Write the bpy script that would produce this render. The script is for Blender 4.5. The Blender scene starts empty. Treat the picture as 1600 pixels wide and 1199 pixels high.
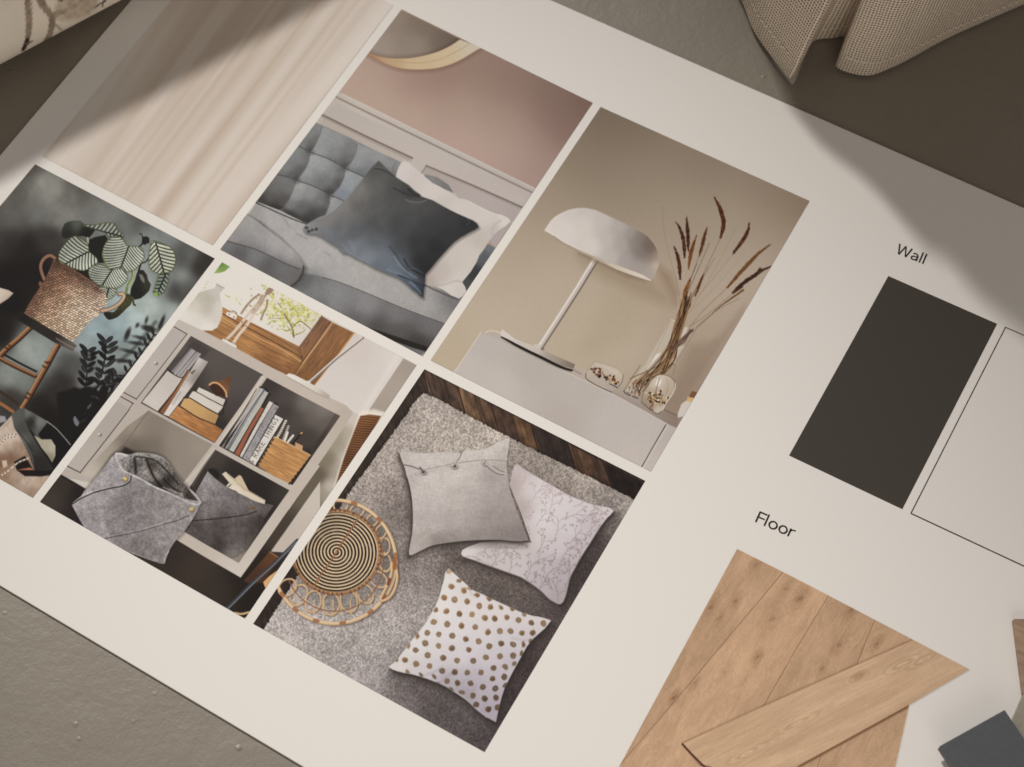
import bpy, bmesh, math, random
import numpy as np
from mathutils import Matrix, Vector

scene = bpy.context.scene
COL = scene.collection

# ------------------------------------------------------------------ camera
S = 0.1                                   # one layout unit (width of the lamp picture) in metres
FPX = 2869.81                             # focal length in photograph pixels (1600 x 1199)
CAM_POS = np.array([3.82397, -4.38702, 6.55293]) * S
ROTV = np.array([-3.4797, -0.9297, 0.1886])
PW, PH = 1600, 1199


def _rot(a):
    th = np.linalg.norm(a)
    k = a / th
    K = np.array([[0, -k[2], k[1]], [k[2], 0, -k[0]], [-k[1], k[0], 0]])
    return np.eye(3) + math.sin(th) * K + (1 - math.cos(th)) * K @ K


RC = _rot(ROTV)


def ground(px, py, z=0.0):
    """photograph pixel -> point at height z above the top of the board (metres)"""
    d = RC.T @ np.array([(px - PW / 2) / FPX, (py - PH / 2) / FPX, 1.0])
    s = (z - CAM_POS[2]) / d[2]
    return CAM_POS + s * d


def to_pixel(P):
    """points (...,3) -> photograph pixels"""
    c = (np.asarray(P) - CAM_POS) @ RC.T
    return PW / 2 + FPX * c[..., 0] / c[..., 2], PH / 2 + FPX * c[..., 1] / c[..., 2]


cam_data = bpy.data.cameras.new('camera')
cam = bpy.data.objects.new('camera', cam_data)
COL.objects.link(cam)
scene.camera = cam
cam_data.sensor_width = 36.0
cam_data.lens = FPX / PW * 36.0
cam_data.clip_start = 0.01
cam_data.clip_end = 50.0
M = Matrix.Identity(4)
right, up, back = RC.T @ [1, 0, 0], RC.T @ [0, -1, 0], -(RC.T @ [0, 0, 1])
for i in range(3):
    M[i][0], M[i][1], M[i][2], M[i][3] = right[i], up[i], back[i], CAM_POS[i]
cam.matrix_world = M
cam_data.dof.use_dof = True
cam_data.dof.focus_distance = float(np.dot(ground(840, 690) - CAM_POS, RC.T @ [0, 0, 1]))
cam_data.dof.aperture_fstop = 13.0

# ------------------------------------------------------------------ world, lamp, exposure
world = bpy.data.worlds.new('World')
scene.world = world
world.use_nodes = True
bg = world.node_tree.nodes['Background']
bg.inputs['Color'].default_value = (1.0, 0.905, 0.80, 1)
bg.inputs['Strength'].default_value = 0.195

lamp_data = bpy.data.lights.new('studio_lamp', 'SPOT')
lamp = bpy.data.objects.new('studio_lamp', lamp_data)
COL.objects.link(lamp)
LAMP_DIR = Vector((-0.52, 0.42, 0.62)).normalized()       # from the board towards the lamp
AIM = Vector(ground(640, 965))
lamp.location = AIM + LAMP_DIR * 3.6
lamp.rotation_euler = (-LAMP_DIR).to_track_quat('-Z', 'Y').to_euler()
lamp_data.energy = 518.0
lamp_data.color = (1.0, 0.94, 0.88)
lamp_data.shadow_soft_size = 0.20
lamp_data.spot_size = math.radians(13.2)
lamp_data.spot_blend = 1.0

fill_data = bpy.data.lights.new('fill_light', 'AREA')       # added fill, broad and weak, brightens the roll and cloth fronts
fill = bpy.data.objects.new('fill_light', fill_data)
COL.objects.link(fill)
FILL_DIR = Vector((0.50, -0.78, 0.42)).normalized()
fill.location = Vector(ground(800, 500)) + FILL_DIR * 2.4
fill.rotation_euler = (-FILL_DIR).to_track_quat('-Z', 'Y').to_euler()
fill_data.shape = 'RECTANGLE'
fill_data.size = 1.8
fill_data.size_y = 1.1
fill_data.energy = 13.0
fill_data.color = (1.0, 0.90, 0.80)

scene.view_settings.view_transform = 'Standard'
scene.view_settings.look = 'None'
scene.view_settings.exposure = 0.0
scene.view_settings.gamma = 1.0
scene.cycles.use_denoising = True

PAPER = (0.80, 0.785, 0.765)              # paper white
REF_WHITE = (221, 212, 203)               # that paper where the photograph lights it fully
Z_TABLE = -0.0010                         # table below the board's top face


# ------------------------------------------------------------------ helpers
def mat(name, color=(0.5, 0.46, 0.6), rough=0.6, spec=0.3):
    m = bpy.data.materials.new(name)
    m.use_nodes = True
    b = m.node_tree.nodes['Principled BSDF']
    b.inputs['Base Color'].default_value = (*color, 1)
    b.inputs['Roughness'].default_value = rough
    b.inputs['Specular IOR Level'].default_value = spec
    return m, m.node_tree, b


def N(nt, kind, **kw):
    n = nt.nodes.new(kind)
    for k, v in kw.items():
        if k in n.inputs:
            n.inputs[k].default_value = v
        else:
            setattr(n, k, v)
    return n


def mesh_obj(name, verts, faces, material, parent=None, smooth=False):
    me = bpy.data.meshes.new(name)
    me.from_pydata([tuple(map(float, v)) for v in verts], [], [tuple(map(int, f)) for f in faces])
    me.materials.append(material)
    if smooth:
        me.polygons.foreach_set('use_smooth', [True] * len(me.polygons))
    me.update()
    o = bpy.data.objects.new(name, me)
    COL.objects.link(o)
    if parent is not None:
        o.parent = parent
    return o


def slab(name, pts, z0, z1, material, parent=None, bevel=0.0):
    """extruded outline (list of xy, any winding)"""
    a = sum(pts[i][0] * pts[(i + 1) % len(pts)][1] - pts[(i + 1) % len(pts)][0] * pts[i][1] for i in range(len(pts)))
    if a < 0:
        pts = pts[::-1]
    n = len(pts)
    v = [(p[0], p[1], z0) for p in pts] + [(p[0], p[1], z1) for p in pts]
    f = [tuple(range(n - 1, -1, -1)), tuple(range(n, 2 * n))] + [(i, (i + 1) % n, n + (i + 1) % n, n + i) for i in range(n)]
    o = mesh_obj(name, v, f, material, parent)
    if bevel:
        md = o.modifiers.new('bevel', 'BEVEL')
        md.width = bevel
        md.segments = 3
        md.limit_method = 'ANGLE'
    return o


def tag(o, label=None, cat=None, group=None, kind=None):
    for k, v in (('label', label), ('category', cat), ('group', group), ('kind', kind)):
        if v:
            o[k] = v
    return o


def empty(name, loc):
    o = bpy.data.objects.new(name, None)
    o.empty_display_size = 0.02
    o.location = loc
    COL.objects.link(o)
    return o


# ------------------------------------------------------------------ table top
m_table, nt, b = mat('painted_table', (0.30, 0.275, 0.24), 0.46, 0.6)
tc = N(nt, 'ShaderNodeTexCoord')
n1 = N(nt, 'ShaderNodeTexNoise', Scale=55.0, Detail=5.0, Roughness=0.55)
n2 = N(nt, 'ShaderNodeTexNoise', Scale=420.0, Detail=3.0, Roughness=0.6)
n3 = N(nt, 'ShaderNodeTexVoronoi', Scale=150.0)
n3.inputs['Randomness'].default_value = 1.0
n4 = N(nt, 'ShaderNodeTexNoise', Scale=9.0, Detail=3.0)
for n in (n1, n2, n3, n4):
    nt.links.new(tc.outputs['Object'], n.inputs['Vector'])
pim = N(nt, 'ShaderNodeMapRange')                       # sparse paint pimples
for k, v in (('From Min', 0.20), ('From Max', 0.02), ('To Min', 0.0), ('To Max', 1.0)):
    pim.inputs[k].default_value = v
nt.links.new(n3.outputs['Distance'], pim.inputs['Value'])
gate = N(nt, 'ShaderNodeMapRange')
for k, v in (('From Min', 0.56), ('From Max', 0.66), ('To Min', 0.0), ('To Max', 1.0)):
    gate.inputs[k].default_value = v
nt.links.new(n1.outputs['Fac'], gate.inputs['Value'])
pg = N(nt, 'ShaderNodeMath', operation='MULTIPLY')
nt.links.new(pim.outputs[0], pg.inputs[0])
nt.links.new(gate.outputs[0], pg.inputs[1])
h1 = N(nt, 'ShaderNodeMath', operation='MULTIPLY_ADD')
nt.links.new(n2.outputs['Fac'], h1.inputs[0])
h1.inputs[1].default_value = 0.30
nt.links.new(pg.outputs[0], h1.inputs[2])
h2 = N(nt, 'ShaderNodeMath', operation='MULTIPLY_ADD')
nt.links.new(n1.outputs['Fac'], h2.inputs[0])
h2.inputs[1].default_value = 0.9
nt.links.new(h1.outputs[0], h2.inputs[2])
bump = N(nt, 'ShaderNodeBump', Strength=0.42, Distance=0.0012)
nt.links.new(h2.outputs[0], bump.inputs['Height'])
nt.links.new(bump.outputs[0], b.inputs['Normal'])
ramp = N(nt, 'ShaderNodeValToRGB')
ramp.color_ramp.elements[0].position = 0.3
ramp.color_ramp.elements[0].color = (0.208, 0.185, 0.152, 1)
ramp.color_ramp.elements[1].position = 0.7
ramp.color_ramp.elements[1].color = (0.234, 0.209, 0.174, 1)
nt.links.new(n4.outputs['Fac'], ramp.inputs['Fac'])
nt.links.new(ramp.outputs['Color'], b.inputs['Base Color'])
table = mesh_obj('table_top', [(-1.3, -1.5, Z_TABLE), (1.9, -1.5, Z_TABLE), (1.9, 1.1, Z_TABLE), (-1.3, 1.1, Z_TABLE)], [(0, 1, 2, 3)], m_table)
tag(table, 'grey beige painted table top with small bumps under the white board', 'table', kind='structure')

# ------------------------------------------------------------------ the board
m_paper, nt, b = mat('board_paper', PAPER, 0.62, 0.12)
tc = N(nt, 'ShaderNodeTexCoord')
n1 = N(nt, 'ShaderNodeTexNoise', Scale=900.0, Detail=2.0)
n2 = N(nt, 'ShaderNodeTexNoise', Scale=14.0, Detail=2.0)
nt.links.new(tc.outputs['Object'], n1.inputs['Vector'])
nt.links.new(tc.outputs['Object'], n2.inputs['Vector'])
ad = N(nt, 'ShaderNodeMath', operation='MULTIPLY_ADD')
nt.links.new(n2.outputs['Fac'], ad.inputs[0])
ad.inputs[1].default_value = 3.0
nt.links.new(n1.outputs['Fac'], ad.inputs[2])
bp = N(nt, 'ShaderNodeBump', Strength=0.08, Distance=0.0004)
nt.links.new(ad.outputs[0], bp.inputs['Height'])
nt.links.new(bp.outputs[0], b.inputs['Normal'])

board = empty('mood_board', (0.234 * 1, -0.135, Z_TABLE))
tag(board, 'large white interior mood board printed with pictures, swatches and the words Wall and Floor', 'mood board')
BX0, BX1 = -0.0161, 0.486


def on_board(o):
    o.parent = board
    o.matrix_parent_inverse = Matrix.Translation(-board.location)
    return o


def edge_y(x, a, c):
    return a[1] + (x - a[0]) * (c[1] - a[1]) / (c[0] - a[0])


e1, e2 = ground(860, 0), ground(1600, 325)
e3, e4 = ground(0, 915), ground(475, 1199)
e5, e6 = ground(205, 0), ground(0, 243)


def edge_x(y):
    return e5[0] + (y - e5[1]) * (e6[0] - e5[0]) / (e6[1] - e5[1])


yt0, yt1 = edge_y(BX0, e1, e2), edge_y(BX1, e1, e2)
yb0, yb1 = edge_y(BX0, e3, e4), edge_y(BX1, e3, e4)
sheet = slab('board_sheet', [(edge_x(yb0), yb0), (BX1, yb1), (BX1, yt1), (edge_x(yt0), yt0)], Z_TABLE + 0.00003, 0.0, m_paper, bevel=0.00025)
on_board(sheet)
print('board', yt0, yt1, yb0, yb1, edge_x(yb0), edge_x(yt0))


# ------------------------------------------------------------------ a small painter for flat print: colours come out per vertex
def srgb_lin(c):
    c = np.clip(c, 0, 1)
    return np.where(c <= 0.04045, c / 12.92, ((c + 0.055) / 1.055) ** 2.4)


_rng = np.random.RandomState(7)
_LAT = _rng.rand(256, 256)


def vnoise(x, y, seed=0):
    x = x + seed * 17.31
    y = y + seed * 9.77
    xi, yi = np.floor(x).astype(int), np.floor(y).astype(int)
    fx, fy = x - xi, y - yi
    fx, fy = fx * fx * (3 - 2 * fx), fy * fy * (3 - 2 * fy)
    g = lambda a, b: _LAT[a & 255, b & 255]
    return (g(xi, yi) * (1 - fx) + g(xi + 1, yi) * fx) * (1 - fy) + (g(xi, yi + 1) * (1 - fx) + g(xi + 1, yi + 1) * fx) * fy


def fbm(x, y, scale, seed=0, octs=3):
    a, t, s = 0.0, 0.0, 1.0
    for k in range(octs):
        a = a + s * vnoise(x / scale * 2 ** k, y / scale * 2 ** k, seed + 5 * k)
        t += s
        s *= 0.55
    return a / t


def T(ox, oy, s):
    """reader of point lists traced in an enlarged crop of the photograph"""
    def f(txt):
        out = []
        for w in txt.split():
            x, y = w.split(',')
            out.append((ox + float(x) / s, oy + float(y) / s))
        return out
    return f


def smooth_closed(P, n=4):
    P = np.asarray(P, float)
    a, b_, c, d = np.roll(P, 1, 0), P, np.roll(P, -1, 0), np.roll(P, -2, 0)
    t = (np.arange(n) / n)[:, None, None]
    Q = 0.5 * (2 * b_ + (c - a) * t + (2 * a - 5 * b_ + 4 * c - d) * t * t + (3 * b_ - a - 3 * c + d) * t ** 3)
    return Q.transpose(1, 0, 2).reshape(-1, 2)


def smooth_open(P, n=5):
    P = np.asarray(P, float)
    if len(P) < 3:
        return P
    E_ = np.vstack([2 * P[0] - P[1], P, 2 * P[-1] - P[-2]])
    out = []
    for i in range(len(P) - 1):
        a, b_, c, d = E_[i:i + 4]
        for t in np.arange(n) / n:
            out.append(0.5 * (2 * b_ + (c - a) * t + (2 * a - 5 * b_ + 4 * c - d) * t * t + (3 * b_ - a - 3 * c + d) * t ** 3))
    out.append(P[-1])
    return np.array(out)


class Canvas:
    def __init__(self, X, Y):
        self.X, self.Y = X, Y
        self.rgb = np.ones(X.shape + (3,))
        self.ids = np.zeros(X.shape, int)
        self.names = ['background']
        h, w = X.shape
        jj, ii = np.meshgrid(np.linspace(0, w - 1, 9).astype(int), np.linspace(0, h - 1, 9).astype(int))
        A = np.stack([X[ii, jj].ravel(), Y[ii, jj].ravel(), np.ones(81)], 1)
        self.mi = np.linalg.lstsq(A, ii.ravel().astype(float), rcond=None)[0]
        self.mj = np.linalg.lstsq(A, jj.ravel().astype(float), rcond=None)[0]
        self.mar = 4 + max(np.abs(A @ self.mi - ii.ravel()).max(), np.abs(A @ self.mj - jj.ravel()).max()) * 1.15

    def win(self, x0, x1, y0, y1):
        c = np.array([(x, y, 1) for x in (x0, x1) for y in (y0, y1)])
        i, j = c @ self.mi, c @ self.mj
        h, w = self.X.shape
        m = self.mar
        return slice(max(0, int(i.min() - m)), max(0, min(h, int(i.max() + m) + 1))), slice(max(0, int(j.min() - m)), max(0, min(w, int(j.max() + m) + 1)))

    def fill(self, c):
        self.rgb[:] = self.col(c, self.X, self.Y, .5)

    def col(self, c, x, y, tight=.6):
        if callable(c):
            return np.asarray(c(x, y)) / 255.0
        if isinstance(c, tuple):
            return np.broadcast_to(np.array(c) / 255.0, x.shape + (3,))
        num, den = 0.0, 0.0                      # scattered colours, blended by distance
        q = np.array([p for p, _ in c], float)
        dd = np.hypot(q[:, None, 0] - q[None, :, 0], q[:, None, 1] - q[None, :, 1]) + 1e9 * np.eye(len(q))
        eps = (tight * dd.min(1).mean()) ** 2 if len(q) > 1 else 30.0
        for (px, py), rgb in c:
            w = 1.0 / ((x - px) ** 2 + (y - py) ** 2 + eps) ** 2.0
            num = num + w[..., None] * (np.array(rgb) / 255.0)
            den = den + w
        return num / den[..., None]

    def put(self, sl, cov, c, name=None, mode='mix'):
        if not cov.any():
            return
        x, y = self.X[sl], self.Y[sl]
        k = cov[..., None]
        if mode == 'mul':
            self.rgb[sl] *= 1 + k * (self.col(c, x, y) - 1)
        else:
            self.rgb[sl] = self.rgb[sl] * (1 - k) + self.col(c, x, y) * k
        if name:
            if name not in self.names:
                self.names.append(name)
            self.ids[sl][cov > 0.5] = self.names.index(name)

    def mask(self, prefix):
        return np.isin(self.ids, [k for k, n in enumerate(self.names) if n.split('#')[0] == prefix]) * 1.0

    def sdf(self, P, sl):
        x, y = self.X[sl], self.Y[sl]
        d = np.full(x.shape, 1e12)
        s = np.ones(x.shape, bool)
        n = len(P)
        for i in range(n):
            ax_, ay = P[i]
            bx, by = P[i - 1]
            ex, ey = bx - ax_, by - ay
            wx, wy = x - ax_, y - ay
            h = np.clip((wx * ex + wy * ey) / (ex * ex + ey * ey + 1e-12), 0, 1)
            d = np.minimum(d, (wx - ex * h) ** 2 + (wy - ey * h) ** 2)
            c1, c2, c3 = y >= ay, y < by, ex * wy > ey * wx
            s ^= (c1 & c2 & c3) | (~c1 & ~c2 & ~c3)
        return np.where(s, 1, -1) * np.sqrt(d)

    def poly(self, P, c, name=None, soft=1.0, alpha=1.0, sm=False, mode='mix', jag=0, jscale=3, clip=None, grow=0):
        if sm:
            P = smooth_closed(P)
        P = np.asarray(P, float)
        m = soft + jag + grow + 1
        sl = self.win(P[:, 0].min() - m, P[:, 0].max() + m, P[:, 1].min() - m, P[:, 1].max() + m)
        if sl[0].stop <= sl[0].start or sl[1].stop <= sl[1].start:
            return
        d = self.sdf(P, sl) - grow
        if jag:
            d = d + jag * (fbm(self.X[sl], self.Y[sl], jscale, 3) - 0.5) * 2
        cov = np.clip(0.5 - d / soft, 0, 1) * alpha
        if soft > 3:
            cov = cov * cov * (3 - 2 * cov) if alpha == 1 else cov
        if clip is not None:
            cov = cov * clip[sl]
        self.put(sl, cov, c, name, mode)

    def cover(self, P, soft=1.0, sm=False):
        if sm:
            P = smooth_closed(P)
        P = np.asarray(P, float)
        return np.clip(0.5 - self.sdf(P, (slice(None), slice(None))) / soft, 0, 1)

    def stroke(self, P, w, c, w1=None, soft=1.0, alpha=1.0, name=None, sm=True, prof=None, mode='mix', jag=0, clip=None):
        P = smooth_open(P) if sm and len(P) > 2 else np.asarray(P, float)
        w1 = w if w1 is None else w1
        m = max(w, w1) + soft + 1 + jag
        sl = self.win(P[:, 0].min() - m, P[:, 0].max() + m, P[:, 1].min() - m, P[:, 1].max() + m)
        if sl[0].stop <= sl[0].start or sl[1].stop <= sl[1].start:
            return
        x, y = self.X[sl], self.Y[sl]
        L = np.concatenate([[0], np.cumsum(np.hypot(*np.diff(P, axis=0).T))])
        best = np.full(x.shape, 1e9)
        for i in range(len(P) - 1):
            ax_, ay = P[i]
            ex, ey = P[i + 1] - P[i]
            h = np.clip(((x - ax_) * ex + (y - ay) * ey) / (ex * ex + ey * ey + 1e-12), 0, 1)
            d = np.hypot(x - ax_ - ex * h, y - ay - ey * h)
            t = (L[i] + h * (L[i + 1] - L[i])) / (L[-1] + 1e-9)
            ww = w + (w1 - w) * t if prof is None else w * np.interp(t, np.linspace(0, 1, len(prof)), prof)
            best = np.minimum(best, d - ww / 2)
        if jag:
            best = best + jag * (fbm(x, y, 2.2, 5) - 0.5) * 2
        cov = np.clip(0.5 - best / soft, 0, 1) * alpha
        if clip is not None:
            cov = cov * clip[sl]
        self.put(sl, cov, c, name, mode)

    def ell(self, cx, cy, rx, ry, c, rot=0.0, soft=1.0, alpha=1.0, name=None, ring=None, mode='mix', jag=0, clip=None):
        m = max(rx, ry) + soft + 2
        sl = self.win(cx - m, cx + m, cy - m, cy + m)
        if sl[0].stop <= sl[0].start or sl[1].stop <= sl[1].start:
            return
        x, y = self.X[sl] - cx, self.Y[sl] - cy
        ca, sa = math.cos(rot), math.sin(rot)
        r = np.hypot((x * ca + y * sa) / rx, (-x * sa + y * ca) / ry)
        d = (r - 1) * min(rx, ry)
        if jag:
            d = d + jag * (fbm(self.X[sl], self.Y[sl], 2.5, 4) - 0.5) * 2
        if ring:
            d = np.abs(d) - ring / 2
        cov = np.clip(0.5 - d / soft, 0, 1) * alpha
        if clip is not None:
            cov = cov * clip[sl]
        self.put(sl, cov, c, name, mode)

    def grain(self, amp, scale, seed=0, mask=None, octs=2):
        g = 1 + amp * (fbm(self.X, self.Y, scale, seed, octs) - 0.5) * 2
        if mask is not None:
            g = 1 + (g - 1) * mask
        self.rgb *= g[..., None]


# ------------------------------------------------------------------ picture: sofa with cushions
def soft_fill(c, pts):
    c.rgb[:] = c.col(pts, c.X, c.Y, 1.15)


def paint_sofa(c):
    A, B, D, E_ = T(560, 0, 4.0), T(340, 160, 2.998), T(390, 180, 6.312), T(460, 230, 4.444)
    soft_fill(c, [((590, 108), (176, 150, 136)), ((565, 135), (184, 158, 143)), ((640, 125), (160, 132, 118)), ((670, 118), (152, 124, 111)), ((700, 110), (148, 121, 108)),
            ((760, 120), (150, 124, 111)), ((800, 130), (143, 117, 105)), ((860, 145), (132, 107, 96)), ((915, 165), (118, 94, 84)), ((890, 200), (134, 108, 98)),
            ((720, 170), (174, 149, 134)), ((780, 190), (168, 144, 130)), ((650, 180), (186, 161, 146)), ((720, 225), (186, 159, 146)), ((600, 160), (186, 162, 147)),
            ((800, 250), (178, 151, 140)), ((850, 260), (160, 133, 123)), ((840, 285), (168, 141, 131)), ((760, 235), (180, 155, 142))])
    # mirror with a pale ring
    c.poly(A('265,62 640,250 630,262 570,300 480,340 350,370 240,375 150,365 60,340 40,300'),
           [((590, 70), (158, 142, 130)), ((610, 30), (146, 129, 116)), ((650, 70), (148, 133, 120)), ((690, 60), (118, 103, 90)), ((710, 62), (104, 90, 78)), ((660, 40), (128, 112, 99))], 'printed_mirror')
    ring = [tuple(p) for p in smooth_open(A('30,312 66,331 150,358 240,367 350,361 480,330 570,290 634,248'), 8)] + [tuple(p) for p in smooth_open(A('770,296 745,312 620,385 500,425 370,437 250,427 150,392 66,347 20,322'), 8)]
    c.poly(ring, (120, 84, 64), soft=9, alpha=.35, mode='mul', grow=3)
    c.poly(ring, [((580, 86), (168, 128, 100)), ((605, 98), (190, 160, 124)), ((650, 100), (203, 178, 142)), ((700, 88), (206, 183, 150)), ((735, 76), (206, 192, 170))], 'printed_mirror')
    c.stroke(A('230,385 360,395 480,380 590,335 690,278'), 1.2, (176, 148, 112), alpha=.75)
    c.stroke(A('66,340 150,390 250,426 370,437 500,427 620,386 745,313'), 1.2, (150, 112, 84), alpha=.6, soft=1.5)
    # panelled wainscot
    c.poly(A('-100,585 0,633 550,905 1110,1180 1110,1400 -700,1400 -700,400'), [((560, 175), (196, 184, 174)), ((700, 250), (190, 179, 171)), ((820, 310), (184, 172, 165)), ((540, 190), (182, 170, 160)), ((700, 270), (186, 175, 167))], 'printed_wall_panel')
    c.stroke(A('-100,590 0,638 550,910 1110,1184'), 1.6, (206, 193, 182), alpha=.7, soft=1.5)
    c.stroke(A('-140,606 0,676 560,950 1110,1216'), 2.4, (132, 118, 108), soft=2.2)
    c.poly(B('560,5 1440,440 1425,485 965,290 905,255 500,60'), [((520, 165), (182, 171, 161)), ((640, 225), (190, 178, 169)), ((800, 300), (186, 174, 168))])
    c.poly(B('495,70 905,262 880,290 700,240 480,120'), [((520, 195), (178, 165, 154)), ((620, 245), (182, 170, 160))])
    c.stroke(B('470,48 500,64 700,162 912,262'), 2.6, (108, 94, 84), soft=2)
    c.stroke(B('470,54 500,72 700,172 905,272'), 2.2, (152, 137, 126), soft=2.2, alpha=.8)
    c.poly(B('978,298 1425,492 1300,680 1110,425 955,330'), [((680, 270), (172, 158, 150)), ((760, 310), (178, 165, 160)), ((790, 360), (170, 156, 152))])
    c.stroke(B('955,332 978,298'), 2, (142, 128, 118), soft=1.5)
    c.stroke(B('978,298 1200,392 1430,494'), 2.6, (112, 98, 90), soft=2)
    c.stroke(B('985,306 1200,400 1420,500'), 2.2, (158, 144, 136), soft=2, alpha=.7)
    # buttoned back
    back = D('640,70 700,92 850,160 1000,228 1140,300 1280,368 1400,420 1490,465 1440,610 1300,900 700,1100 560,1075 250,950 60,870 0,800 300,500')
    c.poly(back, (132, 130, 127), 'printed_sofa', soft=1.4)
    cells = [
        ('600,60 690,92 716,112 690,200 640,310 597,365 485,305', [((600, 180), (128, 126, 122)), ((520, 290), (122, 119, 115)), ((690, 130), (132, 129, 125)), ((660, 240), (98, 94, 90)), ((600, 345), (62, 57, 53))]),
        ('716,112 1000,230 1062,288 1046,380 1000,470 940,525 850,470 750,420 597,365 640,310 690,200', [((720, 180), (152, 150, 147)), ((700, 330), (150, 148, 146)), ((850, 260), (146, 143, 140)), ((850, 400), (132, 130, 127)), ((1030, 340), (118, 115, 112)), ((1000, 430), (100, 97, 94)), ((935, 500), (58, 55, 52)), ((860, 455), (92, 90, 88))]),
        ('1062,288 1280,368 1490,465 1440,610 1125,608 1030,570 940,525 1000,470 1046,380', [((1110, 340), (152, 148, 146)), ((1080, 460), (146, 144, 143)), ((1250, 420), (150, 146, 143)), ((1400, 480), (142, 137, 134)), ((1100, 580), (98, 98, 99)), ((1200, 520), (118, 116, 116)), ((1420, 570), (112, 107, 103))]),
        ('485,305 597,365 585,450 550,530 490,620 465,645 370,610 270,583', [((450, 380), (126, 124, 120)), ((370, 520), (120, 118, 115)), ((490, 420), (122, 119, 116)), ((560, 420), (104, 100, 96)), ((520, 560), (78, 73, 70)), ((465, 630), (58, 53, 50)), ((400, 590), (84, 80, 77))]),
        ('597,365 750,420 850,470 940,525 930,620 890,700 830,770 790,790 700,735 600,690 465,645 550,530 585,450', [((640, 420), (166, 163, 158)), ((560, 560), (156, 154, 151)), ((720, 490), (156, 153, 150)), ((800, 560), (132, 130, 128)), ((900, 560), (104, 101, 99)), ((880, 680), (66, 63, 61)), ((780, 770), (42, 39, 37)), ((700, 690), (100, 98, 97)), ((600, 650), (126, 124, 122)), ((760, 640), (112, 110, 109))]),
        ('940,525 1125,608 925,845 860,815 790,790 830,770 890,700 930,620', [((980, 570), (160, 158, 155)), ((1060, 610), (140, 140, 140)), ((960, 680), (150, 151, 152)), ((920, 780), (122, 126, 134)), ((850, 790), (128, 128, 130))]),
        ('270,583 370,610 465,645 435,720 400,810 345,920 250,945 60,865', [((330, 640), (108, 103, 99)), ((250, 720), (98, 93, 89)), ((400, 700), (104, 100, 97)), ((200, 800), (74, 69, 65)), ((330, 850), (66, 61, 58)), ((130, 850), (34, 29, 26)), ((260, 920), (24, 20, 18))]),
        ('465,645 600,690 700,735 790,790 790,870 750,985 680,1010 560,1075 400,1010 320,935 400,810 435,720', [((490, 690), (166, 162, 157)), ((450, 780), (150, 146, 142)), ((600, 760), (138, 135, 131)), ((700, 850), (110, 107, 104)), ((770, 850), (78, 75, 72)), ((400, 890), (116, 113, 110)), ((520, 920), (84, 81, 78)), ((720, 960), (58, 55, 53)), ((560, 1040), (26, 23, 22)), ((400, 980), (40, 37, 35)), ((640, 1000), (40, 37, 36))]),
        ('790,790 860,815 925,845 880,900 830,945 745,990 790,870', [((820, 840), (156, 153, 149)), ((880, 860), (138, 138, 138)), ((790, 950), (142, 139, 136))])]
    for pts, cols in cells:
        c.poly(D(pts), [((390 + x / 6.312, 180 + y / 6.312), q) for (x, y), q in cols], 'printed_sofa', soft=2.0)
    for pts in ('485,305 597,365 750,420 850,470 940,525 1030,565 1125,608', '270,583 370,610 465,645 600,690 700,735 790,790 860,815 925,845'):
        c.stroke(D(pts), 1.5, (44, 42, 41), soft=1.2, alpha=.85)
    for pts in ('716,112 690,200 640,310 597,365', '597,365 585,450 550,530 490,620 465,645', '465,645 435,720 400,810 345,920', '1062,288 1046,380 1000,470 940,525', '940,525 930,620 890,700 830,770 790,790', '790,790 790,870 750,980'):
        c.stroke(D(pts), 1.1, (62, 58, 55), soft=1.6, alpha=.6)
    for x, y in ((597, 365), (940, 525), (465, 645), (790, 790)):
        c.ell(390 + x / 6.312, 180 + y / 6.312, 6, 5, (50, 45, 43), soft=6, alpha=.5)
    c.stroke(D('1440,470 1410,530 1425,600'), 2, (100, 94, 90), soft=3, alpha=.6)
    bk_ = (c.cover(back, 1.5) * c.mask('printed_sofa'))[..., None]
    c.rgb[:] = c.rgb * (1 - bk_) + bk_ * (c.rgb * .80 + .105)
    for pts in ('60,868 250,950 400,1012 560,1072', '200,890 330,940 470,1010'):
        c.stroke(D(pts), 5, (34, 30, 28), soft=9, alpha=.55, clip=bk_[..., 0])
    c.poly(E_('905,188 990,208 1070,262 1105,318 960,262 900,215'), [((670, 280), (132, 126, 123)), ((705, 297), (116, 110, 108))], 'printed_sofa', soft=1.3)
    # seat
    c.poly(B('150,520 187,466 290,506 400,560 700,700 1000,830 1170,900 1060,1100 985,1170 940,1190 -60,760 10,690'),
           [((425, 330), (172, 164, 158)), ((460, 350), (168, 160, 154)), ((400, 325), (150, 143, 138)), ((500, 395), (174, 166, 160)), ((470, 400), (170, 162, 156)), ((560, 420), (170, 162, 155)), ((620, 450), (164, 156, 150)), ((660, 480), (160, 152, 146)), ((690, 505), (144, 137, 132)), ((715, 470), (112, 108, 106)), ((480, 445), (120, 116, 114)), ((540, 420), (168, 160, 154))], 'printed_sofa', soft=1.4)
    seam = '470,812 490,820 560,840 640,870 740,912 850,958 960,1000 1065,1038'
    c.poly(B(seam + ' 1020,1130 985,1165 850,1110 700,1060 520,960 350,862 400,800'),
           [((490, 455), (126, 122, 121)), ((520, 465), (134, 129, 128)), ((570, 478), (134, 129, 127)), ((620, 492), (116, 111, 109)), ((670, 505), (106, 101, 99)), ((500, 480), (96, 92, 91)), ((560, 500), (92, 88, 86)), ((620, 518), (78, 74, 72)), ((650, 540), (54, 50, 48)), ((475, 440), (88, 85, 84)), ((590, 515), (70, 66, 64))], 'printed_sofa', soft=4)
    c.stroke(B('490,820 560,840 640,870 740,912 850,958 960,1000 1065,1038'), 1.2, (62, 58, 56), soft=1.2, alpha=.85)
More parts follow.
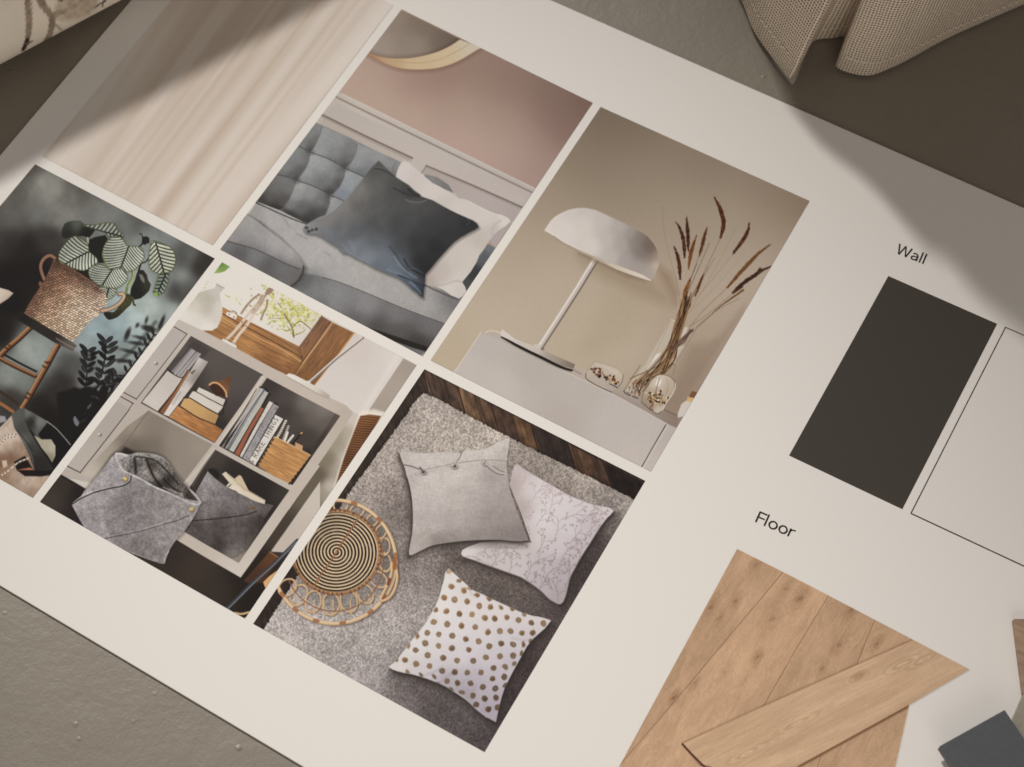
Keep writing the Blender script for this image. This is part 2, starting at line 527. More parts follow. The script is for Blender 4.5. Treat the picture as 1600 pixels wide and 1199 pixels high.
    c.stroke(B('560,745 640,790 655,840 640,870'), 1.2, (182, 173, 164), soft=2.5, alpha=.5)
    c.stroke(B('820,870 860,900 862,950'), 1.2, (178, 169, 160), soft=2.5, alpha=.5)
    c.stroke(B('260,510 310,545 340,590'), 1.0, (120, 113, 108), soft=2.5, alpha=.6)
    c.stroke(B('370,615 420,640'), 1.4, (110, 104, 100), soft=2.5, alpha=.6)
    c.stroke(B('500,700 530,720'), 1.2, (126, 119, 114), soft=2.5, alpha=.6)
    c.poly(B('690,1052 760,1072 850,1102 985,1146 975,1170 900,1150 800,1110 720,1075'), (26, 22, 20), soft=2.5)
    c.poly(B('700,1075 800,1112 900,1146 975,1170 935,1195 860,1160 760,1110'), [((590, 528), (60, 57, 56)), ((640, 547), (98, 95, 94)), ((655, 555), (108, 104, 103))], 'printed_sofa', soft=3)
    # bolster on the left
    c.poly(B('120,540 200,560 300,640 380,720 420,780 400,830 350,880 300,800'), (70, 66, 64), soft=8, alpha=.75)
    c.poly(B('140,525 190,560 240,600 300,645 345,685 385,725 402,765 396,800 378,832 340,862 -60,700 10,690'),
           [((390, 350), (158, 151, 146)), ((430, 375), (166, 158, 153)), ((455, 395), (164, 156, 151)), ((405, 365), (150, 143, 139)), ((470, 408), (140, 132, 127)), ((370, 370), (146, 139, 135)), ((375, 388), (116, 112, 110)), ((400, 400), (112, 108, 107)), ((440, 420), (104, 100, 99)), ((460, 432), (90, 86, 84))], 'printed_sofa', soft=1.4)
    c.poly(B('45,650 110,668 180,690 250,722 310,752 392,785 378,832 340,865 -60,700'),
           [((360, 385), (112, 108, 107)), ((400, 398), (116, 112, 111)), ((440, 418), (106, 102, 101)), ((465, 428), (100, 95, 92)), ((420, 420), (86, 82, 81)), ((370, 398), (84, 80, 79))], 'printed_sofa', soft=4)
    c.stroke(B('45,650 110,668 180,690 250,722 310,752 388,783'), 1.2, (52, 49, 48), soft=1.1, alpha=.9)
    c.stroke(B('150,600 195,625 212,660 205,695'), 1, (176, 168, 161), soft=2, alpha=.45)
    c.stroke(B('140,525 175,545 220,580'), 1.6, (92, 86, 82), soft=2.5, alpha=.7)
    c.stroke(B('402,770 396,802 378,834 345,862'), 2.5, (40, 37, 36), soft=3, alpha=.8)
    c.stroke(D('60,862 250,950 400,1016 560,1076'), 1.6, (26, 22, 20), soft=1.4, alpha=.9)
    # white cushion
    c.poly(E_('1340,668 1400,702 1330,830 1200,1005 1130,960 1250,800'), [((765, 385), (112, 112, 112)), ((755, 400), (86, 88, 90)), ((740, 430), (48, 48, 49)), ((735, 445), (70, 70, 70))], 'printed_sofa', soft=1.2)
    white = E_('735,120 760,95 800,112 860,165 905,205 960,250 1010,275 1070,310 1110,335 1150,362 1200,372 1240,390 1340,440 1400,465 1440,470 1480,490 1502,515 1470,545 1420,580 1380,612 1345,665 1310,720 1285,750 1265,800 1225,865 1165,938 1185,970 1195,1003 1170,1035 1140,1052 1090,1030 1030,990 960,965 900,955 600,800 600,300 705,208 715,160')
    c.poly(white, [((625, 262), (206, 196, 190)), ((645, 285), (200, 190, 184)), ((680, 300), (206, 196, 189)), ((720, 330), (204, 194, 187)), ((760, 345), (206, 196, 189)), ((790, 350), (212, 203, 196)), ((750, 370), (190, 178, 169)), ((720, 400), (196, 185, 175)), ((690, 430), (186, 174, 165)), ((670, 440), (172, 160, 151)), ((730, 400), (200, 190, 181)), ((720, 440), (202, 192, 184)), ((700, 452), (206, 197, 190)), ((770, 358), (192, 181, 173)), ((690, 320), (196, 186, 179)), ((720, 455), (198, 188, 181))], 'printed_cushion', soft=1.3)
    c.stroke(E_('1380,612 1370,580 1390,545 1430,510'), 2, (176, 164, 156), soft=4, alpha=.6)
    c.stroke(E_('1150,362 1200,372 1340,445 1440,480'), 1.2, (220, 212, 206), soft=2, alpha=.7)
    c.stroke(E_('1165,940 1120,930 1040,955 960,965'), 1.5, (170, 157, 149), soft=3, alpha=.8)
    c.stroke(E_('900,955 960,985 1050,1025 1135,1058'), 2, (60, 56, 55), soft=2, alpha=.8)
    # dark velvet cushion
    vel = E_('585,95 610,120 640,150 700,205 745,235 790,262 830,300 862,322 875,338 890,346 960,370 1030,410 1095,445 1160,475 1240,510 1268,530 1281,556 1250,575 1220,590 1150,630 1110,660 1070,700 1030,745 990,790 950,840 910,885 908,920 905,960 900,1000 896,1045 870,1032 850,1010 815,985 790,960 755,930 720,905 640,875 560,840 490,800 430,770 375,742 340,735 300,695 250,665 200,630 150,605 110,600 80,592 65,565 72,548 92,536 130,515 170,500 210,488 240,470 290,440 330,400 380,345 430,290 470,235 500,190 530,150 555,125')
    c.poly([(x + .5, y + 2.5) for x, y in vel], (20, 18, 18), soft=6, alpha=.5, grow=.8)
    c.poly(vel, [((460 + x / 4.444, 230 + y / 4.444), q) for (x, y), q in [
        ((590, 150), (80, 79, 77)), ((560, 260), (92, 90, 87)), ((450, 300), (118, 114, 110)), ((340, 420), (134, 128, 123)), ((230, 500), (126, 121, 117)), ((150, 530), (128, 125, 123)),
        ((430, 430), (96, 94, 92)), ((600, 380), (84, 83, 82)), ((700, 300), (74, 73, 72)), ((780, 300), (62, 60, 59)), ((560, 520), (76, 76, 76)), ((800, 420), (74, 74, 74)), ((920, 420), (70, 69, 69)),
        ((720, 560), (64, 65, 65)), ((950, 560), (56, 56, 57)), ((1100, 500), (54, 53, 54)), ((1220, 550), (42, 42, 43)), ((1100, 620), (46, 46, 48)), ((980, 700), (38, 38, 39)), ((850, 680), (48, 48, 49)),
        ((300, 560), (98, 99, 101)), ((250, 610), (104, 107, 112)), ((420, 600), (86, 88, 91)), ((420, 700), (114, 119, 126)), ((520, 740), (122, 127, 134)), ((560, 660), (88, 91, 95)), ((650, 760), (104, 110, 117)),
        ((600, 820), (100, 106, 114)), ((730, 700), (64, 66, 69)), ((700, 830), (104, 112, 121)), ((880, 800), (34, 33, 34)), ((900, 860), (30, 29, 30)), ((800, 900), (84, 92, 102)), ((840, 980), (74, 84, 96)), ((890, 1000), (40, 42, 46)), ((330, 480), (108, 105, 103))]],
        'printed_velvet_cushion', soft=1.2)
    vm = c.cover(vel)
    c.grain(.07, 14, 21, vm, 3)
    c.stroke(E_('555,150 600,155 650,178 690,205'), 1.6, (44, 42, 41), soft=2, alpha=.8)
    c.stroke(E_('560,140 610,140 640,158'), 1, (116, 112, 108), soft=2, alpha=.6)
    c.stroke(E_('690,285 740,310 800,335 865,345'), 2.2, (42, 40, 39), soft=3, alpha=.8)
    c.stroke(E_('770,365 810,380 860,385 915,372'), 1.6, (116, 113, 109), soft=2.5, alpha=.8)
    c.stroke(E_('790,290 830,325 870,335'), 2.6, (34, 32, 31), soft=2, alpha=.8)
    c.stroke(E_('1200,500 1215,520 1200,545'), 1.4, (88, 87, 88), soft=2, alpha=.5)
    for pts, col, w, a in (('660,690 700,740 740,800 790,860', (44, 46, 50), 2.2, .8), ('690,760 740,830 800,880 850,910', (132, 141, 150), 2.0, .75), ('760,780 800,840 850,870 900,890', (22, 22, 24), 2.6, .9),
                           ('640,850 700,870 780,900 840,960', (128, 137, 147), 1.8, .7), ('720,890 800,920 860,950 905,965', (26, 28, 32), 2.0, .85), ('800,940 850,980 880,1020', (130, 142, 156), 2.0, .8),
                           ('830,940 875,985 890,1030', (40, 44, 52), 1.6, .8), ('380,650 400,690 430,730', (132, 136, 142), 1.6, .5), ('330,670 370,720 430,760 520,800', (138, 142, 148), 1.4, .6), ('800,840 850,850 890,880', (92, 98, 106), 1.4, .7)):
        c.stroke(E_(pts), w * .8, col, soft=3.2, alpha=a * .85)
    for x, y in ((85, 560), (120, 575), (150, 570), (100, 585)):
        c.ell(460 + x / 4.444, 230 + y / 4.444, 3, 2.4, (44, 44, 46), soft=2, alpha=.8)
    for x, y in ((95, 548), (135, 560), (110, 570)):
        c.ell(460 + x / 4.444, 230 + y / 4.444, 2, 1.6, (140, 138, 136), soft=1.5, alpha=.8)
    fm = c.mask('printed_sofa')
    c.grain(.05, 2.0, 31, fm)
    c.grain(.025, 9, 33, fm)
    lift = fm[..., None]
    c.rgb[:] = c.rgb * (1 - lift) + lift * (c.rgb * np.array([.985, 1.0, 1.014]) * .98 + .014)
    c.grain(.012, 2.5, 35)


# ------------------------------------------------------------------ picture: desk lamp and dried grass
def paint_lamp(c):
    A, B, D, G, H = T(670, 150, 2.665), T(820, 300, 6.6625), T(1030, 300, 7.995), T(960, 430, 5.45), T(700, 490, 4.0)
    soft_fill(c, [((940, 175), (116, 101, 85)), ((990, 200), (126, 110, 94)), ((1100, 250), (140, 123, 106)), ((1200, 290), (146, 127, 109)), ((1258, 320), (134, 113, 95)), ((900, 240), (138, 122, 104)),
            ((1000, 270), (152, 135, 117)), ((850, 310), (158, 141, 122)), ((1060, 330), (164, 147, 128)), ((1150, 350), (172, 155, 136)), ((1220, 370), (168, 148, 129)), ((800, 390), (170, 153, 133)),
            ((1190, 420), (192, 175, 158)), ((760, 450), (178, 161, 141)), ((860, 450), (184, 168, 148)), ((700, 545), (178, 160, 137)), ((690, 580), (184, 166, 142)), ((780, 500), (188, 171, 152)), ((960, 500), (184, 167, 145)),
            ((920, 560), (180, 163, 140)), ((1040, 470), (178, 158, 137)), ((1000, 560), (190, 174, 153)), ((1130, 480), (188, 170, 152)), ((1100, 560), (168, 147, 127)), ((1080, 610), (146, 126, 108)), ((1130, 540), (172, 151, 133)), ((1060, 640), (138, 118, 100))])
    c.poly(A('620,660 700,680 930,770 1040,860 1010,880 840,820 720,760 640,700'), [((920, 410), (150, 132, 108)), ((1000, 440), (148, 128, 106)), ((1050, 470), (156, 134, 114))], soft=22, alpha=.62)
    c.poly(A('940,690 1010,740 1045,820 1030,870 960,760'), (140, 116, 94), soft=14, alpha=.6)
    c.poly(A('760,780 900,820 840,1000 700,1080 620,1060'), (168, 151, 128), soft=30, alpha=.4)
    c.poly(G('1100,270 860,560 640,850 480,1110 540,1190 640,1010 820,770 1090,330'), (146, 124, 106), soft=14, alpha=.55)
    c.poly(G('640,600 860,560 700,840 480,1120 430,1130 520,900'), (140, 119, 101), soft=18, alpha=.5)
    # lamp
    stem = A('698,672 620,800 540,925 462,1045')
    c.stroke([(x + 3.2, y + 1.2) for x, y in stem], 5.0, (112, 98, 88), soft=2, sm=False, name='printed_lamp')
    c.stroke([(x - .5, y) for x, y in stem], 7.4, (190, 177, 167), soft=1.4, sm=False, name='printed_lamp')
    c.stroke([(x - 2.0, y - .6) for x, y in stem], 3.0, (220, 209, 199), soft=1.5, sm=False, name='printed_lamp')
    head = B('205,400 235,350 270,300 305,265 350,235 400,210 450,190 505,175 560,168 610,167 660,172 740,190 810,220 880,255 1000,310 1120,370 1240,435 1280,465 1310,500 1340,535 1360,570 1378,610 1385,640 1398,700 1402,735 1390,785 1370,830 1345,880 1315,927 1260,912 1200,892 1080,852 950,803 860,758 710,690 560,625 400,532 300,460')
    c.poly(B('560,615 710,680 900,770 1100,850 1310,925 1240,930 1060,890 850,790 700,720 560,650'), (132, 112, 92), soft=8, alpha=.8)
    c.poly(head, [((820 + x / 6.6625, 300 + y / 6.6625), q) for (x, y), q in [((230, 390), (216, 205, 196)), ((330, 330), (212, 201, 192)), ((500, 220), (206, 195, 187)), ((600, 200), (200, 189, 181)), ((450, 400), (214, 203, 195)), ((620, 350), (210, 199, 190)), ((700, 560), (212, 201, 192)),
        ((800, 300), (196, 185, 178)), ((850, 500), (192, 181, 174)), ((900, 680), (190, 179, 172)), ((1000, 380), (180, 169, 162)), ((1010, 550), (172, 162, 156)), ((1050, 720), (166, 156, 150)), ((1100, 430), (160, 149, 141)), ((1150, 520), (142, 131, 124)), ((1200, 480), (132, 119, 110)), ((1270, 540), (112, 97, 86)), ((1300, 600), (110, 95, 84)), ((1220, 620), (132, 121, 114)), ((1330, 680), (138, 122, 110)), ((1180, 800), (164, 153, 147)), ((1280, 860), (172, 160, 150)), ((1370, 760), (196, 180, 164)), ((1385, 690), (170, 152, 137))]], 'printed_lamp', soft=1.2)
    c.poly(B('400,525 560,600 710,665 850,725 960,765 1100,815 1230,865 1312,918 1315,929 1260,914 1200,894 1080,854 950,805 860,760 710,692 560,627'), [((900, 388), (178, 163, 145)), ((930, 402), (176, 160, 142)), ((970, 418), (206, 190, 172)), ((1000, 432), (216, 202, 186))], 'printed_lamp', soft=1)
    c.stroke(B('205,402 300,448 400,515 560,590 710,655'), 1.0, (222, 212, 203), soft=1.2, alpha=.8)
    c.stroke(B('300,462 400,532 560,626 700,688'), 1.4, (134, 116, 96), soft=2, alpha=.7)
    # cabinet
    cab = H('205,118 290,150 450,225 640,315 800,395 1000,490 1200,595 1370,690 1440,722 1275,990 1180,950 20,375 60,330')
    c.poly(H('205,116 330,130 560,230 790,325 870,360 1100,470 1250,560 1345,600 1445,640 1430,712 1370,690 1000,490 640,315 400,205'), [((790, 540), (178, 165, 154)), ((900, 580), (180, 166, 153)), ((960, 605), (168, 153, 141)), ((1010, 635), (160, 146, 135)), ((1050, 655), (134, 117, 104))], 'printed_cabinet', soft=1.2)
    c.poly(cab, [((760, 540), (182, 171, 163)), ((730, 570), (188, 177, 168)), ((820, 580), (178, 167, 158)), ((900, 620), (182, 171, 162)), ((960, 660), (188, 177, 169)), ((1020, 670), (190, 179, 171)), ((1000, 720), (192, 180, 171)), ((880, 650), (178, 166, 157)), ((790, 600), (190, 179, 170)), ((1050, 680), (182, 170, 162))], 'printed_cabinet', soft=1.1)
    c.stroke(H('205,118 120,250 38,372'), 1.4, (208, 196, 184), soft=1.4, alpha=.8)
    c.stroke(H('640,318 800,397 1000,492 1200,597 1370,692'), 1.4, (202, 191, 182), soft=1.3, alpha=.8)
    c.stroke(H('1000,480 1100,525 1250,605 1400,665'), 2.0, (146, 132, 121), soft=3, alpha=.6)
    c.stroke(H('1345,600 1425,635'), 2.4, (108, 92, 80), soft=2.5, alpha=.7)
    c.stroke(H('1362,697 1290,820 1208,962'), 1.4, (52, 44, 40), soft=.9)
    c.stroke(H('1374,700 1300,825 1220,966'), 1.6, (206, 195, 186), soft=1.2, alpha=.7)
    # lamp foot and cord
    c.stroke(H('235,118 260,108 300,112 330,126'), 1.8, (206, 193, 182), soft=1.2, name='printed_lamp')
    c.poly(H('332,104 345,104 420,160 540,205 650,255 720,285 795,318 785,346 680,318 560,262 430,200 330,140'), [((785, 520), (208, 197, 187)), ((830, 540), (196, 184, 174)), ((870, 560), (160, 146, 134)), ((892, 570), (120, 105, 92))], 'printed_lamp', soft=1.1)
    c.stroke(H('335,148 380,172 430,200 500,236 560,264 620,294 680,324 730,344 774,356'), 4.6, (22, 19, 18), soft=1.3, prof=[.55, .9, 1, 1, 1, .95, .8], name='printed_lamp')
    c.stroke(H('345,160 430,212 560,277 680,337 760,366'), 1.4, (120, 107, 98), soft=2, alpha=.6)
    c.stroke(H('780,350 830,378'), 2.5, (136, 120, 107), soft=2.5, alpha=.7)
    c.ell(*H('562,208')[0], 7.0, 3.4, (196, 184, 174), rot=.45, soft=1.2, name='printed_lamp')
    c.ell(*H('590,222')[0], 3.0, 2.2, (110, 96, 84), rot=.45, soft=1.5, alpha=.8)
    # low glass jar with petals
    j = H('862,378 880,340 918,300 960,306 1030,330 1075,355 1096,388 1086,430 1056,466 1022,490 975,475 930,450 870,412')
    c.poly(j, [((920, 570), (188, 172, 154)), ((960, 580), (196, 181, 163)), ((930, 595), (178, 164, 150)), ((955, 608), (170, 156, 143))], 'printed_jar', soft=1)
    rr = random.Random(4)
    for k in range(60):
        t = rr.random()
        x, y = 890 + 165 * t + rr.uniform(-14, 14), 345 + 78 * t + rr.uniform(-20, 22)
        c.ell(*H(f'{x},{y}')[0], rr.uniform(1.2, 3.2), rr.uniform(.9, 2.2), rr.choice([(28, 18, 14), (44, 26, 20), (98, 62, 44), (176, 130, 84), (206, 172, 128), (84, 44, 38), (24, 16, 14), (150, 116, 100)]), rot=rr.uniform(0, 3), soft=1, alpha=.9, name='printed_jar')
    c.poly(H('880,398 940,432 1000,458 1046,440 1040,470 1020,486 950,460 890,425'), (176, 162, 152), soft=2, alpha=.6)
    for pts, w, col, a in (('862,378 880,342 918,302 960,308 1030,332 1075,357 1096,390', 1.0, (150, 134, 118), .8), ('1096,388 1086,430 1056,466', 1.2, (92, 76, 62), .8), ('862,378 866,408 930,450 1022,492', 1.5, (80, 68, 60), .8), ('1010,440 1056,462', 1.4, (28, 20, 16), .8), ('920,320 990,338 1050,372', 1.2, (222, 212, 198), .5)):
        c.stroke(H(pts), w, col, soft=1.1, alpha=a)
    # vase
    c.poly(G('485,375 555,405 410,660 200,960 120,1010 80,995 260,760'), (206, 195, 181), soft=2, alpha=.45, name='printed_vase')
    c.poly(G('400,660 350,680 270,800 300,830 390,720'), (226, 218, 210), soft=3, alpha=.8)
    c.poly(G('600,440 640,450 560,560 520,590'), (214, 206, 196), soft=3, alpha=.7)
    c.poly(G('540,600 600,600 510,740 470,760'), (208, 196, 183), soft=4, alpha=.6)
    for pts, w, col, a in (('485,375 400,560 280,790 90,985', 1.0, (160, 144, 126), .7), ('220,770 140,890 80,990', 1.2, (110, 94, 78), .8), ('80,990 110,1015 200,1050', 2.0, (70, 58, 48), .8), ('690,470 600,620 520,750 490,860', 1.1, (142, 122, 102), .7), ('480,378 560,408', 1.2, (214, 204, 190), .8), ('520,740 470,750 450,790', 1.0, (210, 198, 184), .7), ('500,750 520,780 500,850', .9, (124, 106, 88), .7)):
        c.stroke(G(pts), w, col, soft=1.1, alpha=a)
    rr = random.Random(11)
    heads = [('685,65 740,160 780,270 805,380 792,480 766,575', 5.6, (72, 34, 20), (100, 58, 28)), ('205,380 250,440 290,550 310,660 320,820', 4.6, (62, 30, 20), (106, 62, 36)), ('343,300 350,430 360,560 365,740', 4.6, (60, 30, 20), (84, 46, 28)),
             ('470,540 430,650 395,770 365,960', 4.4, (112, 66, 34), (140, 92, 52)), ('600,430 570,540 535,680 500,800', 4.2, (92, 54, 30), (58, 36, 26)), ('185,680 220,770 250,900 262,1085', 4.6, (70, 34, 22), (58, 30, 22)),
             ('1125,380 1110,480 1050,600 985,690 945,740', 4.6, (74, 36, 22), (92, 54, 34)), ('1400,655 1270,745 1150,860 1040,980 950,1080 850,1199', 4.8, (112, 74, 42), (84, 48, 28)), ('1425,925 1330,960 1270,990 1170,1060 1090,1110 980,1199 920,1260', 4.8, (54, 34, 24), (70, 40, 26)),
             ('1270,940 1235,1000', 3.0, (66, 36, 24), (60, 36, 24)), ('560,1020 520,1110 490,1199 450,1300', 3.4, (96, 54, 32), (84, 46, 30)), ('400,1060 360,1160 320,1280 330,1400', 5.0, (128, 80, 40), (150, 96, 48)), ('985,690 950,735 920,780', 3.4, (60, 40, 32), (50, 34, 28))]
    # stems
    for x0, y0, col, a in ((766, 575, (120, 104, 90), .9), (320, 820, (170, 154, 138), .7), (365, 740, (190, 174, 156), .7), (500, 800, (110, 96, 84), .9), (262, 1085, (190, 172, 150), .7), (920, 780, (150, 134, 118), .8), (655, 230, (160, 144, 126), .5), (690, 330, (158, 142, 124), .5),
                           (950, 470, (146, 126, 108), .5), (1070, 765, (158, 140, 124), .6), (630, 640, (96, 84, 74), .8), (440, 380, (164, 148, 130), .4), (470, 900, (90, 76, 64), .8), (690, 830, (100, 88, 78), .6), (610, 950, (110, 92, 76), .8)):
        s_ = D(f'{x0},{y0}')[0]
        e_ = (1060 + rr.uniform(-4, 6), 500 + rr.uniform(-6, 6))
        m_ = ((s_[0] * .45 + e_[0] * .55) - 2 + (s_[0] - 1080) * .08, s_[1] * .45 + e_[1] * .55)
        c.stroke([s_, m_, e_], .85, col, w1=1.2, soft=1.0, alpha=a, name='printed_dried_grass')
    c.stroke(D('42,180 50,400 85,620 150,880 220,1120 250,1300'), .7, (130, 112, 94), soft=1, alpha=.6)
    for g0 in ('840,330 690,460', '1090,140 900,270 830,330 690,460', '1010,155 800,330 640,440', '950,120 760,300 620,470', '1060,200 860,310 700,440'):
        c.stroke(G(g0), 1.0, (132, 108, 84), soft=1, alpha=.75)
    c.stroke(G('1090,95 1060,120 1010,155'), 3.2, (84, 46, 28), soft=1.4, jag=.8, name='printed_dried_grass')
    c.stroke(G('1095,130 980,210 900,268 835,325'), 3.4, (112, 76, 46), w1=1.2, soft=1.3, jag=.7, name='printed_dried_grass')
    for gi, (pts, w, c0, c1) in enumerate(heads):
        P = D(pts)
        c.stroke(P, w * 1.22, c0, soft=1.5, prof=[.12, .7, 1, 1, .9, .35], jag=1.0, name=f'printed_grass_head#{gi}')
        Q = smooth_open(P, 5)
        n_ = max(6, int(len(Q) * 1.6))
        for k in range(n_):
            q = Q[rr.randrange(1, len(Q))]
            c.ell(q[0] + rr.uniform(-1, 1) * w * .33, q[1] + rr.uniform(-1.5, 1.5), 1.1, .7, rr.choice([c1, (136, 88, 48), (40, 20, 14), c0]), rot=rr.uniform(0, 3), soft=1, alpha=.75)
    # bundle
    for k in range(46):
        t = rr.random()
        a_ = G(f'{rr.uniform(545, 640) + 40 * t},{rr.uniform(230, 300) - 100 * t}')[0]
        b_ = G(f'{rr.uniform(500, 560)},{rr.uniform(440, 560)}')[0]
        d_ = G(f'{rr.uniform(390, 500)},{rr.uniform(660, 760)}')[0]
        e_ = G(f'{rr.uniform(130, 300)},{rr.uniform(880, 1010)}')[0]
        c.stroke([a_, b_, d_, e_] if k % 2 else [a_, b_, G(f'{rr.uniform(395, 440)},{rr.uniform(800, 845)}')[0]], rr.uniform(.9, 2.0), rr.choice([(58, 40, 28), (92, 62, 38), (140, 102, 64), (44, 32, 26), (168, 134, 96), (112, 76, 46), (36, 28, 24)]), soft=1, alpha=.85, name='printed_dried_grass')
    for k in range(14):
        a_ = G(f'{rr.uniform(640, 690)},{rr.uniform(455, 480)}')[0]
        b_ = G(f'{rr.uniform(560, 600)},{rr.uniform(540, 570)}')[0]
        d_ = G(f'{rr.uniform(470, 520)},{rr.uniform(620, 670)}')[0]
        c.stroke([a_, b_, d_], rr.uniform(.8, 1.6), rr.choice([(92, 66, 54), (134, 106, 88), (70, 50, 42)]), soft=1, alpha=.8)
    for k in range(40):
        x, y = rr.uniform(120, 230), rr.uniform(930, 1040)
        c.stroke(G(f'{x},{y} {x + rr.uniform(-30, 40)},{y - rr.uniform(10, 60)}'), rr.uniform(.7, 1.5), rr.choice([(70, 50, 36), (120, 88, 60), (206, 192, 174), (96, 44, 28), (50, 38, 30)]), soft=1, alpha=.7, sm=False)
    # domed jar
    dj = G('230,1090 240,1010 280,950 320,890 370,850 430,850 490,875 520,920 520,960 490,1020 440,1090 410,1150 370,1180 320,1165 250,1120')
    c.poly(dj, [((1030, 595), (206, 193, 178)), ((1045, 605), (188, 170, 152)), ((1020, 625), (170, 150, 130)), ((1010, 635), (150, 132, 114)), ((1050, 615), (180, 164, 146)), ((1030, 645), (200, 188, 174))], 'printed_domed_jar', soft=1, alpha=.9)
    for k in range(70):
        x, y = rr.gauss(355, 48), rr.gauss(1050, 30)
        c.ell(*G(f'{x},{y}')[0], rr.uniform(1, 2.8), rr.uniform(.8, 1.8), rr.choice([(40, 26, 18), (120, 84, 50), (206, 176, 132), (228, 212, 188), (70, 44, 28), (176, 140, 92)]), rot=rr.uniform(0, 3), soft=1, alpha=.85)
    c.ell(*G('375,915')[0], 3.6, 6.5, (238, 230, 222), rot=.4, soft=2, alpha=.85)
    for pts, w, col, a in (('230,1090 242,1010 282,950 322,890 372,852 430,850 490,877 520,922', 1.1, (96, 78, 62), .7), ('520,920 518,962 490,1022 440,1092 412,1150', 1.2, (236, 228, 218), .7), ('385,880 360,960 345,1040 320,1140', 1.6, (118, 84, 52), .7), ('480,870 510,905 512,960', 1.0, (120, 102, 84), .7), ('240,1090 300,1140 360,1180 400,1165', 1.6, (92, 78, 66), .7), ('440,880 460,960 430,1030', 1.3, (160, 138, 118), .6), ('330,1150 300,1140 330,1090', 1.6, (96, 60, 36), .8)):
        c.stroke(G(pts), w, col, soft=1.1, alpha=a)
    # small bottle at the edge
    c.poly(G('540,1180 570,1100 610,1070 640,1075 700,1010 600,1200 540,1215'), (206, 194, 184), 'printed_bottle', soft=1.4)
    c.poly(G('625,1035 680,1050 655,1085 615,1072'), (206, 168, 116), 'printed_bottle', soft=1.2)
    c.poly(G('660,988 705,998 690,1050 635,1038'), (118, 80, 56), 'printed_bottle', soft=1.2)
    c.grain(.012, 3.0, 41)


